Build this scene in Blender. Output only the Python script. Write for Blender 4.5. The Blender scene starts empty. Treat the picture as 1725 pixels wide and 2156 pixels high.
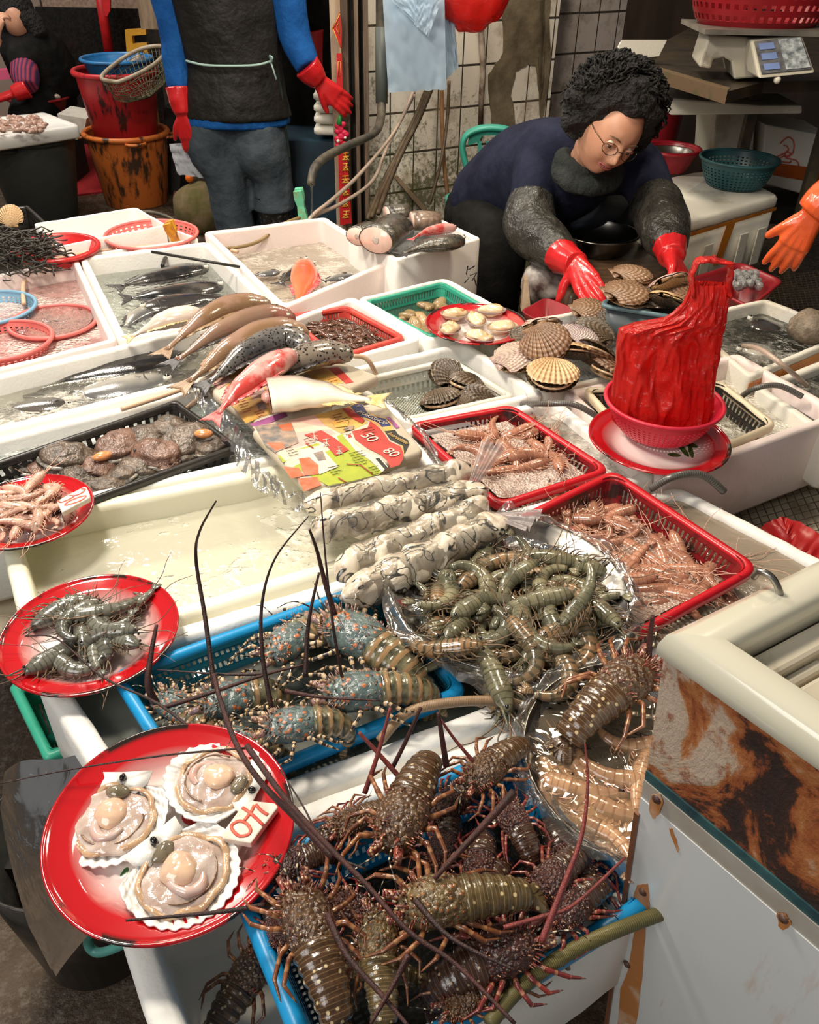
import bpy, math, random
from mathutils import Vector, Matrix, noise
PI = math.pi
R = math.radians
sc = bpy.context.scene
COL = sc.collection
rnd = random.Random(7)
# ---------------------------------------------------------------- camera
CAMZ, PITCH, ROLL, FPX = 1.55, 36.0, 1.2, 1760.0
cam = bpy.data.cameras.new('camera'); camo = bpy.data.objects.new('camera', cam); COL.objects.link(camo)
cam.sensor_fit = 'VERTICAL'; cam.sensor_height = 24.0; cam.lens = FPX / 2156 * 24.0
cam.clip_start = 0.02
CM = Matrix.Rotation(R(90 - PITCH), 4, 'X') @ Matrix.Rotation(R(ROLL), 4, 'Z')
camo.matrix_world = Matrix.Translation((0, 0, CAMZ)) @ CM
sc.camera = camo
# ---------------------------------------------------------------- light, world, exposure
sc.view_settings.view_transform = 'Standard'; sc.view_settings.look = 'None'
sc.view_settings.gamma = 1; sc.view_settings.use_curve_mapping = False
sc.view_settings.exposure = 0.0
sc.cycles.max_bounces = 10; sc.cycles.transparent_max_bounces = 24
sc.cycles.caustics_reflective = False; sc.cycles.caustics_refractive = False
W = bpy.data.worlds.new('world'); sc.world = W; W.use_nodes = True
W.node_tree.nodes['Background'].inputs[0].default_value = (0.95, 0.93, 0.9, 1)
W.node_tree.nodes['Background'].inputs[1].default_value = 0.15
def area(name, loc, target, sx, sy, power, col):
    l = bpy.data.lights.new(name, 'AREA'); l.shape = 'RECTANGLE'; l.size = sx; l.size_y = sy; l.energy = power; l.color = col
    o = bpy.data.objects.new(name, l); COL.objects.link(o); o.location = loc
    o.rotation_euler = (Vector(target) - Vector(loc)).to_track_quat('-Z', 'Y').to_euler(); return o
area('stall_lamp_light', (-0.75, 1.15, 2.35), (-0.35, 1.05, 0.7), 0.30, 0.30, 31, (1.0, 0.90, 0.76))
area('stall_lamp_light', (-1.0, 2.2, 2.4), (-0.7, 2.0, 0.7), 0.30, 0.30, 26, (1.0, 0.90, 0.76))
area('stall_lamp_light', (0.55, 1.9, 2.35), (0.45, 1.6, 0.7), 0.30, 0.30, 13, (1.0, 0.84, 0.62))
area('street_daylight', (-1.6, -1.0, 2.6), (-0.1, 1.0, 0.5), 1.4, 1.4, 36, (1.0, 0.97, 0.93))
area('aisle_daylight', (-2.6, 4.6, 2.9), (-1.6, 5.2, 0.3), 1.2, 1.2, 60, (1.0, 0.93, 0.84))
area('stall_lamp_light', (0.1, 3.1, 2.6), (0.1, 3.9, 0.9), 0.3, 0.3, 24, (1.0, 0.9, 0.74))
# ---------------------------------------------------------------- pixel -> world
def ray(px, py):
    return (CM.to_3x3() @ Vector((px - 862.5, 1078 - py, -FPX))).normalized()
def P(px, py, z=0.75):
    d = ray(px, py); t = (z - CAMZ) / d.z
    return Vector((0, 0, CAMZ)) + d * t
def PY(px, py, D):
    d = ray(px, py); return Vector((0, 0, CAMZ)) + d * (D / d.y)
U = Vector((0.87, 0.49, 0)).normalized(); V = Vector((-U.y, U.x, 0))
AZ = math.atan2(U.y, U.x)
# ---------------------------------------------------------------- geometry
class G:
    """collects vertices, faces and a surface coordinate st per vertex"""
    def __init__(s): s.v = []; s.f = []; s.st = []
    def add(s, vs, fs, st=None):
        b = len(s.v); s.v += [Vector(p) for p in vs]; s.f += [tuple(i + b for i in f) for f in fs]
        s.st += list(st) if st else [(0, 0)] * len(vs); return s
    def xf(s, m):
        s.v = [m @ p for p in s.v]; return s
    def join(s, g): return s.add(g.v, g.f, g.st)
    def jit(s, a, sc_=20, seed=0):
        for i, p in enumerate(s.v): s.v[i] = p + noise.noise_vector(p * sc_ + Vector((seed, 0, 0))) * a
        return s
def box(c, d, rz=0, g=None):
    g = g or G(); x, y, z = (k / 2 for k in d); m = Matrix.Translation(c) @ Matrix.Rotation(rz, 4, 'Z')
    vs = [m @ Vector(p) for p in ((-x,-y,-z),(x,-y,-z),(x,y,-z),(-x,y,-z),(-x,-y,z),(x,-y,z),(x,y,z),(-x,y,z))]
    return g.add(vs, [(0,3,2,1),(4,5,6,7),(0,1,5,4),(1,2,6,5),(2,3,7,6),(3,0,4,7)])
def prism(poly, z0, z1, g=None):
    g = g or G(); n = len(poly)
    vs = [(p[0], p[1], z0) for p in poly] + [(p[0], p[1], z1) for p in poly]
    return g.add(vs, [tuple(range(n))[::-1], tuple(range(n, 2*n))] + [(i, (i+1) % n, n+(i+1) % n, n+i) for i in range(n)])
def slab(pts, off, g=None):
    """polygon given in 3D, thickened along vector off"""
    g = g or G(); n = len(pts); off = Vector(off)
    return g.add([Vector(p) for p in pts] + [Vector(p) + off for p in pts], [tuple(range(n))[::-1], tuple(range(n, 2*n))] + [(i, (i+1) % n, n+(i+1) % n, n+i) for i in range(n)])
def smoothpath(pts, k=4, closed=False):
    pts = [Vector(p) for p in pts]; n = len(pts); out = []
    rng = range(n if closed else n - 1)
    for i in rng:
        if closed: a, b, c, d = pts[i-1], pts[i], pts[(i+1) % n], pts[(i+2) % n]
        else: a, b, c, d = pts[max(i-1, 0)], pts[i], pts[i+1], pts[min(i+2, n-1)]
        for j in range(k):
            t = j / k; out.append(0.5 * ((2*b) + (c-a)*t + (2*a-5*b+4*c-d)*t*t + (3*b-a-3*c+d)*t*t*t))
    if not closed: out.append(pts[-1])
    return out
def tube(pts, r, n=8, closed=False, flat=1.0, g=None, cap=True, up=None, prof=None):
    """swept tube; r number or list; flat squashes one axis; prof(theta) radius factor"""
    g = g or G(); pts = [Vector(p) for p in pts]; m = len(pts)
    if not hasattr(r, '__len__'): r = [r] * m
    if len(r) != m: r = [r[min(int(i/(m-1)*(len(r)-1)), len(r)-2)] * (1-(i/(m-1)*(len(r)-1)-min(int(i/(m-1)*(len(r)-1)), len(r)-2))) + r[min(int(i/(m-1)*(len(r)-1)), len(r)-2)+1] * (i/(m-1)*(len(r)-1)-min(int(i/(m-1)*(len(r)-1)), len(r)-2)) for i in range(m)]
    T = []
    for i in range(m):
        a = pts[(i-1) % m] if closed or i > 0 else pts[i]; b = pts[(i+1) % m] if closed or i < m-1 else pts[i]
        t = b - a; T.append(t.normalized() if t.length > 1e-9 else Vector((0, 0, 1)))
    u = Vector(up) if up else (Vector((0, 0, 1)) if abs(T[0].z) < 0.9 else Vector((1, 0, 0)))
    vs = []; st = []
    for i in range(m):
        if up: u = Vector(up)
        u = (u - T[i] * u.dot(T[i])); u = u.normalized() if u.length > 1e-6 else T[i].orthogonal().normalized(); w = T[i].cross(u)
        for k in range(n):
            a = 2*PI*k/n; q = prof(a) if prof else 1
            vs.append(pts[i] + (u * math.cos(a) * r[i] * flat + w * math.sin(a) * r[i]) * q); st.append((i/(m-1), k/n))
    fs = []
    for i in range(m if closed else m-1):
        j = (i+1) % m
        for k in range(n): fs.append((i*n+k, i*n+(k+1) % n, j*n+(k+1) % n, j*n+k))
    if cap and not closed: fs += [tuple(range(n))[::-1], tuple((m-1)*n+k for k in range(n))]
    return g.add(vs, fs, st)
def lathe(prof, n=48, c=(0, 0, 0), g=None, f=None):
    """profile [(r,z)...]; f(a,r,z)->(r,z) may modulate"""
    g = g or G(); m = len(prof); vs = []; st = []
    for i, (r, z) in enumerate(prof):
        for k in range(n):
            a = 2*PI*k/n; rr, zz = f(a, r, z) if f else (r, z)
            vs.append((c[0] + rr*math.cos(a), c[1] + rr*math.sin(a), c[2] + zz)); st.append((r, k/n))
    fs = [(i*n+k, i*n+(k+1) % n, (i+1)*n+(k+1) % n, (i+1)*n+k) for i in range(m-1) for k in range(n)]
    if prof[0][0] < 1e-3: pass
    return g.add(vs, fs, st)
def grid(fn, nu, nv, g=None, th=0.0):
    """surface fn(u,v) u,v in 0..1"""
    g = g or G(); vs = [fn(i/nu, j/nv) for j in range(nv+1) for i in range(nu+1)]; st = [(i/nu, j/nv) for j in range(nv+1) for i in range(nu+1)]
    fs = [(j*(nu+1)+i, j*(nu+1)+i+1, (j+1)*(nu+1)+i+1, (j+1)*(nu+1)+i) for j in range(nv) for i in range(nu)]
    return g.add(vs, fs, st)
def ball(c, r, n=12, m=8, g=None, fn=None):
    """ellipsoid, r scalar or triple"""
    g = g or G(); r = (r, r, r) if not hasattr(r, '__len__') else r; vs = []; st = []
    for i in range(m+1):
        th = PI*i/m
        for k in range(n):
            a = 2*PI*k/n; d = Vector((math.sin(th)*math.cos(a), math.sin(th)*math.sin(a), math.cos(th)))
            q = fn(d) if fn else 1
            vs.append(Vector(c) + Vector((d.x*r[0], d.y*r[1], d.z*r[2])) * q); st.append((i/m, k/n))
    return g.add(vs, [(i*n+k, (i+1)*n+k, (i+1)*n+(k+1) % n, i*n+(k+1) % n) for i in range(m) for k in range(n)], st)
def quadpt(q, u, v):
    """q = FL, FR, NR, NL; u along left->right, v from near to far"""
    fl, fr, nr, nl = q; return nl.lerp(nr, u).lerp(fl.lerp(fr, u), v)
def inset(q, d):
    c = sum(q, Vector()) / 4; n = 4; out = []
    for i in range(n):
        a, b, e = q[i-1], q[i], q[(i+1) % n]
        d1 = (a-b).normalized(); d2 = (e-b).normalized(); s = abs(d1.cross(d2).z) or 1
        out.append(b + (d1 + d2) * (d / s))
    return out
def rrect(q, rad, k=5):
    """rounded outline of a quad"""
    out = []
    for i in range(4):
        a, b, e = q[i-1], q[i], q[(i+1) % 4]; p0 = b + (a-b).normalized()*rad; p1 = b + (e-b).normalized()*rad
        for j in range(k+1):
            t = j/k; out.append(p0*(1-t)**2 + b*2*t*(1-t) + p1*t*t)
    return out
def resample(loop, step):
    out = []; n = len(loop)
    for i in range(n):
        a, b = loop[i], loop[(i+1) % n]; m = max(1, int((b-a).length/step))
        out += [a.lerp(b, j/m) for j in range(m)]
    return out
# ---------------------------------------------------------------- objects
def obj(name, g, m, parent=None, smooth=True, sub=0, bevel=0, solid=0, auto=None):
    """mesh object; geometry is in world space unless the parent is flagged local"""
    me = bpy.data.meshes.new(name); base = parent; vs = g.v
    root = parent
    while root is not None and root.parent is not None: root = root.parent
    loc = Vector((0, 0, 0))
    if parent is None:
        if vs:
            mn = Vector((min(p.x for p in vs), min(p.y for p in vs), min(p.z for p in vs))); mx = Vector((max(p.x for p in vs), max(p.y for p in vs), mn.z)); loc = (mn + mx) / 2
    elif not parent.get('loc_'): loc = Vector(parent.matrix_world.translation) if parent.parent is None else Vector(ORG[parent.name])
    me.from_pydata([tuple(p - loc) for p in vs], [], g.f)
    if any(s != (0, 0) for s in g.st[:200]):
        at = me.attributes.new('st', 'FLOAT_VECTOR', 'POINT')
        at.data.foreach_set('vector', [c for s in g.st for c in (s[0], s[1], 0.0)])
    me.materials.append(m)
    if smooth: me.shade_smooth() if hasattr(me, 'shade_smooth') else [setattr(p, 'use_smooth', True) for p in me.polygons]
    me.update(); o = bpy.data.objects.new(name, me); COL.objects.link(o)
    if parent is None: o.location = loc
    else: o.parent = parent
    ORG[o.name] = tuple(loc)
    if parent is not None and parent.get('loc_'): o['loc_'] = 1
    if solid: md = o.modifiers.new('solid', 'SOLIDIFY'); md.thickness = solid; md.offset = 0
    if bevel: md = o.modifiers.new('bevel', 'BEVEL'); md.width = bevel; md.segments = 2; md.limit_method = 'ANGLE'; md.angle_limit = R(40)
    if sub: md = o.modifiers.new('sub', 'SUBSURF'); md.levels = sub; md.render_levels = sub
    if smooth and auto:
        try: me.set_sharp_from_angle(angle=R(auto))
        except Exception: pass
    return o
ORG = {}
def tag(o, label=None, cat=None, group=None, kind=None):
    if label: o['label'] = label
    if cat: o['category'] = cat
    if group: o['group'] = group
    if kind: o['kind'] = kind
    return o
def thing(name, label, cat, loc=(0, 0, 0), group=None, local=False, rot=None, scale=None):
    o = bpy.data.objects.new(name, None); COL.objects.link(o); o.location = loc; o.empty_display_size = 0.02
    if local: o['loc_'] = 1
    if rot: o.rotation_euler = rot
    if scale: o.scale = (scale,)*3
    ORG[o.name] = tuple(loc); o.matrix_world = Matrix.Translation(loc) if not rot else o.matrix_basis
    return tag(o, label, cat, group)
def struct(name, g, m, **k): return tag(obj(name, g, m, **k), kind='structure')
def single(name, g, m, label, cat, group=None, **k): return tag(obj(name, g, m, **k), label, cat, group)
KIDS = {}
def dup(root, M4, label, group=None, cat=None):
    if root.name not in KIDS: KIDS[root.name] = [(c, [d for d in c.children]) for c in root.children]
    r = root.copy(); COL.objects.link(r); r.matrix_world = M4
    r['label'] = label
    if group: r['group'] = group
    if cat: r['category'] = cat
    for c, ds in KIDS[root.name]:
        k = c.copy(); COL.objects.link(k); k.parent = r
        for d in ds:
            e = d.copy(); COL.objects.link(e); e.parent = k
    return r
def place(loc, rz=0, rx=0, ry=0, s=1.0):
    S = Matrix.Diagonal((s, s, s, 1)) if not hasattr(s, '__len__') else Matrix.Diagonal((*s, 1))
    return Matrix.Translation(loc) @ Matrix.Rotation(rz, 4, 'Z') @ Matrix.Rotation(ry, 4, 'Y') @ Matrix.Rotation(rx, 4, 'X') @ S
def kill(root):
    for c in list(root.children):
        for d in list(c.children): bpy.data.objects.remove(d)
        bpy.data.objects.remove(c)
    bpy.data.objects.remove(root)
# ---------------------------------------------------------------- materials
def nt(name):
    m = bpy.data.materials.new(name); m.use_nodes = True; t = m.node_tree; t.nodes.clear()
    o = t.nodes.new('ShaderNodeOutputMaterial'); return m, t, o
def N(t, typ, **k):
    n = t.nodes.new(typ)
    for a, b in k.items(): setattr(n, a, b)
    return n
def ramp(t, fac, stops, interp='LINEAR'):
    r = N(t, 'ShaderNodeValToRGB'); r.color_ramp.interpolation = interp; e = r.color_ramp.elements
    while len(e) < len(stops): e.new(0.5)
    for q, (p, c) in zip(e, stops):
        q.position = p; q.color = (*c, 1) if hasattr(c, '__len__') else (c, c, c, 1)
    t.links.new(fac, r.inputs[0]); return r.outputs[0]
def mixc(t, fac, a, b, typ='MIX'):
    n = N(t, 'ShaderNodeMix', data_type='RGBA', blend_type=typ)
    for s, x in ((n.inputs[0], fac), (n.inputs[6], a), (n.inputs[7], b)):
        if hasattr(x, 'links'): t.links.new(x, s)
        elif hasattr(x, '__len__'): s.default_value = (*x, 1)
        else: s.default_value = x
    return n.outputs[2]
def coords(t, kind='Object', scale=None, rand=True):
    c = N(t, 'ShaderNodeTexCoord').outputs[kind]
    if rand:
        oi = N(t, 'ShaderNodeObjectInfo'); ad = N(t, 'ShaderNodeVectorMath', operation='ADD'); ml = N(t, 'ShaderNodeVectorMath', operation='SCALE'); ml.inputs[0].default_value = (13, 7, 5)
        t.links.new(oi.outputs['Random'], ml.inputs['Scale']); t.links.new(c, ad.inputs[0]); t.links.new(ml.outputs[0], ad.inputs[1]); c = ad.outputs[0]
    if scale:
        mp = N(t, 'ShaderNodeMapping'); mp.inputs['Scale'].default_value = scale; t.links.new(c, mp.inputs[0]); c = mp.outputs[0]
    return c
def noiset(t, vec, scale, detail=4, rough=0.55, dist=0):
    n = N(t, 'ShaderNodeTexNoise'); n.inputs['Scale'].default_value = scale; n.inputs['Detail'].default_value = detail
    n.inputs['Roughness'].default_value = rough; n.inputs['Distortion'].default_value = dist; t.links.new(vec, n.inputs['Vector']); return n.outputs[0]
def voro(t, vec, scale, out=0, feature='F1', rand=1.0):
    n = N(t, 'ShaderNodeTexVoronoi', feature=feature); n.inputs['Scale'].default_value = scale; n.inputs['Randomness'].default_value = rand
    t.links.new(vec, n.inputs['Vector']); return n.outputs[out]
def stattr(t): return N(t, 'ShaderNodeAttribute', attribute_name='st').outputs['Vector']
def sep(t, v):
    n = N(t, 'ShaderNodeSeparateXYZ'); t.links.new(v, n.inputs[0]); return n.outputs
def mathn(t, op, a, b=0.0, clamp=False):
    n = N(t, 'ShaderNodeMath', operation=op); n.use_clamp = clamp
    for s, x in ((n.inputs[0], a), (n.inputs[1], b)):
        if hasattr(x, 'links'): t.links.new(x, s)
        else: s.default_value = x
    return n.outputs[0]
def bsdf(t, o, col, rough=0.5, metal=0, coat=0, bump=None, bs=0.3, bd=0.002, spec=0.5, sss=0, sscol=None, trans=0, alpha=1.0, em=None):
    b = N(t, 'ShaderNodeBsdfPrincipled'); t.links.new(b.outputs[0], o.inputs[0])
    def st(k, x):
        s = b.inputs[k]
        if hasattr(x, 'links'): t.links.new(x, s)
        elif hasattr(x, '__len__'): s.default_value = (*x, 1)
        else: s.default_value = x
    st('Base Color', col); st('Roughness', rough); st('Metallic', metal); st('Coat Weight', coat); st('Specular IOR Level', spec); st('Transmission Weight', trans); st('Alpha', alpha)
    if coat: b.inputs['Coat Roughness'].default_value = 0.06
    if sss: st('Subsurface Weight', sss); b.inputs['Subsurface Radius'].default_value = (0.02, 0.01, 0.008); b.inputs['Subsurface Scale'].default_value = 0.4
    if em: b.inputs['Emission Color'].default_value = (*em[0], 1); b.inputs['Emission Strength'].default_value = em[1]
    if bump is not None:
        n = N(t, 'ShaderNodeBump'); n.inputs['Strength'].default_value = bs; n.inputs['Distance'].default_value = bd; t.links.new(bump, n.inputs['Height']); t.links.new(n.outputs[0], b.inputs['Normal'])
        if coat: t.links.new(n.outputs[0], b.inputs['Coat Normal'])
    return b
def mat(name, c1, c2=None, sc_=10, rough=0.5, bs=0.0, bsc=40, bd=0.003, pos=(0.35, 0.65), stretch=None, det=5, dist=0, c3=None, vary=0, **k):
    """general mottled surface: two or three colours mixed by noise, noise bump"""
    m, t, o = nt(name); co = coords(t, 'Object', stretch)
    col = c1
    if c2:
        f = noiset(t, co, sc_, det, 0.6, dist); stops = [(pos[0], c1), (pos[1], c2)] + ([(min(pos[1]+0.12, 1), c3)] if c3 else [])
        col = ramp(t, f, stops)
    if vary:
        oi = N(t, 'ShaderNodeObjectInfo'); h = N(t, 'ShaderNodeHueSaturation'); h.inputs['Value'].default_value = 1
        t.links.new(mathn(t, 'ADD', mathn(t, 'MULTIPLY', oi.outputs['Random'], vary), 1-vary/2), h.inputs['Value'])
        if hasattr(col, 'links'): t.links.new(col, h.inputs['Color'])
        else: h.inputs['Color'].default_value = (*col, 1)
        col = h.outputs[0]
    bsdf(t, o, col, rough, bump=noiset(t, co, bsc, 4) if bs else None, bs=bs, bd=bd, **k); return m
def stained(name, c, stain, sc_=6, amt=0.62, rough=0.5, stretch=(1, 1, 1), soft=0.12, **k):
    """clean colour with blotches of dirt of their own shape"""
    return mat(name, c, stain, sc_, rough, pos=(amt, amt+soft), stretch=stretch, **k)
def water(name, tint=(0.85, 0.9, 0.88), murk=(0.5, 0.55, 0.5), fac=0.35, foam=0.0, fcol=(0.9, 0.87, 0.82), wsc=28, bs=0.6, bub=60, foff=0.5):
    m, t, o = nt(name); co = coords(t, 'Object')
    tr = N(t, 'ShaderNodeBsdfTransparent'); tr.inputs[0].default_value = (*tint, 1)
    df = N(t, 'ShaderNodeBsdfDiffuse'); df.inputs[0].default_value = (*murk, 1)
    mx = N(t, 'ShaderNodeMixShader'); mx.inputs[0].default_value = fac; t.links.new(tr.outputs[0], mx.inputs[1]); t.links.new(df.outputs[0], mx.inputs[2])
    base = mx.outputs[0]; n1 = noiset(t, co, wsc, 3, 0.5, 0.6); h = n1
    if foam:
        fv = voro(t, co, bub, 0); big = noiset(t, co, 7, 3)
        fm = ramp(t, mathn(t, 'ADD', big, mathn(t, 'MULTIPLY', noiset(t, co, 60, 3), 0.35)), [(foff+0.16, 0.0), (foff+0.30, foam)])
        fd = N(t, 'ShaderNodeBsdfPrincipled'); fd.inputs['Roughness'].default_value = 0.2
        t.links.new(ramp(t, fv, [(0.05, tuple(c*0.55 for c in fcol)), (0.55, fcol)]), fd.inputs['Base Color'])
        m2 = N(t, 'ShaderNodeMixShader'); t.links.new(fm, m2.inputs[0]); t.links.new(base, m2.inputs[1]); t.links.new(fd.outputs[0], m2.inputs[2]); base = m2.outputs[0]
        h = mathn(t, 'ADD', n1, mathn(t, 'MULTIPLY', mathn(t, 'MULTIPLY', fv, fm), 1.5))
        bb = N(t, 'ShaderNodeBump'); bb.inputs['Strength'].default_value = 0.8; bb.inputs['Distance'].default_value = 0.004; t.links.new(h, bb.inputs['Height']); t.links.new(bb.outputs[0], fd.inputs['Normal'])
    b = N(t, 'ShaderNodeBump'); b.inputs['Strength'].default_value = bs; b.inputs['Distance'].default_value = 0.01; t.links.new(h, b.inputs['Height'])
    gl = N(t, 'ShaderNodeBsdfGlossy'); gl.inputs['Roughness'].default_value = 0.04; t.links.new(b.outputs[0], gl.inputs['Normal'])
    fr = N(t, 'ShaderNodeFresnel'); fr.inputs[0].default_value = 1.33; t.links.new(b.outputs[0], fr.inputs['Normal'])
    m3 = N(t, 'ShaderNodeMixShader'); t.links.new(mathn(t, 'MULTIPLY', fr.outputs[0], 1.6, True), m3.inputs[0]); t.links.new(base, m3.inputs[1]); t.links.new(gl.outputs[0], m3.inputs[2])
    t.links.new(m3.outputs[0], o.inputs[0]); return m
def film(name, tint=(0.9, 0.9, 0.9), body=(0.8, 0.8, 0.78), fac=0.12, rough=0.12, bsc=25, bs=0.5, gain=2.2):
    """thin plastic film"""
    m, t, o = nt(name); co = coords(t, 'Object')
    tr = N(t, 'ShaderNodeBsdfTransparent'); tr.inputs[0].default_value = (*tint, 1)
    df = N(t, 'ShaderNodeBsdfDiffuse'); df.inputs[0].default_value = (*body, 1); tl = N(t, 'ShaderNodeBsdfTranslucent'); tl.inputs[0].default_value = (*body, 1)
    ms = N(t, 'ShaderNodeMixShader'); ms.inputs[0].default_value = 0.5; t.links.new(df.outputs[0], ms.inputs[1]); t.links.new(tl.outputs[0], ms.inputs[2])
    mx = N(t, 'ShaderNodeMixShader'); mx.inputs[0].default_value = fac; t.links.new(tr.outputs[0], mx.inputs[1]); t.links.new(ms.outputs[0], mx.inputs[2])
    b = N(t, 'ShaderNodeBump'); b.inputs['Strength'].default_value = bs; b.inputs['Distance'].default_value = 0.012; t.links.new(noiset(t, co, bsc, 4, 0.5, 1.2), b.inputs['Height'])
    gl = N(t, 'ShaderNodeBsdfGlossy'); gl.inputs['Roughness'].default_value = rough; t.links.new(b.outputs[0], gl.inputs['Normal'])
    fr = N(t, 'ShaderNodeFresnel'); fr.inputs[0].default_value = 1.4; t.links.new(b.outputs[0], fr.inputs['Normal'])
    m3 = N(t, 'ShaderNodeMixShader'); t.links.new(mathn(t, 'MULTIPLY', fr.outputs[0], gain, True), m3.inputs[0]); t.links.new(mx.outputs[0], m3.inputs[1]); t.links.new(gl.outputs[0], m3.inputs[2])
    t.links.new(m3.outputs[0], o.inputs[0]); return m
M = {}
M['foam'] = stained('styrofoam', (0.88, 0.86, 0.81), (0.70, 0.62, 0.50), 9, 0.62, 0.6, soft=0.2, bs=0.35, bsc=160, bd=0.002)
M['foam_dirty'] = stained('dirty_styrofoam', (0.74, 0.71, 0.62), (0.42, 0.35, 0.24), 7, 0.55, 0.65, soft=0.2, bs=0.35, bsc=120, bd=0.002)
M['foam_pink'] = stained('pinkish_styrofoam', (0.85, 0.72, 0.68), (0.72, 0.58, 0.52), 5, 0.6, 0.6, bs=0.3, bsc=160, bd=0.002)
M['foam_cream'] = stained('cream_styrofoam', (0.86, 0.83, 0.66), (0.74, 0.62, 0.38), 4, 0.66, 0.5, bs=0.2, bsc=120, bd=0.002)
M['blue'] = stained('blue_plastic', (0.008, 0.27, 0.58), (0.16, 0.20, 0.16), 14, 0.66, 0.35, bs=0.1, bsc=60)
M['teal'] = stained('dull_teal_plastic', (0.01, 0.17, 0.25), (0.07, 0.12, 0.10), 14, 0.62, 0.35, bs=0.1, bsc=60)
M['red_pl'] = stained('red_plastic', (0.52, 0.01, 0.018), (0.04, 0.008, 0.008), 22, 0.64, 0.3, soft=0.05, bs=0.15, bsc=60)
M['red_in'] = stained('dark_red_plastic', (0.22, 0.008, 0.012), (0.03, 0.006, 0.006), 22, 0.5, 0.35, soft=0.1, bs=0.15, bsc=60)
M['coral'] = mat('coral_red_plastic', (0.75, 0.09, 0.06), (0.62, 0.06, 0.05), 12, 0.4)
M['pink_col'] = mat('salmon_plastic', (0.78, 0.20, 0.17), (0.68, 0.14, 0.13), 12, 0.4)
M['black'] = mat('black_plastic', (0.012, 0.011, 0.010), (0.035, 0.03, 0.026), 20, 0.32, bs=0.15, bsc=60)
M['green'] = mat('green_plastic', (0.05, 0.42, 0.28), (0.03, 0.32, 0.22), 12, 0.4)
M['ltblue'] = mat('pale_blue_plastic', (0.22, 0.42, 0.58), (0.16, 0.34, 0.5), 12, 0.4)
M['white_pl'] = mat('white_plastic', (0.78, 0.76, 0.68), (0.66, 0.62, 0.5), 12, 0.4)
M['beige_pl'] = stained('beige_plastic', (0.70, 0.60, 0.42), (0.30, 0.20, 0.10), 18, 0.62, 0.4)
M['steel'] = mat('steel', (0.40, 0.38, 0.35), (0.28, 0.26, 0.24), 20, 0.32, metal=1)
M['dark'] = mat('dark_grime_and_shade', (0.012, 0.011, 0.010), (0.035, 0.028, 0.022), 9, 0.7)
M['film'] = film('clear_plastic_film', (0.94, 0.93, 0.91), (0.8, 0.77, 0.72), 0.12, 0.16, 12, 0.18, 0.7)
M['ice'] = film('crushed_ice', (0.85, 0.87, 0.88), (0.62, 0.64, 0.66), 0.5, 0.1, 90, 1.0, 2.0)
# ================================================================ builders for containers
def outline(q, rad, k=4, m=8):
    out = []
    for i in range(4):
        a, b, e = q[i-1], q[i], q[(i+1) % 4]; p0 = b + (a-b).normalized()*rad; p1 = b + (e-b).normalized()*rad
        for j in range(k+1):
            t = j/k; out.append(p0*(1-t)**2 + b*2*t*(1-t) + p1*t*t)
        nx = q[(i+1) % 4]; pn = nx + (b-nx).normalized()*rad
        for j in range(1, m): out.append(p1.lerp(pn, j/m))
    return out
def rings(q, prof, rad=0.012, k=4, m=8, jit=0.0, cap0=True, cap1=True, seed=0, g=None):
    """stack of outlines: prof = [(inset, dz, radius add)]"""
    g = g or G(); n = None; b0 = len(g.v); vs = []
    for d, z in prof:
        o = outline(inset(q, d), max(0.002, rad - d*0.3), k, m); n = len(o)
        vs += [Vector((p.x, p.y, p.z + z)) for p in o]
    if jit: vs = [p + noise.noise_vector(p*28 + Vector((seed, 3, 1)))*jit + noise.noise_vector(p*7 + Vector((seed, 9, 1)))*jit for p in vs]
    fs = [(i*n+j, i*n+(j+1) % n, (i+1)*n+(j+1) % n, (i+1)*n+j) for i in range(len(prof)-1) for j in range(n)]
    if cap0: fs.append(tuple(range(n))[::-1])
    if cap1: fs.append(tuple((len(prof)-1)*n+j for j in range(n)))
    return g.add(vs, fs)
def QZ(pts, z=0.75): return [P(x, y, z) for x, y in pts]
def foam_box(pts, label, z=0.75, h=0.17, t=0.022, floor=0.03, m='foam', rad=0.02, jit=0.0012, tape=None, fz=None, group=None):
    q = QZ(pts, z) if not isinstance(pts[0], Vector) else pts
    T = thing('foam_box', label, 'box', tuple((q[0]+q[2])/2 - Vector((0, 0, h))), group)
    e = t*0.28
    prof = [(0.006, -h), (0.0, -h+0.01), (0.0, -h*0.5), (0.0, -e), (e*0.4, -e*0.25), (e, 0), (t-e, 0), (t-e*0.3, -e*0.4), (t, -e*1.4), (t+0.003, -h*0.5), (t+0.008, -h+floor+0.008), (t+0.02, -h+floor)]
    obj('shell', rings(q, prof, rad, 5, 26, jit, seed=rnd.random()*50), M[m], T)
    return T, q
def fill(q, dz, ins, m, name, label, cat, amp=0.0, n=60, wav=18, kind=None, parent=None, sc_=1.0):
    """water / ice surface inside a container"""
    qi = inset(q, ins)
    def f(u, v):
        p = quadpt(qi, u, v); a = noise.noise(p*wav)*amp + noise.noise(p*wav*3.1)*amp*0.35
        return Vector((p.x, p.y, p.z + dz + a))
    g = grid(f, n, n)
    o = obj(name, g, m, parent)
    if parent is None: tag(o, label, cat, kind=kind)
    return o
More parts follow.
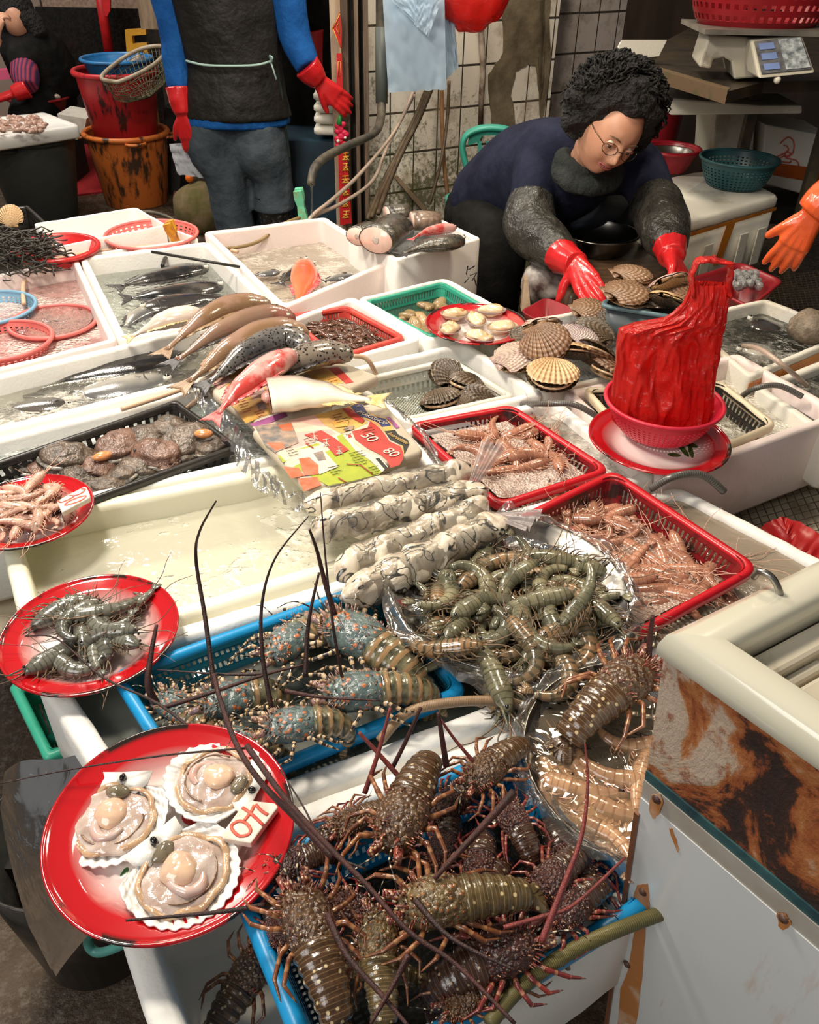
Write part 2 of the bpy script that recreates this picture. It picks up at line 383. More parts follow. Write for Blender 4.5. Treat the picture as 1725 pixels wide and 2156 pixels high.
def basket(pts, name, label, z=0.75, h=0.08, m='red_pl', mi='red_in', rim=0.007, taper=0.015, rad=0.035, bars=40, bands=(0.12, 0.5, 0.88), cat='basket', gap=0.45, floor_m=None, flo=True):
    q = QZ(pts, z) if not isinstance(pts[0], Vector) else pts
    T = thing(name, label, cat, tuple((q[0]+q[2])/2 - Vector((0, 0, h))))
    o = outline(q, rad, 6, 10); g = G()
    # rim with a turned down lip
    n = len(o); c = (q[0]+q[2])/2
    g = rings(q, [(rim*0.2, -rim*2.2), (0, -rim*0.8), (rim*0.35, 0), (rim*1.5, 0.0), (rim*2, -rim*0.7), (rim*2.0, -rim*2.2), (rim*1.2, -rim*2.4)], rad, 6, 10, 0.0004, False, False)
    obj('rim', g, M[m], T)
    g = G(); qi = inset(q, rim*1.6); qb = inset(q, rim*1.6 + taper); t = 0.0016
    for a, b in bands_list(bands):
        i0 = rim*1.6 + taper*a; i1 = rim*1.6 + taper*b
        rings(q, [(i0, -h*a), (i1, -h*b), (i1+t, -h*b), (i0+t, -h*a)], rad, 6, 10, 0, False, False, g=g)
    # upright bars
    for i in range(4):
        A, B = qi[i], qi[(i+1) % 4]; C, D = qb[i], qb[(i+1) % 4]; L = (B-A).length; k = max(4, int(L*bars)); d = (B-A).normalized()
        nrm = Vector((-d.y, d.x, 0))*-1
        for j in range(k):
            u0 = (j+0.5)/k; w = L/k*gap
            if u0*L < rad*0.7 or (1-u0)*L < rad*0.7: continue
            a = A.lerp(B, u0) + Vector((0, 0, -0.004)); b = C.lerp(D, u0) + Vector((0, 0, -h))
            slab([a - d*w/2, a + d*w/2, b + d*w/2, b - d*w/2], nrm*-0.0016, g)
    # corner panels
    oi = outline(qi, rad, 6, 2); ob = outline(qb, max(rad-taper*.3, .002), 6, 2)
    for i in range(4):
        for j in range(6):
            s = i*8 + j; a, b = oi[s], oi[s+1]; c_, d_ = ob[s+1], ob[s]
            slab([a, b, c_ - Vector((0, 0, h)), d_ - Vector((0, 0, h))], Vector((0.0005, 0.0005, 0)), g)
    obj('side_lattice', g, M[mi], T, smooth=False)
    if flo:
        g = G(); qf = [p - Vector((0, 0, h)) for p in qb]
        k = 26
        for i in range(k+1):
            u = i/k; slab([quadpt(qf, u, 0)-U*0.0015, quadpt(qf, u, 0)+U*0.0015, quadpt(qf, u, 1)+U*0.0015, quadpt(qf, u, 1)-U*0.0015], (0, 0, 0.002), g)
            slab([quadpt(qf, 0, u)-V*0.0015, quadpt(qf, 1, u)-V*0.0015, quadpt(qf, 1, u)+V*0.0015, quadpt(qf, 0, u)+V*0.0015], (0, 0, 0.002), g)
        obj('bottom_lattice', g, M[floor_m or mi], T, smooth=False)
    return T, q
def bands_list(b):
    out = []
    for x in b:
        w = 0.1; out.append((max(0, x-w/2), min(1, x+w/2)))
    return out
def plane_pt(px, py, o, n):
    """pixel onto a vertical plane through o with normal n"""
    d = ray(px, py); c = Vector((0, 0, CAMZ)); t = (o - c).dot(n) / d.dot(n); return c + d*t
# ================================================================ the place
mf, t, o = nt('wet_street_floor'); co = coords(t)
col = ramp(t, noiset(t, co, 3.5, 8, 0.65), [(0.3, (0.024, 0.014, 0.008)), (0.55, (0.085, 0.055, 0.033)), (0.75, (0.17, 0.12, 0.075))])
col = mixc(t, ramp(t, noiset(t, co, 60, 3, 0.7), [(0.5, 0.0), (0.66, 0.75)]), col, (0.20, 0.16, 0.12))
bsdf(t, o, col, ramp(t, noiset(t, co, 9, 4), [(0.4, 0.12), (0.62, 0.55)]), bump=noiset(t, co, 75, 5, 0.7), bs=0.8, bd=0.006)
struct('floor', box((0, 3.2, -0.05), (12, 11, 0.1)), mf, smooth=False)
# tiled pier wall
def tilemat(name, c1, c2, grout, sx, sz, dirt, off=(0, 0, 0), mort=0.03):
    m, t, o = nt(name); co = stattr(t); b = N(t, 'ShaderNodeTexBrick'); b.offset = 0; b.squash = 1
    mp = N(t, 'ShaderNodeMapping'); mp.inputs['Scale'].default_value = (1/sx, 1/sz, 1); mp.inputs['Location'].default_value = off; t.links.new(co, mp.inputs[0])
    b.inputs['Scale'].default_value = 1; b.inputs['Brick Width'].default_value = 1; b.inputs['Row Height'].default_value = 1; b.inputs['Mortar Size'].default_value = mort; b.inputs['Mortar Smooth'].default_value = 0.2
    b.inputs['Color1'].default_value = (*c1, 1); b.inputs['Color2'].default_value = (*c2, 1); b.inputs['Mortar'].default_value = (*grout, 1); t.links.new(mp.outputs[0], b.inputs[0])
    oc = coords(t, rand=False); s = sep(t, oc)
    # dirt blotches and moss near the foot of the wall
    n1 = noiset(t, oc, 7, 8, 0.7); col = mixc(t, ramp(t, n1, [(0.5, 0.0), (0.68, 0.8)]), b.outputs[0], dirt)
    n2 = noiset(t, oc, 55, 4, 0.7); low = mathn(t, 'SUBTRACT', mathn(t, 'ADD', n2, mathn(t, 'MULTIPLY', noiset(t, oc, 4, 3), 0.8)), mathn(t, 'MULTIPLY', s[2], 0.55))
    col = mixc(t, ramp(t, low, [(0.52, 0.0), (0.72, 0.85)]), col, (0.07, 0.075, 0.02))
    bsdf(t, o, col, 0.35, bump=mathn(t, 'SUBTRACT', 1.0, b.outputs['Fac']), bs=0.5, bd=0.004); return m
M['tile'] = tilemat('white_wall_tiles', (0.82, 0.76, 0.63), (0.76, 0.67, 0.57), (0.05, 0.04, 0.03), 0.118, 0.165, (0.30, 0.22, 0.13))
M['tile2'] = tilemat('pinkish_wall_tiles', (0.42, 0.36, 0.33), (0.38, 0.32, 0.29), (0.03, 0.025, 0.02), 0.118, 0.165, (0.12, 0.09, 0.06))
WO = PY(785, 235, 3.85); WN = V
def wp(px, py, off=0): return plane_pt(px, py, WO - V*off, WN)
def wallpanel(a, b, z0, z1, off=0.0, th=0.06):
    """a, b world points on the wall line; st holds metres"""
    L = (b-a); L.z = 0; l = L.length; g = G(); a = Vector((a.x, a.y, 0)) - V*off; b = Vector((b.x, b.y, 0)) - V*off
    vs = [Vector((a.x, a.y, z0)), Vector((b.x, b.y, z0)), Vector((b.x, b.y, z1)), Vector((a.x, a.y, z1))]
    vs += [p + V*th for p in vs]; st = [(0, z0), (l, z0), (l, z1), (0, z1)]*2
    return g.add(vs, [(0,1,2,3),(7,6,5,4),(0,4,5,1),(3,2,6,7),(0,3,7,4),(1,5,6,2)], [(x+0.001, y) for x, y in st])
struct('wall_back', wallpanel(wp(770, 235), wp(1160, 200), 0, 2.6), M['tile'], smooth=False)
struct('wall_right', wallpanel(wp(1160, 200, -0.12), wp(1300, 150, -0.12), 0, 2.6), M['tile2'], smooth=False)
# bare cement patches where the tiles have fallen off, with their own ragged outline
cem = mat('bare_cement', (0.10, 0.072, 0.04), (0.21, 0.165, 0.10), 12, 0.85, bs=0.5, bsc=60)
def patch(pts, mt, name='wall_patch', off=0.004, label=None):
    ps = []
    for i, (x, y) in enumerate(pts):
        x2, y2 = pts[(i+1) % len(pts)]
        for j in range(4):
            u = j/4; ps.append(wp(x+(x2-x)*u+rnd.uniform(-2.5, 2.5), y+(y2-y)*u+rnd.uniform(-2.5, 2.5), off))
    g = slab(ps, V*0.003); return g
g = patch([(1055, 0), (1150, 0), (1148, 120), (1140, 215), (1128, 140), (1112, 135), (1085, 150), (1078, 200), (1085, 268), (1034, 268), (1030, 160), (1062, 110)], cem)
g.join(patch([(1138, 0), (1160, 0), (1158, 150), (1140, 260), (1136, 180)], cem))
struct('trim_1', g, cem, smooth=False)
pipe = mat('corroded_pipe', (0.10, 0.05, 0.03), (0.45, 0.38, 0.30), 14, 0.6, bs=0.5)
single('wall_pipe', tube([wp(1014, -60, 0.03), wp(1013, 60, 0.03), wp(1018, 130, 0.03), wp(1014, 200, 0.03), wp(1012, 275, 0.03)], 0.012, 8), pipe, 'thin rusty drain pipe running down the tiled wall beside the bare cement patch', 'pipe')
# dark boarded wall behind the scale and dark room behind the man
dkw = mat('dark_brown_boards', (0.030, 0.018, 0.011), (0.075, 0.045, 0.028), 5, 0.6, stretch=(1, 1, 0.2))
a = wp(1300, 150, -0.12); struct('wall_boards', wallpanel(a, a + U*2.6, 0, 2.6), dkw, smooth=False)
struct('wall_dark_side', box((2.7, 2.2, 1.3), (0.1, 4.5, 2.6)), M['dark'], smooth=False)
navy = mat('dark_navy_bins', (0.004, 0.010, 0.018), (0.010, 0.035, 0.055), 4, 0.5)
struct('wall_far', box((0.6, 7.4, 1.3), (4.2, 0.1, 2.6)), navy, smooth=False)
gran = mat('pink_granite', (0.26, 0.17, 0.12), (0.42, 0.30, 0.23), 60, 0.35, det=3)
# granite pillar with black foot
def blk(px0, px1, pyb, D, z0, z1, depth, rz=0):
    a = PY(px0, pyb, D); b = PY(px1, pyb, D); c = (a+b)/2
    return box((c.x, D + depth/2, (z0+z1)/2), (abs(b.x-a.x), depth, z1-z0), rz)
struct('trim_pillar', blk(118, 330, 150, 6.9, 0.92, 2.8, 0.6), gran, smooth=False)
struct('trim_pillar_foot', blk(112, 345, 200, 6.86, 0.0, 0.92, 0.7), mat('black_granite', (0.008, 0.007, 0.007), (0.02, 0.018, 0.016), 60, 0.15), smooth=False)
wd = mat('weathered_wood', (0.20, 0.13, 0.075), (0.36, 0.26, 0.17), 6, 0.7, stretch=(6, 6, 0.6), bs=0.3)
struct('trim_wood_post', blk(303, 380, 100, 5.9, 0.9, 2.7, 0.15), wd, smooth=False)
struct('wall_left', box((-4.0, 7.9, 1.3), (5.5, 0.1, 2.8)), mat('pale_back_wall', (0.55, 0.42, 0.34), (0.48, 0.36, 0.29), 4, 0.5), smooth=False)
struct('trim_far_post', blk(95, 122, 60, 7.7, 0.8, 2.7, 0.06), dkw, smooth=False)
# door frame beside the tiled wall: metal channels and wooden post
steelb = mat('brown_steel_frame', (0.08, 0.05, 0.035), (0.22, 0.15, 0.10), 7, 0.45, stretch=(5, 5, 0.4), bs=0.2)
D0 = 3.72
def post(x0, x1, D, m, name, depth=0.06, z0=0.0, z1=2.5):
    a = PY(x0, 235, D); b = PY(x1, 235, D)
    return struct(name, box(((a.x+b.x)/2, D+depth/2, (z0+z1)/2), (b.x-a.x, depth, z1-z0), 0.0), m, smooth=False)
post(701, 722, D0-0.02, mat('pale_wood_post', (0.35, 0.24, 0.15), (0.5, 0.38, 0.27), 6, 0.7, stretch=(6, 6, 0.6)), 'trim_door_post')
post(722, 736, D0, steelb, 'trim_channel_front'); post(738, 749, D0+0.05, M['dark'], 'trim_channel_shadow')  # channel_shadow is a dark strip painting the shade between the channels
post(749, 757, D0, steelb, 'trim_channel_middle'); post(758, 767, D0+0.05, M['dark'], 'trim_channel_gap'); post(767, 776, D0, steelb, 'trim_channel_back')  # channel_gap: second dark strip painted in for shade
# red couplets stuck on the post, gold writing
redp = mat('red_paper', (0.62, 0.012, 0.015), (0.45, 0.01, 0.012), 20, 0.5); gold = mat('gold_ink', (0.75, 0.42, 0.06), None, 5, 0.4)
def sticker(poly, D, label, name='red_couplet', strokes=(), w=0.0016, strokem=None, th=0.002):
    T = thing(name, label, 'paper sign', tuple(PY(poly[0][0], max(p[1] for p in poly), D)))
    obj('paper', slab([PY(x, y, D) for x, y in poly], (0, th, 0)), redp, T, smooth=False)
    if strokes:
        g = G()
        for s in strokes: tube([PY(x, y, D-0.002) for x, y in s], w, 5, g=g)
        obj('gold_writing', g, strokem or gold, T)
    return T
def hanzi(cx, cy, s, seed):
    r = random.Random(seed); out = []
    for i in range(3): y = cy - s*0.4 + i*s*0.4; out.append([(cx - s*r.uniform(0.25, 0.5), y), (cx + s*r.uniform(0.25, 0.5), y - s*0.05)])
    out.append([(cx + s*r.uniform(-0.1, 0.1), cy - s*0.5), (cx, cy + s*0.45)]); out.append([(cx, cy), (cx - s*0.4, cy + s*0.45)]); out.append([(cx, cy), (cx + s*0.42, cy + s*0.45)])
    return out
sticker([(699, 60), (716, 25), (720, 62), (719, 104)], D0-0.04, 'red diamond paper with a gold border high on the door post', strokes=[[(701, 60), (716, 29)], [(701, 60), (717, 100)], [(708, 60), (714, 45), (716, 75), (708, 60)]])
sticker([(709, 112), (720, 112), (722, 190), (717, 196), (709, 192)], D0-0.04, 'small red paper charm below the diamond on the door post', strokes=[[(712, 130), (717, 130), (717, 160), (712, 160), (712, 130)]])
st = []
for i, y in enumerate((330, 352, 378, 404, 428, 452)): st += hanzi(728, y, 17, i+3)
sticker([(712, 312), (730, 312), (741, 470), (716, 474)], D0-0.05, 'long red couplet strip with gold brush writing at the foot of the door post', strokes=st, w=0.0022)
T = thing('door_ornament', 'pink and red lion ornament hanging above the couplet strip on the door post', 'ornament', tuple(PY(718, 312, D0-0.05)))
g = G()
for i in range(16): ball(PY(718 + rnd.uniform(-8, 10), 262 + i*3, D0-0.05), (0.016, 0.008, 0.012), 8, 6, g)
obj('body', g, mat('magenta_paper', (0.7, 0.02, 0.10), (0.6, 0.01, 0.03), 40, 0.5), T)
g = G(); ball(PY(712, 297, D0-0.075), 0.007, 8, 6, g); ball(PY(727, 290, D0-0.075), 0.006, 8, 6, g); obj('eye', g, M['white_pl'], T)
obj('crest', tube([PY(717, 240, D0-0.05), PY(715, 262, D0-0.05)], [0.004, 0.014], 8), mat('green_paper', (0.03, 0.3, 0.06)), T)
# red pole with charm at back left
T = thing('red_pole', 'slim red pole leaning at the granite pillar behind the red bucket', 'pole', tuple(PY(232, 125, 6.6)))
obj('shaft', tube([PY(203, -60, 6.6), PY(232, 125, 6.6)], 0.035, 10), redp, T)
single('red_charm', slab([PY(213, -20, 6.5), PY(232, -20, 6.5), PY(232, 22, 6.5), PY(226, 34, 6.5), PY(219, 32, 6.5)], (0, 0.02, 0)), redp, 'red and gold charm hanging beside the red pole at the granite pillar', 'charm', smooth=False)
# red mat on the floor
single('red_mat', slab([P(148, 302, 0.0), P(212, 298, 0.0), P(238, 404, 0.0), P(160, 414, 0.0)], (0, 0, 0.012)), mat('red_floor_mat', (0.42, 0.015, 0.02), (0.34, 0.01, 0.015), 60, 0.9, bs=0.3), 'flat red floor mat between the grey tub and the orange bucket', 'mat', smooth=False)
# ================================================================ stall platform: board, wire mesh, trestles
T = thing('stall_platform', 'cream stall board raised under the foam boxes, covered by wire mesh', 'platform', (0.0, 1.6, 0.0))
bz = 0.555
hull = [P(*q, 0.75) if isinstance(q, tuple) else Vector(((0.165, 0.38), (0.16, 0.465), (0.53, 0.72))[q-1] + (0,)) for q in ((-260, 560), (-260, 1115), (40, 1150), (110, 1420), (320, 1830), (500, 2500), 1, 2, 3, (2100, 1200), (2100, 620), (1560, 500), (1400, 575), (1200, 640), (1050, 600), (1000, 520), (880, 455), (560, 465), (300, 440), (-260, 500))]
hull = [Vector((p.x, p.y, bz)) for p in hull]
obj('board', slab(hull, (0, 0, -0.03)), stained('cream_board', (0.55, 0.47, 0.34), (0.22, 0.16, 0.09), 9, 0.5, 0.6, soft=0.25), T, smooth=False)
for x, y in ((-0.25, 0.75), (0.55, 1.0), (-0.9, 2.2), (0.2, 2.1), (1.5, 2.3)): obj('leg', box((x, y, 0.262), (0.06, 0.06, 0.525), AZ), M['dark'], T, smooth=False)
def mesh_sheet(corner_px, z, label, step=0.019, wire=0.0013):
    q = [P(x, y, z) for x, y in corner_px]; g = G()
    o0 = q[3]; L1 = (q[2]-q[3]).length; L2 = (q[0]-q[3]).length
    for i in range(int(L1/step)+1):
        u = i*step/L1; tube([quadpt(q, u, 0), quadpt(q, u, 1)], wire, 4, g=g, cap=False)
    for j in range(int(L2/step)+1):
        v = j*step/L2; tube([quadpt(q, 0, v)+Vector((0, 0, wire)), quadpt(q, 1, v)+Vector((0, 0, wire))], wire, 4, g=g, cap=False)
    return single('wire_mesh', g, mat('rusty_wire', (0.035, 0.025, 0.018), (0.12, 0.08, 0.05), 60, 0.5), label, 'wire mesh')
mesh_sheet([(1480, 1020), (1760, 930), (1900, 1180), (1560, 1250)], 0.575, 'rusty wire mesh sheet on the boards right of the plate with the red bag')
mesh_sheet([(1480, 600), (1800, 560), (1850, 690), (1500, 690)], 0.575, 'wire mesh sheet beside the dark red ice tub', 0.016, 0.001)
# ================================================================ foam boxes and their water
BX = {}
def fb(k, pts, label, **a):
    T, q = foam_box(pts, label, **a); BX[k] = q; return T, q
fb('A', [(-12, 1090), (770, 940), (900, 1140), (62, 1398)], 'long cream foam box of clear water behind the grey prawn plate', m='foam_cream', h=0.16, t=0.028)
fb('D', [(-170, 958), (555, 780), (757, 930), (-170, 1122)], 'white foam box that holds the black basket of abalone', h=0.17, t=0.02)
fb('E', [(-160, 822), (450, 678), (545, 770), (-160, 945)], 'white foam box of large dark fish behind the black basket', h=0.17, t=0.02)
fb('F', [(-120, 600), (163, 542), (246, 716), (-120, 808)], 'white foam box with the floating pink and blue colanders', m='foam_pink', h=0.17, t=0.016)
fb('G', [(167, 541), (438, 508), (588, 652), (250, 714)], 'white foam box of small black fish with the yellow clip on its rim', h=0.17, t=0.018)
fb('H', [(428, 488), (684, 456), (834, 548), (594, 650)], 'white foam box of orange fish with the green clip on its rim', z=0.768, h=0.22, t=0.02, m='foam_pink')
fb('I', [(730, 478), (905, 450), (1016, 502), (832, 548)], 'foam box heaped with cut fish pieces in front of the tiled wall', z=0.80, h=0.22, t=0.016)
fb('J', [(752, 628), (938, 584), (1110, 676), (905, 716)], 'foam box lined with the green basket of small clams', h=0.15, t=0.014)
fb('K', [(570, 684), (742, 622), (888, 714), (690, 770)], 'foam box holding the coral red basket of little shrimps', h=0.15, t=0.018)
fb('L', [(690, 782), (982, 718), (1150, 830), (862, 892)], 'foam box of water holding the white basket of black shells', h=0.15, t=0.02)
fb('N', [(832, 906), (1172, 836), (1385, 1002), (1015, 1108)], 'foam box of water under the far red shrimp basket', h=0.15, t=0.022)
fb('O', [(1012, 1128), (1430, 1022), (1790, 1206), (1290, 1436)], 'foam box of cloudy water around the near red shrimp basket', z=0.732, h=0.132, t=0.024)
fb('P', [(1185, 822), (1555, 742), (1790, 872), (1392, 1010)], 'large foam box of bubbling water under the plate with the red bag', m='foam_pink', h=0.16, t=0.022)
fb('Q', [(1430, 668), (1612, 628), (1800, 700), (1580, 795)], 'foam box of dark flatfish with orange tape under its rim', z=0.75, h=0.13, t=0.017, m='foam_dirty')
fb('R', [(1588, 812), (1790, 735), (1980, 830), (1760, 930)], 'foam box of black and white fish at the right edge', z=0.735, h=0.12, t=0.02, m='foam_dirty')
fb('B', [(60, 1410), (900, 1160), (1230, 1450), (306, 1800)], 'foam box of grey water around the teal blue basket of painted lobsters', h=0.16, t=0.03)
fb('C', [(208, 1846), (1200, 1482), (1440, 1850), (450, 2560)], 'nearest foam box around the bright blue basket of dark lobsters', h=0.17, t=0.03)
fb('S', [(70, 470), (288, 436), (352, 474), (120, 520)], 'empty white foam box behind the tank of small black fish', z=0.76, h=0.14, t=0.008)
fb('S2', [(112, 520), (345, 474), (422, 503), (152, 540)], 'white foam box with the pink netted colander behind the small black fish', z=0.745, h=0.14, t=0.008)
WM = {}
WM['A'] = water('cream_water', (0.97, 0.97, 0.90), (0.98, 0.95, 0.80), 0.38, 0.6, (0.95, 0.95, 0.85), 16, 0.9, 70, 0.56)
WM['D'] = water('grey_tank_water', (0.85, 0.9, 0.88), (0.32, 0.37, 0.35), 0.5, 0.8, (0.85, 0.88, 0.85), 40, 0.9, 120, 0.46)
WM['E'] = water('fish_tank_water', (0.92, 0.93, 0.88), (0.7, 0.66, 0.55), 0.08, 0.6, (0.85, 0.80, 0.68), 26, 0.8, 90, 0.52)
WM['F'] = water('pink_tank_water', (0.9, 0.7, 0.66), (0.72, 0.42, 0.38), 0.5, 0.6, (0.95, 0.82, 0.75), 26, 1.0, 110, 0.48)
WM['G'] = water('grey_fish_water', (0.8, 0.83, 0.8), (0.35, 0.37, 0.34), 0.16, 0.3, (0.8, 0.78, 0.72), 32, 1.0, 80, 0.55)
WM['H'] = water('cream_fish_water', (0.9, 0.88, 0.8), (0.72, 0.66, 0.52), 0.34, 0.6, (0.86, 0.80, 0.68), 30, 1.0, 110, 0.48)
WM['N'] = water('brown_foam_water', (0.75, 0.7, 0.64), (0.42, 0.37, 0.31), 0.6, 0.9, (0.85, 0.8, 0.72), 30, 0.8, 150, 0.40)
WM['O'] = water('brown_water', (0.7, 0.62, 0.52), (0.38, 0.31, 0.23), 0.75, 0.5, (0.75, 0.68, 0.58), 22, 0.5, 90, 0.58)
WM['P'] = water('bubbling_water', (0.75, 0.74, 0.66), (0.40, 0.38, 0.29), 0.6, 0.9, (0.78, 0.74, 0.64), 30, 0.9, 130, 0.42)
WM['Q'] = water('dark_water', (0.5, 0.5, 0.45), (0.05, 0.05, 0.04), 0.45, 0.5, (0.5, 0.48, 0.42), 30, 1.0, 120, 0.52)
WM['B'] = water('murky_grey_water', (0.7, 0.72, 0.68), (0.24, 0.25, 0.22), 0.6, 0.2, (0.6, 0.6, 0.56), 10, 0.25, 90, 0.66)
WM['bask'] = water('clear_shallow_water', (0.88, 0.92, 0.92), (0.3, 0.32, 0.3), 0.06, 0, wsc=22, bs=0.8)
wl = dict(A=('clear shallow water in the long cream foam box', -0.045), D=('grey bubbling water around the black basket', -0.028), E=('foamy water over the large dark fish', -0.04), F=('pinkish water around the colanders', -0.05),
  G=('rippled water over the small black fish', -0.05), H=('churning water around the orange fish', -0.07), J=('clear water over the clams', -0.035), L=('clear water around the black shells', -0.04), N=('frothy water around the far red basket', -0.02), O=('cloudy brown water beside the near red basket', -0.010),
  P=('bubbling water around the beige basket', -0.045), Q=('dark water over the flatfish', -0.03), R=('dark foamy water at the right edge', -0.02), B=('murky grey water around the teal blue basket', -0.035))
for k, (lb, dz) in wl.items():
    o = fill(BX[k], dz, 0.016, WM.get(k, WM['bask']) if k not in ('R',) else WM['Q'], 'water', lb, 'water', amp=0.0022, n=50, kind='stuff')
# ================================================================ baskets
M['blk_in'] = M['black']
BK = {}
def bk(k, *a, **kw):
    T, q = basket(*a, **kw); BK[k] = q; return T, q
bk('abalone', [(-140, 1015), (372, 840), (506, 938), (60, 1100)], 'plastic_basket', 'black plastic basket of abalone in the foam box', z=0.762, h=0.055, m='black', mi='black', bars=60, rad=0.012, taper=0.012, rim=0.006, gap=0.55, bands=(0.15, 0.5, 0.92))
bk('coral', [(600, 662), (732, 642), (856, 708), (706, 752)], 'plastic_basket', 'coral red basket full of little brown shrimps', z=0.748, h=0.05, m='coral', mi='coral', bars=110, rad=0.02, taper=0.008, rim=0.006)
bk('green', [(765, 634), (932, 592), (1085, 678), (905, 708)], 'plastic_basket', 'green mesh basket of small clams under water', z=0.748, h=0.06, m='green', mi='green', bars=110, rad=0.02, taper=0.01, rim=0.005)
bk('white', [(735, 800), (952, 752), (1086, 832), (850, 884)], 'plastic_basket', 'white lattice basket of black shells under water', z=0.742, h=0.06, m='white_pl', mi='white_pl', bars=80, rad=0.015, taper=0.01, rim=0.006)
bk('red1', [(858, 890), (1078, 850), (1290, 988), (1050, 1066)], 'plastic_basket', 'far red slotted basket of shrimps under froth', z=0.762, h=0.065, bars=105, taper=0.018, rad=0.025)
bk('red2', [(1042, 1108), (1292, 986), (1606, 1194), (1330, 1345)], 'plastic_basket', 'near red slotted basket of pink shrimps in bubbling water', z=0.772, h=0.075, bars=105, taper=0.018, rad=0.028)
bk('beige', [(1225, 815), (1520, 800), (1640, 892), (1392, 1000)], 'plastic_basket', 'beige basket with black lattice sides under the red bag plate', z=0.752, h=0.065, m='beige_pl', mi='black', bars=85, taper=0.014, rad=0.02)
bk('teal', [(228, 1415), (800, 1212), (990, 1452), (402, 1695)], 'plastic_basket', 'teal blue basket of painted spiny lobsters', z=0.765, h=0.09, m='blue', mi='teal', bars=130, taper=0.02, rad=0.02, rim=0.008, bands=(0.1, 0.3, 0.5, 0.7, 0.92), floor_m='teal')
bk('bright', [(470, 1832), (1112, 1538), (1400, 1895), (676, 2350)], 'plastic_basket', 'bright blue basket heaped with dark brown spiny lobsters', z=0.775, h=0.10, m='blue', mi='blue', bars=120, taper=0.02, rad=0.02, rim=0.009, bands=(0.1, 0.3, 0.5, 0.7, 0.92), floor_m='teal')  # bottom lattice in duller teal, painting the shade under the heap

WM['deep'] = water('dark_water_and_shade', (0.25, 0.28, 0.28), (0.015, 0.014, 0.012), 0.82, 0, wsc=14, bs=0.6)  # near black: painted shade in the lobster basket, dark water in the coral one
fill(BK['bright'], -0.062, 0.034, WM['deep'], 'water', 'dark water sheet painting the shade deep in the bright blue lobster basket', 'water', 0.003, 40, 18, 'stuff')  # dark sheet hiding the blue bottom, stands for the darkness below the lobsters
fill(BK['coral'], -0.030, 0.020, WM['deep'], 'water', 'dark water under the little brown shrimps', 'water', 0.002, 30, 18, 'stuff')
# ================================================================ creature builders (local space: +X is the head end unless said)
MW = {}
def attach(root, name, g, m, M4, **k):
    """part whose geometry is given in world space, under a thing placed by the matrix M4"""
    inv = M4.inverted(); g.v = [inv @ p for p in g.v]; o = obj(name, g, m, None, **k)
    loc = o.location.copy(); o.data.transform(Matrix.Translation(loc)); o.location = (0, 0, 0); o.parent = root; return o
def between(h, t, z, L, lift=0.0, roll=0.0, pitch=0.0, zt=None):
    """matrix that lays a model of length L with its head at pixel h and tail at pixel t, on height z"""
    a = P(*h, z); b = P(*t, zt if zt is not None else z); d = a - b; s = d.length / L; c = (a + b) / 2
    rz = math.atan2(d.y, d.x); ry = -math.asin(max(-1, min(1, d.z/d.length))) + pitch
    return Matrix.Translation(c + Vector((0, 0, lift))) @ Matrix.Rotation(rz, 4, 'Z') @ Matrix.Rotation(ry, 4, 'Y') @ Matrix.Rotation(roll, 4, 'X') @ Matrix.Diagonal((s, s, s, 1))
def banded(name, base, band, freq, width=0.5, rough=0.22, spot=None, c2=None, vary=0.0, coat=0.6, sss=0, bsc=90, bs=0.3, mott=22, along=0):
    m, t, o = nt(name); st = sep(t, stattr(t)); co = coords(t)
    n = noiset(t, co, mott, 4); b1 = ramp(t, n, [(0.35, base), (0.65, c2 or tuple(x*0.6 for x in base))])
    w = mathn(t, 'FRACT', mathn(t, 'ADD', mathn(t, 'MULTIPLY', st[along], freq), mathn(t, 'MULTIPLY', n, 0.35)))
    col = mixc(t, ramp(t, w, [(width-0.08, 0.0), (width+0.08, 0.9)]), b1, band)
    if spot:
        col = mixc(t, ramp(t, voro(t, co, spot[1]), [(spot[2], 1.0), (spot[2]+0.08, 0.0)]), col, spot[0])
    if vary:
        oi = N(t, 'ShaderNodeObjectInfo'); h = N(t, 'ShaderNodeHueSaturation'); t.links.new(mathn(t, 'ADD', mathn(t, 'MULTIPLY', oi.outputs['Random'], vary), 1-vary/2), h.inputs['Value']); t.links.new(col, h.inputs['Color']); col = h.outputs[0]
    bsdf(t, o, col, rough, coat=coat, bump=noiset(t, co, bsc, 4), bs=bs, bd=0.002, sss=sss); return m
M['tiger'] = banded('tiger_prawn_shell', (0.24, 0.215, 0.125), (0.08, 0.07, 0.04), 7, 0.82, 0.2, c2=(0.10, 0.10, 0.065), vary=0.5)
M['tiger2'] = banded('tan_banded_prawn_shell', (0.34, 0.19, 0.09), (0.07, 0.06, 0.035), 7, 0.68, 0.2, c2=(0.12, 0.10, 0.06), vary=0.5)
M['greyprawn'] = banded('grey_prawn_shell', (0.17, 0.165, 0.13), (0.07, 0.07, 0.055), 7, 0.75, 0.18, c2=(0.10, 0.10, 0.08), vary=0.5)
M['pinkprawn'] = banded('pink_shrimp_shell', (0.50, 0.25, 0.155), (0.30, 0.12, 0.07), 7, 0.8, 0.2, c2=(0.34, 0.145, 0.09), vary=0.4, sss=0.2)
M['paleprawn'] = banded('pale_shrimp_shell', (0.66, 0.44, 0.34), (0.52, 0.28, 0.20), 7, 0.8, 0.2, c2=(0.50, 0.32, 0.24), vary=0.4, sss=0.2)
M['beigeprawn'] = banded('beige_prawn_shell', (0.46, 0.27, 0.15), (0.28, 0.14, 0.07), 7, 0.8, 0.2, c2=(0.32, 0.18, 0.10), vary=0.4, sss=0.2)
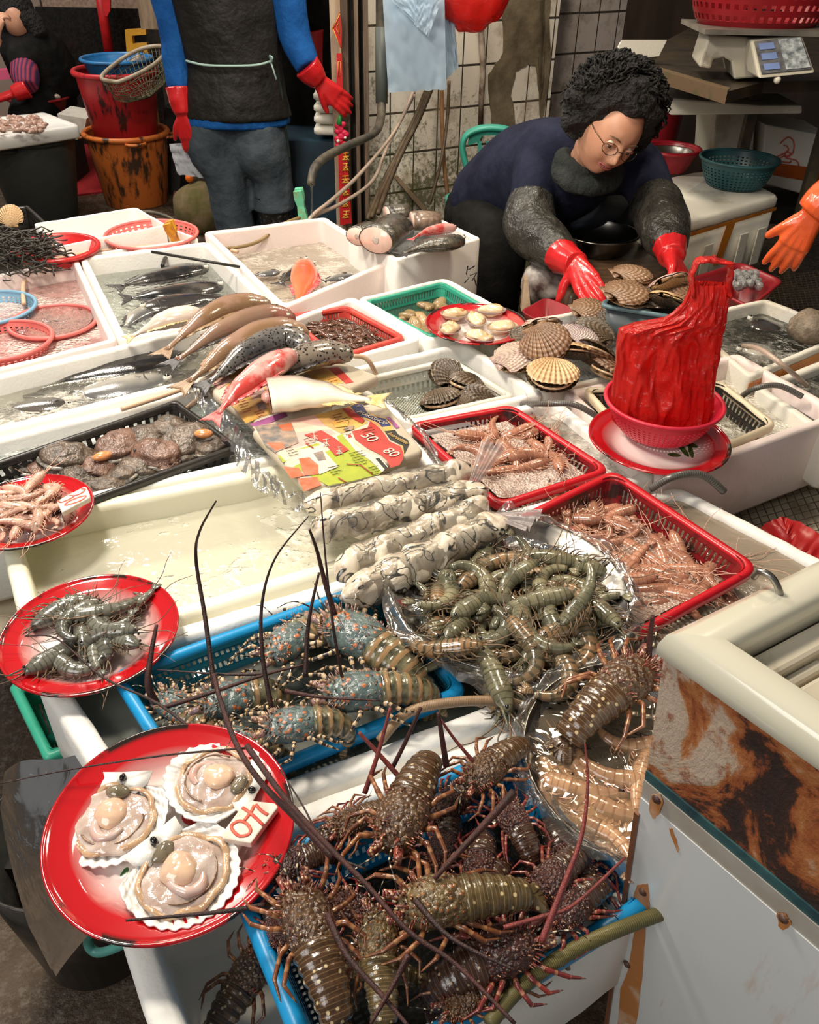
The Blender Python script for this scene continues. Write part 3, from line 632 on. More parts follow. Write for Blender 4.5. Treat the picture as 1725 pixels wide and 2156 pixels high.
M['brownprawn'] = banded('brown_shrimp_shell', (0.16, 0.06, 0.03), (0.06, 0.02, 0.012), 7, 0.6, 0.25, c2=(0.09, 0.035, 0.02), vary=0.5)
M['eye'] = mat('black_eye', (0.005, 0.005, 0.005), None, rough=0.08, coat=1)
M['leg_dark'] = mat('dark_thin_limb', (0.10, 0.08, 0.05), (0.22, 0.13, 0.07), 40, 0.35)
M['leg_pink'] = mat('pale_thin_limb', (0.62, 0.32, 0.22), (0.7, 0.45, 0.32), 40, 0.35)
def shrimp(kind, m, ml, L=0.10, curl=2.6, seed=0, fat=1.0):
    r = random.Random(seed); T = thing(kind, 'prototype', 'prawn', local=True); n = 40; pts = []; a = curl*0.12; x = y = 0; ds = L/n
    for i in range(n+1):
        s = i/n; pts.append(Vector((x, y, 0))); k = 0 if s < 0.34 else curl*1.05/0.66/n*(0.6+0.8*(s-0.34)/0.66)
        a += k; x -= math.cos(a)*ds; y -= math.sin(a)*ds
    c = sum(pts, Vector())/len(pts); pts = [p - c for p in pts]
    def rad(s):
        base = (0.02 + 0.085*min(1, (s/0.16))**0.7) if s < 0.16 else (0.105 if s < 0.36 else 0.105 - 0.075*((s-0.36)/0.64)**1.15)
        seg = abs(math.sin((s-0.36)/0.1*PI)) if s > 0.36 else 1
        return L*base*fat*(0.945 + 0.055*seg if s > 0.36 else 1)
    h = int(n*0.36)
    obj('carapace', tube(pts[:h+1], [rad(i/n) for i in range(h+1)], 10, flat=0.82, up=(0, 0, 1)), m, T)
    g = tube(pts[h-1:int(n*0.97)], [rad(i/n)*0.99 for i in range(h-1, int(n*0.97))], 10, flat=0.82, up=(0, 0, 1)); obj('abdomen', g, m, T)
    g = G(); e = pts[int(n*0.95)]; d = (pts[-1]-pts[-4]).normalized(); w = Vector((-d.y, d.x, 0))
    for k in (-1, -0.45, 0.45, 1):
        q = (d + w*k*0.55).normalized(); tube([e, e+q*L*0.07, e+q*L*0.13], [L*0.014, L*0.03, L*0.008], 6, flat=0.25, g=g, up=(0, 0, 1))
    obj('tail_fan', g, m, T)
    hd = pts[0]; f = (pts[0]-pts[3]).normalized(); sd = Vector((-f.y, f.x, 0)); inn = 1 if curl > 0 else -1
    g = G(); tube([pts[2]+Vector((0, 0, 0))-sd*inn*L*0.045, hd+f*L*0.10-sd*inn*L*0.05, hd+f*L*0.17-sd*inn*L*0.062], [L*0.014, L*0.008, L*0.001], 5, g=g); obj('rostrum', g, m, T)
    for z in (1, -1):
        obj('eye', ball(hd - f*L*0.01 + Vector((0, 0, z*L*0.05)) - sd*inn*L*0.03, L*0.017, 8, 6), M['eye'], T)
        pa = [hd]; dd = f.copy(); 
        for i in range(5): dd = (dd + Vector((r.uniform(-.4, .4), r.uniform(-.4, .4), r.uniform(-.1, .16)))).normalized(); pa.append(pa[-1]+dd*L*0.13)
        obj('antenna', tube(smoothpath(pa, 3), [L*0.008, L*0.003], 4), ml, T)
    g = G()
    for i in range(9):
        k = int(n*(0.10+0.075*i)); p = pts[k]; tt = (pts[max(k-1, 0)]-pts[k+1]).normalized(); nn = Vector((-tt.y, tt.x, 0))*inn
        for z in (1, -1):
            b = p + nn*rad(k/n)*0.8 + Vector((0, 0, z*L*0.02)); q = (nn + tt*(0.9 if i < 5 else -0.3) + Vector((0, 0, z*0.3))).normalized(); ll = L*(0.16 if i < 5 else 0.09)
            tube([b, b+q*ll*0.5, b+(q+tt*0.6).normalized()*ll], [L*0.012, L*0.008, L*0.003], 4, g=g)
    obj('legs', g, ml, T)
    T['len'] = L; return T
# ---------------------------------------------------------------- spiny lobster
def lobster(kind, mc, ma, ml, mh, seed=0, curl=0.6, bumps=True):
    """0.26 long, head towards +X, lying on its belly"""
    r = random.Random(seed); T = thing(kind, 'prototype', 'lobster', local=True)
    # carapace
    cp = [Vector((0.0, 0, 0.030)), Vector((0.02, 0, 0.034)), Vector((0.05, 0, 0.036)), Vector((0.08, 0, 0.034)), Vector((0.105, 0, 0.030)), Vector((0.118, 0, 0.028))]
    g = tube(smoothpath(cp, 4), [0.040, 0.046, 0.049, 0.046, 0.037, 0.027], 20, flat=0.72, up=(0, 0, 1)); g.jit(0.0015, 90, seed); obj('carapace', g, mc, T)
    g = G()
    for i in range(110):
        x = 0.005 + 0.108*r.random()**0.8; a = r.uniform(-1.35, 1.35); rr = 0.047 if x < 0.085 else 0.047 - (x-0.085)*0.5
        p = Vector((x, math.sin(a)*rr, 0.034 + math.cos(a)*rr*0.71)); nrm = Vector((0.45, math.sin(a), math.cos(a))).normalized(); k = (0.0022 + 0.0035*(x > 0.075))*r.uniform(0.7, 1.5)
        tube([p - nrm*0.002, p + nrm*k*0.7, p + nrm*k*1.7], [0.0020, 0.0014, 0.0002], 5, g=g)
    for s in (1, -1): tube([Vector((0.10, s*0.012, 0.048)), Vector((0.118, s*0.014, 0.062)), Vector((0.131, s*0.012, 0.067))], [0.0055, 0.0035, 0.0004], 7, g=g)
    obj('spines', g, mh, T)
    for s in (1, -1): obj('eye', ball((0.116, s*0.021, 0.044), 0.0055, 10, 8), M['eye'], T)
    # abdomen
    pts = []; x = 0.004; z = 0.031; a = 0.0
    for i in range(25):
        pts.append(Vector((x, 0, z))); a += curl/24*(0.4+1.2*i/24); x -= math.cos(a)*0.0053; z -= math.sin(a)*0.0053
    def rr(i): s = i/24; return (0.0455 - 0.0165*s)*(0.92 + 0.11*abs(math.sin(s*6*PI)))
    obj('abdomen', tube(pts, [rr(i) for i in range(25)], 18, flat=0.74, up=(0, 0, 1)), ma, T)
    e = pts[-1]; d = (pts[-1]-pts[-3]).normalized(); g = G()
    for k in (-1.0, -0.5, 0, 0.5, 1.0):
        q = (d + Vector((0, k*0.75, 0))).normalized(); tube([e-d*0.006, e+q*0.022, e+q*0.040+Vector((0, 0, -0.003)), e+q*0.048+Vector((0, 0, -0.004))], [0.006, 0.0105, 0.010, 0.003], 8, flat=0.16, g=g, up=(0, 0, 1))
    obj('tail_fan', g, ma, T)
    # antenna bases
    g = G()
    for s in (1, -1):
        tube(smoothpath([Vector((0.105, s*0.014, 0.036)), Vector((0.124, s*0.020, 0.042)), Vector((0.146, s*0.026, 0.046))], 3), [0.010, 0.0095, 0.007], 9, g=g)
        for i in range(14):
            p = Vector((0.112+0.034*r.random(), s*(0.016+0.008*r.random()), 0.048+0.003*r.random())); tube([p, p+Vector((0.004, s*0.004*r.random(), 0.007))], [0.0016, 0.0002], 5, g=g)
    obj('antenna_base', g, mh, T)
    for s in (1, -1):
        for i in range(5):
            b = Vector((0.092-0.018*i, s*0.030, 0.018)); yaw = (0.85-0.5*i)+r.uniform(-.3, .3); out = Vector((math.sin(yaw), s*(0.35+0.65*math.cos(yaw)), 0)).normalized(); fw = Vector((1, 0, 0))*(1 if i < 3 else -0.6)
            L_ = 0.088+0.02*r.random(); k1 = b+out*L_*0.36+Vector((0, 0, 0.024*r.random()+0.004)); k2 = k1+(out*0.7+fw*r.uniform(.3, .9)).normalized()*L_*0.38+Vector((0, 0, -0.012)); k3 = k2+(out*0.2+fw+Vector((0, s*r.uniform(-.5, .2), 0))).normalized()*L_*0.34+Vector((0, 0, -0.014))
            obj('leg', tube([b, b.lerp(k1, .5), k1, k1.lerp(k2, .12), k1.lerp(k2, .6), k2, k2.lerp(k3, .12), k2.lerp(k3, .6), k3], [0.0062, 0.0054, 0.0056, 0.0044, 0.0046, 0.0044, 0.0034, 0.0026, 0.0008], 7), ml, T)
        obj('antennule', tube(smoothpath([Vector((0.118, s*0.006, 0.040)), Vector((0.15, s*0.012, 0.055)), Vector((0.18, s*0.03, 0.06+0.01*r.random())), Vector((0.205, s*0.05, 0.05))], 4), [0.0022, 0.0016, 0.0007], 5), M['antennule'], T)
    return T
M['antennule'] = banded('black_and_cream_feeler', (0.02, 0.015, 0.012), (0.75, 0.62, 0.42), 5, 0.7, 0.4, mott=3, coat=0)
def lobmat(name, base, c2, bump, dots):
    m, t, o = nt(name); co = coords(t); n = noiset(t, co, 35, 5, 0.65)
    col = ramp(t, n, [(0.3, c2), (0.6, base)]); v = voro(t, co, dots[1])
    col = mixc(t, ramp(t, v, [(dots[2], 1.0), (dots[2]+0.1, 0.0)]), col, dots[0])
    bsdf(t, o, col, 0.28, coat=0.5, bump=mathn(t, 'SUBTRACT', n, mathn(t, 'MULTIPLY', v, 0.8)), bs=bump, bd=0.004); return m
M['lc_brown'] = lobmat('brown_lobster_shell', (0.115, 0.062, 0.028), (0.035, 0.014, 0.009), 0.9, ((0.28, 0.16, 0.075), 95, 0.16))
M['lc_olive'] = lobmat('olive_lobster_shell', (0.17, 0.115, 0.045), (0.055, 0.032, 0.014), 0.9, ((0.34, 0.12, 0.035), 80, 0.18))
M['lc_dark'] = lobmat('dark_purple_lobster_shell', (0.075, 0.026, 0.020), (0.022, 0.009, 0.010), 0.9, ((0.30, 0.11, 0.05), 110, 0.14))
M['lc_blue'] = lobmat('blue_grey_lobster_shell', (0.12, 0.17, 0.16), (0.045, 0.08, 0.09), 0.7, ((0.52, 0.15, 0.05), 62, 0.24))
M['la_brown'] = banded('brown_lobster_tail', (0.085, 0.042, 0.019), (0.20, 0.12, 0.055), 18, 0.86, 0.22, spot=((0.62, 0.48, 0.27), 60, 0.16), mott=60)
M['la_olive'] = banded('olive_lobster_tail', (0.115, 0.08, 0.032), (0.26, 0.175, 0.08), 18, 0.87, 0.22, spot=((0.62, 0.5, 0.28), 50, 0.14), mott=60)
M['la_dark'] = banded('dark_lobster_tail', (0.05, 0.022, 0.014), (0.14, 0.07, 0.035), 18, 0.86, 0.2, spot=((0.45, 0.33, 0.2), 60, 0.13), mott=60)
M['la_painted'] = banded('olive_cream_black_tail', (0.20, 0.18, 0.10), (0.38, 0.23, 0.11), 6, 0.62, 0.18, c2=(0.03, 0.03, 0.02), mott=38)
M['ll_orange'] = banded('orange_brown_lobster_leg', (0.26, 0.085, 0.028), (0.42, 0.20, 0.08), 4, 0.8, 0.3, c2=(0.12, 0.035, 0.015))
M['ll_red'] = banded('dark_red_lobster_leg', (0.28, 0.03, 0.022), (0.48, 0.22, 0.12), 4, 0.85, 0.3, c2=(0.12, 0.02, 0.02))
M['ll_cream'] = banded('black_and_cream_lobster_leg', (0.03, 0.022, 0.018), (0.66, 0.46, 0.26), 7, 0.55, 0.35, mott=90)
M['lh_mix'] = lobmat('reddish_spines', (0.30, 0.055, 0.035), (0.07, 0.06, 0.05), 0.5, ((0.66, 0.42, 0.24), 120, 0.3))
M['lh_purple'] = lobmat('purple_grey_spines', (0.26, 0.19, 0.22), (0.45, 0.20, 0.08), 0.5, ((0.72, 0.52, 0.30), 110, 0.35))
M['whip'] = mat('dark_red_antenna', (0.028, 0.008, 0.007), (0.075, 0.018, 0.014), 30, 0.45, bs=0.5, bsc=300)
M['whip_blk'] = mat('black_antenna', (0.014, 0.008, 0.007), (0.05, 0.016, 0.014), 30, 0.35, bs=0.5, bsc=300)
M['whip_red'] = mat('red_antenna', (0.26, 0.03, 0.022), (0.15, 0.02, 0.018), 30, 0.3, coat=0.4, bs=0.5, bsc=300)
# ---------------------------------------------------------------- bivalves
def scallop_valve(R_=0.05, dome=0.018, ribs=17, g=None, sgn=1, rip=0.03, wob=0.0, seed=0, ears=True):
    """fan from the hinge at the origin towards +Y"""
    def f(u, v):
        a = (u-0.5)*2; ang = a*1.36; rmax = R_*(2.0*math.cos(ang*0.78)**0.75)*(1 + 0.012*math.cos(u*ribs*2*PI) + wob*noise.noise(Vector((u*3, seed, 0))))
        rr = v*rmax; x = math.sin(ang*0.90)*rr*0.85; y = math.cos(ang*0.90)*rr
        dd = max(0, 1 - ((x/(R_*1.05))**2 + ((y-R_)/(R_*1.02))**2)); z = dome*dd**0.55 + dome*rip*3*math.cos(u*ribs*2*PI)*v*(dd > 0)*min(1, dd*5)
        return Vector((x, y, sgn*z))
    g = grid(f, ribs*6, 16, g)
    if ears:
        w = R_*0.56
        for s in (1, -1): slab([Vector((0, -R_*0.02, 0)), Vector((s*w, -R_*0.04, 0)), Vector((s*w*0.92, R_*0.20, sgn*dome*0.15)), Vector((s*w*0.55, R_*0.42, sgn*dome*0.3)), Vector((0, R_*0.3, sgn*dome*0.4))], Vector((0, 0, 0.0012)), g)
    return g
def ribmat(name, c1, c2, c3, mott=18, rings_=9, pos=(0.42, 0.6), freq=17):
    m, t, o = nt(name); st = sep(t, stattr(t)); co = coords(t); n = noiset(t, co, mott, 5, 0.65)
    w = mathn(t, 'MULTIPLY', mathn(t, 'ADD', mathn(t, 'SINE', mathn(t, 'MULTIPLY', st[0], freq*2*PI)), 1), 0.5)
    rg = mathn(t, 'MULTIPLY', mathn(t, 'SINE', mathn(t, 'MULTIPLY', st[1], rings_*6.3)), 0.09)
    col = ramp(t, mathn(t, 'ADD', n, rg), [(pos[0], c1), (pos[1], c2)]); col = mixc(t, mathn(t, 'MULTIPLY', w, 0.55), col, c3)
    bsdf(t, o, col, 0.35, coat=0.25, bump=mathn(t, 'ADD', w, mathn(t, 'ADD', n, mathn(t, 'MULTIPLY', rg, 4))), bs=0.5, bd=0.003); return m
M['sc_tan'] = ribmat('tan_scallop_shell', (0.62, 0.40, 0.20), (0.46, 0.26, 0.11), (0.72, 0.52, 0.30))
M['sc_brown'] = ribmat('brown_scallop_shell', (0.085, 0.035, 0.02), (0.24, 0.12, 0.06), (0.42, 0.27, 0.16), pos=(0.40, 0.62))
M['sc_pink'] = ribmat('pale_pink_scallop_shell', (0.58, 0.42, 0.34), (0.28, 0.13, 0.12), (0.70, 0.58, 0.46), pos=(0.45, 0.6))
M['sc_dark'] = ribmat('dark_brown_shell', (0.05, 0.035, 0.022), (0.13, 0.085, 0.05), (0.16, 0.11, 0.06))
M['sc_white'] = ribmat('white_scallop_shell', (0.86, 0.84, 0.80), (0.80, 0.77, 0.72), (0.92, 0.91, 0.88))
M['purple_in'] = ribmat('purple_shell', (0.55, 0.45, 0.42), (0.30, 0.18, 0.30), (0.65, 0.55, 0.48), rings_=14)
def scallop(m1, m2, R_=0.05, gape=0.10, seed=0):
    T = thing('scallop', 'prototype', 'scallop', local=True)
    g = scallop_valve(R_, R_*0.36, seed=seed, wob=0.06); g.xf(Matrix.Translation((0, -R_, 0.0)) @ Matrix.Rotation(gape, 4, 'X')); obj('upper_shell', g, m1, T)
    g = scallop_valve(R_, R_*0.26, sgn=-1, seed=seed+3, wob=0.06); g.xf(Matrix.Translation((0, -R_, 0.0))); obj('lower_shell', g, m2, T)
    g = tube([Vector((math.sin(a)*R_*0.86, math.cos(a)*R_*0.90, R_*gape*0.6)) for a in [i/24*4.6-2.3 for i in range(25)]], R_*0.05, 6); obj('mantle', g, M['mantle'], T)
    return T
M['mantle'] = mat('moist_mantle', (0.62, 0.42, 0.25), (0.45, 0.27, 0.15), 50, 0.2, coat=0.8, bs=0.5, bsc=90)
M['meat'] = mat('scallop_meat', (0.80, 0.56, 0.38), (0.68, 0.46, 0.34), 60, 0.18, coat=0.9, sss=0.35, bs=0.15, bsc=40)
M['gel'] = mat('pale_translucent_flesh', (0.66, 0.56, 0.50), (0.46, 0.33, 0.27), 34, 0.12, coat=1.0, sss=0.3, bs=0.6, bsc=55)
M['clam'] = banded('ringed_clam_shell', (0.40, 0.27, 0.13), (0.22, 0.13, 0.06), 1, 0.9, 0.35, c2=(0.26, 0.16, 0.07), vary=0.5)
def clam(L=0.05):
    T = thing('clam', 'prototype', 'clam', local=True)
    def fn(d): return 1 + 0.02*math.sin(d.y*40)
    for s, nm in ((1, 'upper_shell'), (-1, 'lower_shell')):
        g = G()
        def f(u, v):
            th = v*PI/2; a = u*2*PI; rr = math.sin(th); x = math.cos(a)*rr*L*0.5; y = math.sin(a)*rr*L*0.29*(1+0.15*math.cos(a)); z = math.cos(th)**0.8*L*0.17*(1+0.05*math.sin(v*34))
            return Vector((x, y, s*z))
        grid(f, 28, 16, g); obj(nm, g, M['clam'], T)
    return T
# ---------------------------------------------------------------- fish laid out along a pixel path
def fish(name, label, path, z, H, Wd, m, mfin, cat='fish', group=None, tail=1.0, dors=1, eye=True, cut=False, zs=None, prof=None, belly=None, tailw=1.1, eyec=None, pect=True):
    """path: head -> tail pixels; H full depth of the body in the plane, Wd thickness"""
    zz = zs or [z]*len(path); pts = smoothpath([P(x, y, q) for (x, y), q in zip(path, zz)], 6); n = len(pts)
    T = thing(name, label, cat, tuple(sum(pts, Vector())/n - Vector((0, 0, Wd/2))), group)
    L_ = sum((pts[i+1]-pts[i]).length for i in range(n-1)); body = int(n*0.90) if tail else n-1
    pr = prof or [(0, 0.10), (0.04, 0.42), (0.12, 0.72), (0.28, 0.98), (0.42, 1.0), (0.6, 0.82), (0.8, 0.42), (0.92, 0.20), (1.0, 0.24)]
    def pf(s):
        for (a, p), (b, q) in zip(pr, pr[1:]):
            if s <= b: t = (s-a)/(b-a); t = t*t*(3-2*t); return p + (q-p)*t
        return pr[-1][1]
    g = G(); vs = []; st = []; k = 20; seg = body
    for i in range(seg+1):
        p = pts[i]; d = (pts[min(i+1, n-1)] - pts[max(i-1, 0)]).normalized(); w = Vector((0, 0, 1)).cross(d).normalized(); up = d.cross(w); s = i/seg
        for j in range(k):
            a = 2*PI*j/k; hh = H/2*pf(s); ww = Wd/2*pf(s)**0.8*(1 if s < 0.7 else 1-0.5*(s-0.7)/0.3)
            vs.append(p + w*math.cos(a)*hh + up*math.sin(a)*ww); st.append((s, 0.5+0.5*math.cos(a)))
    fs = [(i*k+j, i*k+(j+1) % k, (i+1)*k+(j+1) % k, (i+1)*k+j) for i in range(seg) for j in range(k)] + [tuple(range(k))[::-1], tuple(seg*k+j for j in range(k))]
    g.add(vs, fs, st); obj('body', g, m, T)
    def fr(s):
        i = min(int(s*seg), n-2); d = (pts[i+1]-pts[max(i-1, 0)]).normalized(); w = Vector((0, 0, 1)).cross(d).normalized(); return pts[i], d, w, Vector((0, 0, 1))
    if tail:
        p, d, w, up = fr(0.985); tl = L_*0.13*tail; g = G()
        def tf(u, v):
            a = (u-0.5)*2; ln = tl*(0.78+0.30*abs(a)+0.03*math.sin(u*40)); return p + d*(v*ln) + w*(a*(H*0.10 + v*H*0.30*tailw)) + up*(0.0006*math.sin(u*60)*v)
        grid(tf, 24, 6, g); obj('tail_fin', g, mfin, T, solid=0.0012)
    if dors:
        for sg, s0, s1, nm, hh in ((1, 0.30, 0.86, 'dorsal_fin', 0.20), (-1, 0.60, 0.84, 'anal_fin', 0.16)):
            g = G()
            def ff(u, v, sg=sg, s0=s0, s1=s1, hh=hh):
                s = s0+(s1-s0)*u; p, d, w, up = fr(s); e = H/2*pf(s)*0.9; return p + w*(sg*(e + v*H*hh*dors*(0.5+0.5*math.sin(u*PI))*(1+0.15*math.sin(u*50)))) + d*(v*H*0.12)
            grid(ff, 30, 3, g); obj(nm, g, mfin, T, solid=0.001)
    if eye:
        p, d, w, up = fr(0.085); e = p + up*(Wd/2*pf(0.085)**0.8*0.80) + w*(H*0.10)
        q = obj('eye', ball(e, H*0.080, 12, 8), eyec or M['white_pl'], T); obj('pupil', ball(e + up*H*0.030, H*0.060, 10, 8), M['eye'], q)
        g = G(); a, d, w, up = fr(0.21)
        tube(smoothpath([a + w*H*0.34*0.8 + up*Wd*0.24, a + d*H*0.10 + up*Wd*0.47, a + d*H*0.03 - w*H*0.30 + up*Wd*0.30], 5), [H*0.008, H*0.014, H*0.008], 5, g=g); obj('gill_edge', g, mfin, T)
        m0, d0, w0, u0 = fr(0.0); g = G(); tube([m0 - w0*H*0.03 + u0*Wd*0.02, fr(0.05)[0] - w0*H*0.13 + u0*Wd*0.20, fr(0.07)[0] - w0*H*0.15 + u0*Wd*0.22], H*0.011, 5, g=g); obj('mouth', g, M['eye'], T)
    if pect:
        p, d, w, up = fr(0.25); b = p + up*Wd*0.44 - w*H*0.06; g = G()
        def pfn(u, v):
            a = (u-0.5)*1.1; return b + (d*math.cos(a) - w*math.sin(a)*0.9)*(v*H*0.36) + up*(0.001+0.02*Wd*v-0.10*Wd*v*v)
        grid(pfn, 10, 4, g); obj('pectoral_fin', g, mfin, T, solid=0.001)
    return T
def fishmat(name, back, belly, spots=None, mott=None, rough=0.18, sc_=14):
    m, t, o = nt(name); st = sep(t, stattr(t)); co = coords(t); n = noiset(t, co, sc_, 4)
    col = ramp(t, mathn(t, 'ADD', st[1], mathn(t, 'MULTIPLY', mathn(t, 'SUBTRACT', n, 0.5), 0.5)), [(0.2, belly), (0.75, back)])
    if mott: col = mixc(t, ramp(t, noiset(t, co, mott[1], 4), [(0.48, 0.0), (0.6, 0.8)]), col, mott[0])
    if spots: col = mixc(t, ramp(t, voro(t, co, spots[1]), [(spots[2], 1.0), (spots[2]+0.06, 0.0)]), col, spots[0])
    bsdf(t, o, col, rough, coat=0.8, bump=voro(t, co, 420), bs=0.12, bd=0.001); return m
M['f_tan'] = fishmat('tan_fish_skin', (0.20, 0.115, 0.06), (0.46, 0.28, 0.19), mott=((0.30, 0.18, 0.13), 16)); M['f_tan2'] = fishmat('brown_fish_skin', (0.20, 0.12, 0.08), (0.36, 0.22, 0.15), mott=((0.25, 0.07, 0.05), 11))
M['f_spot'] = fishmat('spotted_grouper_skin', (0.09, 0.085, 0.08), (0.20, 0.17, 0.15), spots=((0.012, 0.011, 0.010), 150, 0.30), mott=((0.03, 0.03, 0.035), 9))
M['f_spot2'] = fishmat('fine_spotted_grouper_skin', (0.20, 0.165, 0.13), (0.26, 0.21, 0.17), spots=((0.02, 0.016, 0.013), 140, 0.30))
M['f_red'] = fishmat('red_fish_skin', (0.60, 0.06, 0.05), (0.70, 0.30, 0.26), mott=((0.68, 0.42, 0.38), 18))
M['f_silver'] = fishmat('silver_fish_skin', (0.46, 0.38, 0.33), (0.85, 0.80, 0.62), rough=0.22)
M['f_white'] = fishmat('white_fish_skin', (0.62, 0.50, 0.42), (0.86, 0.80, 0.74))
M['f_dark'] = fishmat('black_fish_skin', (0.010, 0.009, 0.009), (0.035, 0.03, 0.027), mott=((0.10, 0.085, 0.07), 9)); M['f_orange'] = fishmat('orange_fish_skin', (0.80, 0.12, 0.04), (0.85, 0.22, 0.10))
M['f_grey'] = fishmat('grey_fish_skin', (0.10, 0.10, 0.10), (0.45, 0.42, 0.36))
M['fin_tan'] = mat('tan_fin', (0.26, 0.16, 0.09), (0.36, 0.25, 0.15), 60, 0.3); M['fin_dark'] = mat('dark_fin', (0.03, 0.028, 0.028), (0.08, 0.07, 0.07), 60, 0.3)
M['fin_red'] = mat('red_fin', (0.55, 0.06, 0.07), (0.65, 0.2, 0.18), 60, 0.3); M['fin_yellow'] = mat('yellow_fin', (0.62, 0.42, 0.12), (0.7, 0.6, 0.4), 40, 0.3)
# ---------------------------------------------------------------- enamel plate
def enamel():
    m, t, o = nt('red_enamel_plate'); st = sep(t, stattr(t)); co = coords(t)
    w = mathn(t, 'ADD', st[0], mathn(t, 'MULTIPLY', mathn(t, 'SUBTRACT', noiset(t, co, 9, 2), 0.5), 0.10))
    col = ramp(t, w, [(0.50, (0.86, 0.80, 0.76)), (0.80, (0.50, 0.008, 0.012)), (1.0, (0.44, 0.006, 0.010))])
    chip = mathn(t, 'MULTIPLY', ramp(t, noiset(t, co, 14, 5, 0.6), [(0.52, 0.0), (0.56, 1.0)]), ramp(t, st[0], [(0.93, 0.0), (0.965, 1.0)]))
    col = mixc(t, chip, col, (0.025, 0.014, 0.010)); bsdf(t, o, col, 0.10, coat=1.0, bump=noiset(t, co, 8, 2), bs=0.05, bd=0.01); return m
M['enamel'] = enamel(); M['enamel_w'] = mat('white_enamel', (0.7, 0.68, 0.64), None, rough=0.15, coat=0.8)
def plate(label, c, z, r, tilt=(0, 0), depth=0.018):
    T = thing('enamel_plate', label, 'plate', tuple(P(*c, z) - Vector((0, 0, depth)))); o = P(*c, z)
    pr = [(0.0001, -depth), (0.35*r, -depth), (0.60*r, -depth*0.98), (0.68*r, -depth*0.8), (0.76*r, -depth*0.35), (0.80*r, -depth*0.28), (0.92*r, -depth*0.1), (0.97*r, 0), (0.985*r, 0.002), (1.0*r, 0.0012), (1.003*r, -0.001)]
    g = lathe(pr, 72); g.st = [(s[0]/r, s[1]) for s in g.st]; mt = Matrix.Translation(o) @ Matrix.Rotation(tilt[0], 4, 'X') @ Matrix.Rotation(tilt[1], 4, 'Y'); g.xf(mt); obj('dish', g, M['enamel'], T)
    g = lathe([(0.985*r, -0.002), (0.78*r, -depth*0.45), (0.70*r, -depth*0.85), (0.62*r, -depth*1.08), (0.0001, -depth*1.10)], 72); g.xf(mt); obj('underside', g, M['enamel_w'], T)
    T['r'] = r; return T, mt
def disc_px(poly, z, th=0.0012, m=None, g=None): return slab([P(x, y, z) for x, y in poly], (0, 0, th), g)

DESC = {}
def describe(kind, p, o, r, where_, deg=None, curl=None):
    dx, dy = (p.x-o.x)/r, (p.y-o.y)/r; q = math.hypot(dx, dy); sec = ('right', 'far right', 'far', 'far left', 'left', 'near left', 'near', 'near right')[int(round(math.atan2(dy, dx)/(PI/4))) % 8]
    pl = 'mid' if q < 0.33 else '%s%s' % (sec.replace(' ', '-'), ' edge' if q > 0.72 else ' part'); hd_ = ''
    if deg is not None: hd_ = ', head ' + ('right', 'away-right', 'away', 'away-left', 'left', 'near-left', 'near', 'near-right')[int(round(deg/45)) % 8]
    s = '%s%s, %s of the %s%s' % ((curl + ' ') if curl else '', kind, pl, where_, hd_); DESC[s] = DESC.get(s, 0)+1; return s
# ================================================================ rusty white chest in the right foreground
chz = 1.12
def CP(px, py, z=chz): return P(px, py, z)
panel_m, t, o = nt('white_enamel_panel'); co = coords(t, 'Object')
st_ = ramp(t, noiset(t, coords(t, 'Object', (14, 14, 2.2)), 1.6, 6, 0.6), [(0.62, 0.0), (0.72, 0.55)])
bsdf(t, o, mixc(t, st_, ramp(t, noiset(t, co, 2.5, 3), [(0.35, (0.66, 0.69, 0.69)), (0.7, (0.78, 0.80, 0.79))]), (0.55, 0.30, 0.13)), 0.22, coat=0.3)
rust_m, t, o = nt('peeling_rust'); co = coords(t, 'Object', (1, 1, 0.8)); n1 = noiset(t, co, 11, 9, 0.62, 0.7); n2 = noiset(t, co, 42, 8, 0.7)
col = ramp(t, n1, [(0.40, (0.022, 0.012, 0.010)), (0.47, (0.05, 0.02, 0.012)), (0.492, (0.34, 0.09, 0.025)), (0.54, (0.50, 0.19, 0.06)), (0.58, (0.60, 0.46, 0.34)), (0.8, (0.64, 0.55, 0.45))])
col = mixc(t, ramp(t, n2, [(0.54, 0.0), (0.62, 0.75)]), col, (0.30, 0.07, 0.02))
bsdf(t, o, col, ramp(t, n1, [(0.4, 0.8), (0.6, 0.4)]), bump=mathn(t, 'ADD', n1, mathn(t, 'MULTIPLY', n2, 0.4)), bs=0.9, bd=0.012)
rim_m = stained('glossy_beige_rim', (0.66, 0.63, 0.50), (0.40, 0.28, 0.15), 5, 0.72, 0.18, coat=0.6)
tealst = mat('chipped_teal_stripe', (0.05, 0.16, 0.16), (0.015, 0.045, 0.06), 16, 0.5, c3=(0.40, 0.48, 0.44), bs=0.3)
T = thing('freezer_chest', 'rusty white chest with glossy beige rim and teal stripe in the right foreground', 'chest', tuple(P(1700, 2100, 0.0)))
# top rim loop: outer corner at pixel (1393,1325); side A runs away to the right, side B runs down to the right
oc = CP(1393, 1327); ra = CP(1725, 1168); rb = CP(1725, 1556)
da = (ra - oc).normalized(); db = (rb - oc).normalized()
la, lb_ = 0.42, 0.42; w = 0.036
def rimbar(a, d, L, inn):
    g = G(); prof = [(0.006, -0.030), (0, -0.024), (0, -0.014), (0.003, -0.004), (0.010, 0), (w-0.006, 0), (w, -0.005), (w, -0.03)]
    vs = []
    for s in (0, L):
        for u, z in prof: vs.append(a + d*(s + (u if s == 0 else 0)*1.0) + inn*u + Vector((0, 0, z)))
    n = len(prof); g.add(vs, [(i, i+1, n+i+1, n+i) for i in range(n-1)]); return g
g = rimbar(oc, da, la, db); g.join(rimbar(oc, db, lb_, da)); o = obj('rim', g, rim_m, T, auto=50)
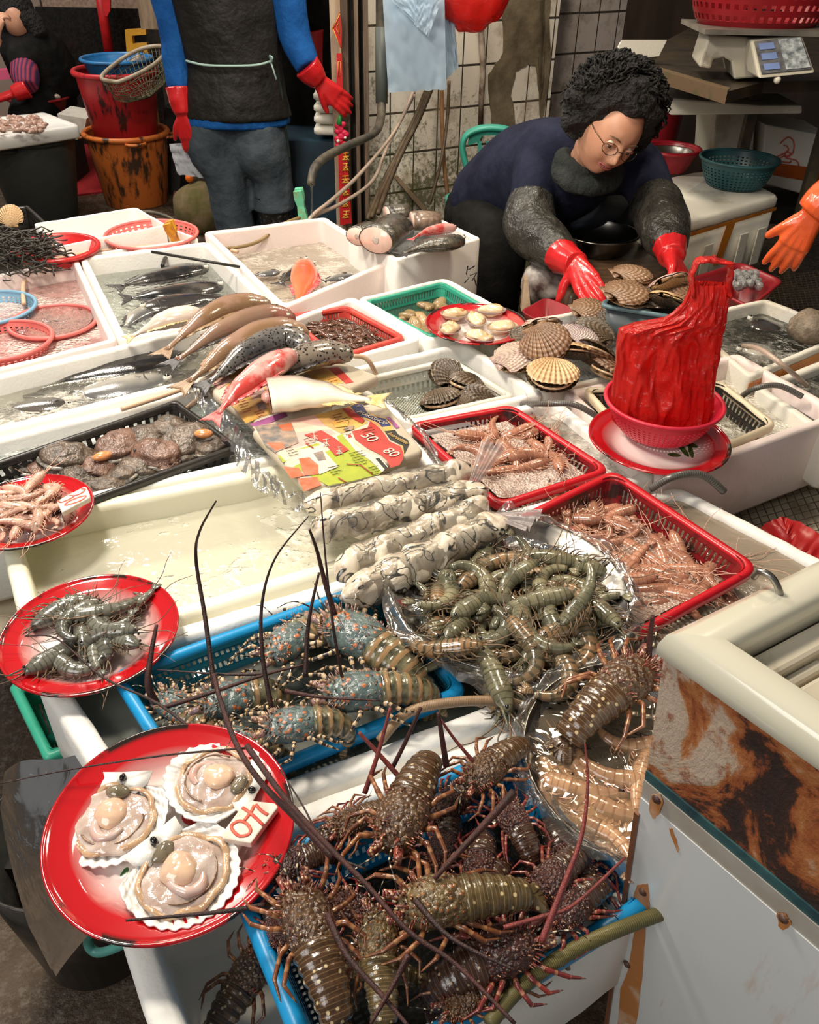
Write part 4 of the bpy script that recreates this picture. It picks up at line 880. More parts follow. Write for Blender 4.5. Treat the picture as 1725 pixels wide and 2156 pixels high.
# molded interior: recessed floor with stepped ridges running along side A
g = G(); i0 = oc + (da+db)*w
def blockab(a0, a1, b0, b1, z0, z1, g):
    ps = [i0 + da*a0 + db*b0, i0 + da*a1 + db*b0, i0 + da*a1 + db*b1, i0 + da*a0 + db*b1]
    return slab([Vector((p.x, p.y, chz+z0)) for p in ps], (0, 0, z1-z0), g)
blockab(-0.002, 0.4, -0.002, 0.4, -0.08, -0.06, g)
mold = stained('moulded_white_plastic', (0.60, 0.54, 0.42), (0.10, 0.07, 0.03), 11, 0.56, 0.35, soft=0.12)
for k in range(10):
    b0 = 0.003+k*0.036; blockab(0.006, 0.38, b0, b0+0.022, -0.06, -0.024-0.005*(k % 2), g); blockab(0.012+0.03*(k % 2), 0.07+0.03*(k % 2), b0+0.022, b0+0.032, -0.06, -0.032, g)
obj('moulded_tray', g, mold, T, smooth=False, bevel=0.004)
obj('hinge_wire', tube(smoothpath([CP(1588, 1215, chz+0.002), CP(1600, 1203, chz+0.012), CP(1625, 1215, chz+0.012), CP(1640, 1240, chz+0.004), CP(1645, 1262, chz-0.006)], 4), 0.0028, 8), M['steel'], T)
# left side face in bands; it leans a little like in the place
C0 = oc + (da+db)*0.003; C1 = PY(1283, 2156, C0.y); zc1 = C1.z
def side(z, s):
    u = (chz - z)/(chz - zc1); return Vector((C0.x+(C1.x-C0.x)*u, C0.y, z)) + db*s
nrm = db.cross(C1-C0).normalized(); nrm = nrm if nrm.x < 0 else -nrm
def band(z0, z1, off, s1=0.42):
    q = [side(z0, 0), side(z0, s1), side(z1, s1), side(z1, 0)]; return slab([p + nrm*off for p in q], -nrm*0.02)
zl = zc1 - 0.12
obj('rusty_panel', band(0.958, 1.10, 0.0), rust_m, T, smooth=False); obj('teal_stripe', band(0.946, 0.958, 0.0015), tealst, T, smooth=False)
obj('metal_edge', band(0.920, 0.946, 0.0025), mat('grey_metal_edge', (0.52, 0.50, 0.46), (0.40, 0.36, 0.30), 9, 0.3), T, smooth=False); obj('white_panel', band(0.0, 0.922, 0.0035), panel_m, T, smooth=False)
edge = stained('brown_edge_strip', (0.20, 0.08, 0.04), (0.42, 0.28, 0.2), 9, 0.6, 0.4)
obj('corner_strip', slab([side(0.90, -0.003), side(0.90, 0.002), side(0.0, 0.002), side(0.0, -0.003)], nrm*0.006), edge, T, smooth=False)
obj('far_panel', slab([side(1.1, 0.004)+da*0.024, side(1.1, 0.004)+da*0.42, side(0.0, 0.004)+da*0.42, side(0.0, 0.004)+da*0.024], db*0.012), panel_m, T, smooth=False)
def on_side(px, py, off=0.006):
    c = Vector((0, 0, CAMZ)); d = ray(px, py); a, n = side(0.6, 0), nrm
    return c + d*((a + n*off - c).dot(n)/d.dot(n)), n
rustst = stained('orange_rust_streak', (0.50, 0.20, 0.06), (0.62, 0.40, 0.26), 20, 0.5, 0.5)
for i, (x, y) in enumerate(((1383, 1683), (1354, 1878), (1321, 2030), (1650, 1934))):
    p, n = on_side(x, y, 0.0042); g = lathe([(0.0001, 0.003), (0.0025, 0.0025), (0.0042, 0.001), (0.0045, -0.001)], 14); g.xf(Matrix.Translation(p) @ n.to_track_quat('Z', 'Y').to_matrix().to_4x4()); obj('screw_head', g, mat('rusted_screw', (0.05, 0.02, 0.015), (0.12, 0.06, 0.04), 90, 0.5) if i == 0 else bpy.data.materials['rusted_screw'], T)
g = G()
for poly in ([(1341, 1862), (1366, 1862), (1368, 1905), (1358, 1975), (1352, 2060), (1340, 2156), (1300, 2156), (1308, 2080), (1326, 2030), (1336, 1960), (1333, 1900)], [(1372, 1672), (1392, 1672), (1397, 1690), (1388, 1712), (1376, 1725), (1366, 1705)], [(1636, 1920), (1656, 1925), (1668, 1945), (1650, 1960), (1640, 1950)], [(1410, 1745), (1416, 1745), (1432, 1790), (1428, 1795)]):
    ps = []
    for i, (x, y) in enumerate(poly):
        x2, y2 = poly[(i+1) % len(poly)]
        for j in range(4): ps.append(on_side(x+(x2-x)*j/4+rnd.uniform(-1.5, 1.5), y+(y2-y)*j/4+rnd.uniform(-1.5, 1.5), 0.0037)[0])
    slab(ps, nrm*0.0004, g)
obj('rust_streak', g, rustst, T, smooth=False)
# ================================================================ plates
PL = {}
def stroke(T, pts, z, w, m, name, closed=False, flat=0.25):
    o = obj(name, tube(smoothpath([P(x, y, z) for x, y in pts], 4, closed), w, 6, closed=closed, flat=flat, up=(0, 0, 1)), m, T); return o
redink = mat('red_marker_ink', (0.62, 0.06, 0.04), (0.72, 0.16, 0.10), 120, 0.6)
def card(poly, z, th, label, strokes, w):
    T = thing('price_card', label, 'price card', tuple(P(*poly[0], z-th)))
    obj('foam_piece', slab([P(x, y, z) for x, y in poly], (0, 0, -th)), mat('card_foam', (0.86, 0.80, 0.72), (0.74, 0.60, 0.48), 60, 0.7, bs=0.3, bsc=120), T, smooth=False, bevel=0.0015)
    for s, cl in strokes: stroke(T, s, z+0.0004, w, redink, 'red_digit', cl)
def cz(o, f, pts): return [(o[0]+x/f, o[1]+y/f) for x, y in pts]
plate('red enamel plate with three opened scallops and the 40 card', (360, 1732), 0.802, 0.1225, (0.02, 0.03))
card(cz((440, 1660), 9.583, [(245, 920), (640, 380), (870, 240), (1340, 290), (1400, 370), (1100, 760), (850, 1105), (280, 1010)]), 0.806, 0.009, 'white foam price card reading 40 in red on the scallop plate',
     [(cz((440, 1660), 9.583, [(480, 720), (620, 655), (760, 710), (840, 830), (790, 930), (620, 960), (510, 880), (455, 790)]), True),
      (cz((440, 1660), 9.583, [(915, 330), (850, 470), (720, 640)]), False), (cz((440, 1660), 9.583, [(670, 380), (840, 500), (1100, 745)]), False), (cz((440, 1660), 9.583, [(940, 320), (1060, 450), (1190, 535)]), False)], 0.0019)
plate('red enamel plate of big grey prawns on the corner of the long cream box', (190, 1328), 0.775, 0.113)
plate('red enamel plate of pale pink shrimps at the left edge with the 30 card', (57, 1074), 0.775, 0.100)
card(cz((90, 1000), 13.27, [(390, 720), (1150, 320), (1230, 340), (1310, 520), (1320, 620), (540, 1040)]), 0.803, 0.009, 'white foam price card reading 30 in red on the pale shrimp plate',
     [(cz((90, 1000), 13.27, [(1070, 385), (1180, 400), (1110, 490), (1000, 545), (880, 575), (740, 575), (870, 580), (790, 650), (560, 750), (480, 760), (430, 715)]), False),
      (cz((90, 1000), 13.27, [(1200, 580), (1000, 625), (720, 740), (620, 850), (800, 805), (1000, 740), (1150, 660)]), True)], 0.0016)
plate('red enamel plate under the pink bowl with the red bag', (1388, 921), 0.778, 0.126)
plate('red enamel plate of opened clams beside the green clam basket', (1004, 680), 0.778, 0.117)
# painted flowers on the plates (paint, lying on the white centre)
leafm = mat('green_enamel_leaf', (0.03, 0.16, 0.03), (0.02, 0.08, 0.02), 60, 0.2, coat=0.8); rosem = mat('red_enamel_flower', (0.45, 0.01, 0.01), None, rough=0.2, coat=0.8); yelm = mat('yellow_enamel_flower', (0.75, 0.38, 0.02), (0.6, 0.1, 0.01), 90, 0.2, coat=0.8)
def blob_px(cx, cy, a, b, rot, z, g):
    return slab([P(cx + math.cos(k/12*2*PI)*a*math.cos(rot) - math.sin(k/12*2*PI)*b*math.sin(rot), cy + math.cos(k/12*2*PI)*a*math.sin(rot) + math.sin(k/12*2*PI)*b*math.cos(rot), z) for k in range(12)][::-1], (0, 0, 0.0003), g)
T = tag(bpy.data.objects['enamel_plate'])
zf = 0.802-0.0178
for nm, mm, L in (('painted_leaf', leafm, [(243, 1817, 16, 7, 2.6), (262, 1838, 14, 6, 2.2), (345, 1700, 16, 8, 1.0), (430, 1722, 22, 12, -0.3), (350, 1745, 12, 6, 0.5)]), ('painted_rose', rosem, [(352, 1726, 14, 11, 0), (398, 1724, 16, 13, 0.4), (300, 1780, 18, 12, 0)]), ('painted_centre', yelm, [(333, 1738, 22, 18, 0.2), (478, 1790, 9, 6, 0)])):
    g = G()
    for a in L: blob_px(*a, zf, g)
    obj(nm, g, mm, T, smooth=False)
T = bpy.data.objects['enamel_plate.003']; g = G()
for a in [(1450, 935, 22, 5, 0.3), (1440, 948, 18, 5, 0.9), (1465, 925, 16, 4, -0.4), (1420, 958, 14, 4, 0.1), (1455, 950, 15, 5, 1.3)]: blob_px(*a, 0.778-0.0178, g)
obj('painted_leaf', g, leafm, T, smooth=False)
# ---- opened scallops
def open_scallop(label, c, hinge, R_, z, seed):
    r = random.Random(seed); d = P(*c, z) - P(*hinge, z); rz = math.atan2(d.y, d.x) - PI/2; M4 = place(P(*hinge, z), rz, rx=r.uniform(-.05, .05), ry=r.uniform(-0.05, 0.05))
    T = thing('opened_scallop', label, 'scallop', local=True); T.matrix_world = M4
    g = scallop_valve(R_, R_*0.20, sgn=-1, ribs=19, wob=0.05, seed=seed, rip=0.035); obj('shell', g, M['sc_white'], T, solid=0.0016)
    g = G(); tube(smoothpath([Vector((math.sin(a)*R_*(0.80+0.03*math.sin(a*5+seed)), R_*0.98 + math.cos(a)*R_*(0.73+0.03*math.sin(a*7)), -0.002+0.0012*math.sin(a*9+seed))) for a in [i/40*2*PI for i in range(40)]], 2, True), R_*0.062, 8, True, flat=0.45, g=g); g.jit(0.002, 60, seed); obj('mantle_frill', g, M['mantle'], T)
    g = ball((0, R_*1.0, -0.004), (R_*0.78, R_*0.74, R_*0.12), 64, 32); g.jit(0.004, 42, seed); g.jit(0.0018, 110, seed); obj('gill_flesh', g, M['gel'], T)
    g = ball((R_*0.04, R_*0.90, 0.002), (R_*0.31, R_*0.33, R_*0.17), 32, 20); g.jit(0.003, 34, seed); g.jit(0.0007, 200, seed); obj('adductor_muscle', g, M['meat'], T)
    g = G(); tube(smoothpath([Vector((R_*0.30*math.cos(a), R_*(1.02+0.42*math.sin(a)), 0.001)) for a in (-0.4, 0.4, 1.1, 1.9, 2.6)], 5), [R_*0.06, R_*0.10, R_*0.11, R_*0.05], 9, g=g); g.jit(0.002, 70, seed); obj('roe_lobe', g, mat('pinkish_flesh', (0.66, 0.40, 0.32), (0.6, 0.5, 0.46), 40, 0.15, coat=0.9) if 'pinkish_flesh' not in bpy.data.materials else bpy.data.materials['pinkish_flesh'], T)
    g = ball((R_*0.02, R_*0.42, 0.002), (R_*0.24, R_*0.16, R_*0.10), 20, 12); g.jit(0.002, 60, seed); obj('dark_stomach', g, mat('olive_stomach', (0.10, 0.09, 0.05), (0.25, 0.20, 0.14), 60, 0.1, coat=1) if 'olive_stomach' not in bpy.data.materials else bpy.data.materials['olive_stomach'], T)
    obj('hinge_ligament', ball((0, R_*0.10, 0.002), (R_*0.07, R_*0.09, R_*0.07), 10, 8), M['eye'], T)
    g = G(); tube([Vector((math.sin(a)*R_*0.60, R_*1.0 + math.cos(a)*R_*0.56, 0.0005)) for a in [i/30*3.4-1.7 for i in range(31)]], R_*0.02, 5, g=g); obj('dark_frill_line', g, mat('dark_frill', (0.12, 0.06, 0.03), (0.45, 0.3, 0.2), 80, 0.3) if 'dark_frill' not in bpy.data.materials else bpy.data.materials['dark_frill'], T)
    return T
open_scallop('opened scallop at the left of the red plate, hinge up', (238, 1710), (262, 1630), 0.052, 0.801, 1)
open_scallop('opened scallop at the far right of the red plate, above the 40 card', (440, 1638), (540, 1668), 0.050, 0.801, 2)
open_scallop('opened scallop nearest the front of the red plate', (380, 1830), (318, 1765), 0.053, 0.803, 3)
# ================================================================ prawns
PR = {}
def protos(key, kind, m, ml, L, curls, fat=1.0):
    PR[key] = [shrimp(kind, M[m], M[ml], L, c, i+len(key), fat) for i, c in enumerate(curls)]
    for q, c in zip(PR[key], curls): q['curl'] = c
protos('tiger', 'tiger_prawn', 'tiger', 'leg_dark', 0.15, (2.6, -2.2, 1.2, 3.3), 0.92)
protos('tiger2', 'tiger_prawn', 'tiger2', 'leg_dark', 0.15, (2.9, -2.6), 0.92)
protos('grey', 'grey_prawn', 'greyprawn', 'leg_dark', 0.15, (1.8, -2.4, 0.7, 2.9), 1.05)
protos('pink', 'pink_shrimp', 'pinkprawn', 'leg_pink', 0.11, (0.9, -1.3, 2.2, -0.3))
protos('pale', 'pale_shrimp', 'paleprawn', 'leg_pink', 0.09, (1.6, -2.0, 2.6))
protos('beige', 'beige_prawn', 'beigeprawn', 'leg_pink', 0.15, (1.2, -1.6, 0.4), 1.1)
def put(key, k, px, py, z, deg, s=1.0, rx=0.0, ry=0.0, label='', group=None):
    src = PR[key][k % len(PR[key])]; return dup(src, place(P(px, py, z), R(deg), rx, ry, s), label, group)
def heap(key, c, z, rx_, ry_, n, layers, s, label, group, seed, extra=None, zstep=0.012, dome=0.0):
    """individual prawns laid in layers inside an ellipse (metres) around pixel c"""
    r = random.Random(seed); o = P(*c, z)
    for i in range(n):
        k = i*layers//n; a = i*2.39996; q = math.sqrt((i % max(1, n//layers) + 0.5)/max(1, n//layers))*(1-0.16*k)
        p = o + U*math.cos(a)*rx_*q + V*math.sin(a)*ry_*q; src = r.choice(PR[key if not extra or r.random() > 0.35 else extra])
        zz = z + k*zstep + dome*(1-q*q) + r.uniform(-.002, .003)
        a_ = r.uniform(0, 2*PI); lab = describe(label[0], p, o, max(rx_, ry_), label[1], math.degrees(a_), 'curled' if abs(src['curl']) > 1.7 else 'straightish')
        dup(src, place(Vector((p.x, p.y, zz)), a_, r.uniform(-.35, .35), r.uniform(-.22, .22), s*r.uniform(0.88, 1.1)), lab, group)
heap('grey', (190, 1330), 0.772, 0.055, 0.06, 9, 1, 0.80, ('big grey prawn', 'grey prawn plate'), 'grey prawns on the red plate', 5, dome=0.004)
heap('grey', (200, 1320), 0.783, 0.045, 0.04, 4, 1, 0.80, ('big grey prawn', 'grey prawn plate'), 'grey prawns on the red plate', 9, dome=0.004)
heap('pale', (52, 1080), 0.772, 0.062, 0.062, 30, 2, 0.9, ('pale pink shrimp', '30 plate'), 'pale shrimps on the left plate', 6, dome=0.01)
# steel basin lined with clear plastic, full of tiger prawns
basinm = mat('dark_steel', (0.22, 0.21, 0.19), (0.15, 0.14, 0.13), 20, 0.25, metal=1)  # darker steel, toned down because the basins glared
def basin(label, c, z, r, depth, seedf, m='steel'):
    T = thing('steel_basin', label, 'basin', tuple((c if isinstance(c, Vector) else P(*c, z)) - Vector((0, 0, depth)))); o = c if isinstance(c, Vector) else P(*c, z)
    obj('bowl', lathe([(0.0001, -depth), (0.55*r, -depth), (0.8*r, -depth*0.6), (0.95*r, -depth*0.1), (0.985*r, 0), (1.0*r, 0.001), (1.006*r, -0.002), (0.96*r, -depth*0.15), (0.81*r, -depth*0.65), (0.55*r, -depth*1.03), (0.0001, -depth*1.03)], 72, tuple(o)), basinm, T)
    return o
o1 = basin('steel basin lined with clear plastic and full of tiger prawns', Vector((0.139, 0.872, 0.795)), 0.795, 0.162, 0.04, 1)
def liner(label, o, r, seed, over=1.10, drop=0.012, floor=0.03):
    def f(u, v):
        a = u*2*PI; n = noise.noise(Vector((math.cos(a)*2.2+seed, math.sin(a)*2.2, 0))); n2 = noise.noise(Vector((math.cos(a)*6+seed, math.sin(a)*6, v*2)))
        if v < 0.55: q = 0.55+0.45*v/0.55; z = -floor*(1-(v/0.55)**2)
        else: t = (v-0.55)/0.45; q = 1 + t*(over-1)*(1+0.9*n); z = t*0.022*(0.3+1.2*n2) - t*t*drop*(1+n)
        w = 0.006*noise.noise(Vector((math.cos(a)*9, math.sin(a)*9, v*5+seed)))
        return o + Vector((math.cos(a)*r*q, math.sin(a)*r*q, z+0.003+w))
    return single('plastic_liner', grid(f, 120, 22), M['film'], label, 'plastic sheet')
liner('crumpled clear plastic lining the basin of tiger prawns', o1, 0.163, 2, 1.12)
heap('tiger', (1085, 1300), 0.768, 0.142, 0.142, 44, 2, 0.92, ('tiger prawn', 'lined basin'), 'tiger prawns in the lined basin', 11, 'tiger2', 0.013, 0.008)
heap('tiger', (1085, 1298), 0.796, 0.118, 0.118, 18, 1, 0.98, ('topmost tiger prawn', 'lined basin'), 'tiger prawns in the lined basin', 12, 'tiger2', 0.012, 0.01)
dup(PR['tiger'][2], between((1165, 1300), (1285, 1195), 0.822, 0.135, zt=0.86), 'straight dark tiger prawn sticking its tail out over the basin edge', None)
o = single('basin_water', lathe([(0.0001, -0.016), (0.135, -0.016)], 40, tuple(o1)), WM['bask'], 'clear water among the tiger prawns', 'water'); o['kind'] = 'stuff'
# second basin at the right with beige prawns and one lobster
o2 = basin('steel basin with plastic liner of beige prawns beside the rusty chest', Vector((0.268, 0.590, 0.800)), 0.800, 0.137, 0.045, 2)
liner('loose clear plastic sheet lining the basin of beige prawns', o2, 0.138, 5, 1.10)
for i, (x, y, a, k, s) in enumerate([(1210, 1690, 130, 1, 1.0), (1240, 1660, 150, 0, 1.0), (1290, 1625, 10, 1, 0.9), (1260, 1730, 120, 2, 1.0), (1300, 1700, 140, 0, 1.0), (1330, 1560, 30, 1, 0.8), (1310, 1760, 135, 2, 0.9), (1230, 1620, 100, 0, 0.8), (1350, 1640, 60, 2, 0.8), (1330, 1730, 150, 1, 0.9), (1190, 1640, 115, 0, .7), (1280, 1770, 160, 1, .8), (1360, 1700, 20, 0, .9)]):
    put('beige', k, x, y, 0.778+0.004*(i % 3), a, s*0.85, 0.15*(i % 2), 0.08, describe('large beige prawn', P(x, y, .78), o2, 0.12, 'right basin', a), 'beige prawns in the right basin')
o = single('basin_water', lathe([(0.0001, -0.010), (0.130, -0.010)], 40, tuple(o2)), water('beige_basin_water', (0.9, 0.84, 0.74), (0.5, 0.4, 0.28), 0.14, 0, wsc=16, bs=1.2), 'clear rippling water over the beige prawns', 'water'); o['kind'] = 'stuff'
# shrimps in the two red baskets
heap('pink', (1078, 955), 0.733, 0.105, 0.100, 34, 2, 0.95, ('pink brown shrimp', 'far red basket'), 'shrimps in the far red basket', 21)
heap('pink', (1215, 1125), 0.722, 0.10, 0.085, 36, 2, 1.05, ('pink shrimp', 'back half in near red basket'), 'shrimps in the near red basket', 22)
heap('pink', (1385, 1225), 0.718, 0.125, 0.075, 40, 2, 1.1, ('pink shrimp', 'front half in near red basket'), 'shrimps in the near red basket', 23)
WM['froth'] = water('white_froth', (0.85, 0.75, 0.68), (0.55, 0.36, 0.28), 0.30, 1.0, (0.80, 0.64, 0.55), 30, 0.9, 230, 0.40)
WM['froth2'] = water('brown_bubbles', (0.80, 0.6, 0.5), (0.40, 0.20, 0.14), 0.22, 0.85, (0.62, 0.46, 0.37), 30, 1.2, 200, 0.40)
fill(BK['red1'], -0.018, 0.030, WM['froth'], 'froth', 'white froth over the shrimps of the far red basket', 'froth', 0.005, 60, 20, 'stuff')
fill(BK['red2'], -0.036, 0.036, WM['froth2'], 'bubbling_water', 'bubbling water over the shrimps of the near red basket', 'water', 0.006, 60, 20, 'stuff')
# ================================================================ lobsters
LB = {k: lobster('spiny_lobster', M[a], M[b], M[c], M[d], i, cu) for i, (k, a, b, c, d, cu) in enumerate((('brown', 'lc_brown', 'la_brown', 'll_orange', 'lh_mix', 0.7), ('olive', 'lc_olive', 'la_olive', 'll_orange', 'lh_mix', 0.5), ('dark', 'lc_dark', 'la_dark', 'll_red', 'lh_mix', 1.4), ('painted', 'lc_blue', 'la_painted', 'll_cream', 'lh_purple', 0.9), ('painted2', 'lc_blue', 'la_painted', 'll_cream', 'lh_purple', 2.0)))}
LL = {}
def lob(k, key, head, tail, z, label, roll=0.0, zt=None, group=None, sc_=None):
    M4 = between(head, tail, z, 0.245, roll=roll, zt=zt)
    if sc_: M4 = M4 @ Matrix.Diagonal((sc_, sc_, sc_, 1))
    M4 = M4 @ Matrix.Translation((0.0, 0, -0.012)); LL[k] = (dup(LB[key], M4, label, group), M4)
def whip(k, pts, zs, r0, r1, m='whip'):
    zz = zs if hasattr(zs, '__len__') else [zs]*len(pts); n = len(pts)
    if len(zz) == 2: zz = [zz[0]+(zz[1]-zz[0])*i/(n-1) for i in range(n)]
    r0 *= 0.72; r1 *= 0.72; g = tube(smoothpath([P(x, y, z) for (x, y), z in zip(pts, zz)], 6), [r0, (r0+r1)/2, r1], 7); attach(LL[k][0], 'antenna', g, M[m], LL[k][1])
lob('a', 'painted', (690, 1320), (905, 1445), 0.765, 'blue painted lobster at the right of the teal basket, far one of the pair'); lob('b', 'painted', (680, 1480), (925, 1450), 0.775, 'blue painted lobster with striped tail, middle right of the teal basket')
lob('c', 'painted2', (545, 1550), (780, 1515), 0.785, 'blue painted lobster nearest the bright blue basket, tail curled under', sc_=0.92); lob('d', 'painted', (555, 1405), (720, 1290), 0.76, 'painted lobster at the back of the teal basket pointing left', sc_=0.95)
lob('e', 'painted2', (420, 1500), (640, 1450), 0.748, 'brownish painted lobster lying low in the middle of the teal basket'); lob('f', 'painted', (330, 1470), (470, 1560), 0.745, 'painted lobster with cream antenna base at the left corner of the teal basket', sc_=0.9)
lob('1', 'brown', (820, 1800), (905, 1590), 0.835, 'big brown lobster with its tail up against the foam bar', sc_=1.05); lob('2', 'brown', (990, 1660), (1100, 1565), 0.81, 'brown lobster in the far right corner of the bright blue basket', sc_=1.15)
lob('3', 'dark', (1050, 1690), (1140, 1830), 0.80, 'dark lobster with olive tail below the far right corner'); lob('4', 'olive', (840, 1925), (1110, 1880), 0.83, 'olive lobster lying across the middle, pointing left', sc_=1.02)
lob('5', 'brown', (625, 1880), (715, 2150), 0.82, 'brown lobster at the near left of the bright blue basket with white-dotted tail'); lob('6', 'olive', (790, 1925), (810, 2156), 0.81, 'olive lobster beside the white-dotted one at the near edge')
lob('7', 'dark', (1000, 1890), (1025, 1730), 0.79, 'dark red lobster with upright tail in the heap centre'); lob('8', 'dark', (560, 1850), (720, 1780), 0.78, 'dark lobster half hidden along the far left of the bright blue basket')
lob('9', 'dark', (1130, 1985), (880, 2090), 0.79, 'reddish lobster lying along the near right rim, pointing right'); lob('10', 'dark', (1150, 1960), (1290, 1840), 0.79, 'dark lobster at the right edge under the beige prawn basin')
lob('11', 'dark', (920, 1840), (960, 1700), 0.775, 'very dark lobster deep in the heap behind the big brown one'); lob('12', 'dark', (760, 1720), (640, 1790), 0.775, 'dark lobster under the big brown one, by the far blue rim')
lob('13', 'brown', (1010, 2070), (1180, 2010), 0.755, 'brown lobster low in the heap at the near right'); lob('14', 'dark', (700, 1900), (860, 1990), 0.765, 'dark lobster buried in the middle of the heap')
lob('15', 'dark', (1180, 1800), (1270, 1930), 0.765, 'dark lobster low in the heap by the chest corner'); lob('16', 'brown', (560, 2010), (440, 2190), 0.66, 'reddish brown lobster alone on the white bottom of the nearest foam box', sc_=1.1)
lob('17', 'brown', (1375, 1400), (1175, 1560), 0.815, 'brown lobster with gold-dotted tail in the right basin', sc_=0.85)
for k_, key, h_, t_, z_, lb in (('18', 'dark', (1120, 1900), (1240, 1780), 0.80, 'dark lobster lying under the red antenna at the right'), ('19', 'brown', (700, 1760), (830, 1690), 0.79, 'brown lobster left of the upright big one, facing left'), ('20', 'dark', (960, 1960), (1080, 1790), 0.785, 'dark lobster behind the olive one in the middle'),
    ('21', 'dark', (600, 2000), (560, 1880), 0.77, 'dark lobster squeezed at the left rim of the bright blue basket'), ('22', 'brown', (930, 2140), (1080, 2060), 0.78, 'brown lobster at the near rim facing down left'), ('23', 'dark', (1230, 1900), (1150, 1700), 0.765, 'dark lobster beneath the others at the right side'),
    ('24', 'dark', (900, 1740), (1020, 1640), 0.77, 'dark lobster wedged by the far rim between the two brown ones'), ('25', 'olive', (720, 2030), (880, 2060), 0.765, 'olive lobster low between the two near left ones'), ('26', 'painted', (450, 1560), (610, 1590), 0.75, 'painted lobster low by the near rim of the teal basket'), ('27', 'painted', (600, 1330), (800, 1340), 0.735, 'painted lobster low at the far wall of the teal basket')): lob(k_, key, h_, t_, z_, lb)
whip('17', [(1366, 1400), (1369, 1345), (1375, 1297)], (0.83, 0.89), 0.0055, 0.0035, 'whip')
whip('f', [(328, 1480), (312, 1440), (318, 1380), (330, 1315)], (0.79, 0.86), 0.0075, 0.0028); whip('f', [(415, 1545), (330, 1480), (215, 1425), (120, 1345), (52, 1340)], (0.80, 0.83), 0.0028, 0.001, 'whip_blk')
whip('e', [(452, 1450), (432, 1300), (413, 1180), (420, 1120), (455, 1055)], (0.80, 1.02), 0.0048, 0.0012, 'whip_blk'); whip('e', [(572, 1490), (553, 1380), (552, 1270), (580, 1175), (650, 1087)], (0.80, 1.0), 0.0045, 0.0008, 'whip_blk')
whip('d', [(643, 1425), (647, 1340), (656, 1276), (672, 1205)], (0.80, 0.9), 0.0048, 0.002, 'whip_blk'); whip('a', [(722, 1435), (702, 1320), (686, 1180), (675, 1037)], (0.80, 1.0), 0.0032, 0.0009, 'whip_blk')
whip('a', [(705, 1295), (683, 1220), (668, 1160), (652, 1115)], (0.82, 0.94), 0.0055, 0.0022); whip('b', [(600, 1455), (680, 1468), (800, 1475)], 0.815, 0.0042, 0.0012, 'whip'); whip('b', [(560, 1418), (480, 1420), (330, 1410)], 0.80, 0.0038, 0.001, 'whip_blk')
whip('f', [(345, 1490), (440, 1460), (560, 1420), (640, 1400)], 0.80, 0.0042, 0.002); whip('c', [(520, 1575), (350, 1590), (150, 1620), (0, 1650)], (0.81, 0.83), 0.002, 0.0008, 'whip_blk')
whip('14', [(700, 1805), (620, 1720), (548, 1645), (497, 1565), (463, 1470), (450, 1420)], (0.87, 0.90), 0.0045, 0.0035); whip('14', [(1085, 2156), (960, 2030), (860, 1960), (770, 1860), (700, 1790), (600, 1680), (520, 1570)], (0.88, 0.90), 0.0022, 0.0042)
whip('1', [(875, 1895), (950, 1975), (1090, 2045)], 0.875, 0.0042, 0.0015, 'whip_blk'); whip('1', [(770, 1830), (690, 1790), (640, 1700), (590, 1620)], 0.87, 0.0018, 0.001, 'whip_blk')
whip('2', [(1082, 1668), (1030, 1725), (970, 1790), (915, 1850)], (0.87, 0.86), 0.0060, 0.0028); whip('2', [(940, 1612), (932, 1560), (923, 1500)], (0.84, 0.90), 0.0050, 0.0028)
whip('2', [(997, 1603), (960, 1560), (928, 1515)], (0.84, 0.88), 0.0030, 0.0018, 'whip_red'); whip('12', [(768, 1670), (798, 1580), (822, 1490)], (0.83, 0.90), 0.0040, 0.0022, 'whip_red')
whip('11', [(825, 1620), (855, 1560), (886, 1490)], (0.83, 0.90), 0.0035, 0.0025); whip('11', [(847, 1643), (800, 1590), (756, 1542)], (0.83, 0.87), 0.0042, 0.0025, 'whip_red')
whip('10', [(1140, 1985), (1185, 1870), (1225, 1760), (1238, 1650), (1232, 1565)], (0.85, 0.95), 0.0048, 0.001, 'whip_red'); whip('15', [(1061, 1953), (1140, 1930), (1209, 1905), (1317, 1805)], (0.84, 0.86), 0.0030, 0.0018, 'whip_red')
whip('8', [(560, 1905), (480, 1918), (380, 1928), (265, 1938)], (0.82, 0.83), 0.0035, 0.0015, 'whip_blk'); whip('5', [(690, 1925), (730, 2010), (800, 2090), (860, 2160)], (0.86, 0.86), 0.0048, 0.002); whip('9', [(780, 2156), (830, 2070), (860, 2010)], (0.86, 0.88), 0.0020, 0.0042)
for p in list(LB.values()) + [q for v in PR.values() for q in v]: kill(p)
# hoses near the baskets
hs = banded('braided_olive_hose', (0.20, 0.17, 0.06), (0.08, 0.07, 0.02), 120, 0.5, 0.5, mott=9, coat=0.1)
single('hose', tube(smoothpath([P(1030, 2156, 0.79), P(1090, 2085, 0.79), P(1190, 2010, 0.79), P(1290, 1962, 0.79), P(1400, 1920, 0.78)], 8), 0.0068, 12), hs, 'green brown braided hose on the near rim of the bright blue basket', 'hose')
single('hose', tube(smoothpath([P(800, 1560, 0.765), P(860, 1500, 0.775), P(960, 1478, 0.785), P(1060, 1478, 0.785), P(1150, 1500, 0.775)], 8), 0.0062, 12), banded('braided_tan_hose', (0.42, 0.27, 0.15), (0.2, 0.12, 0.06), 120, 0.5, 0.5, mott=9, coat=0.1), 'tan braided hose lying on the foam bar between the blue baskets', 'hose')
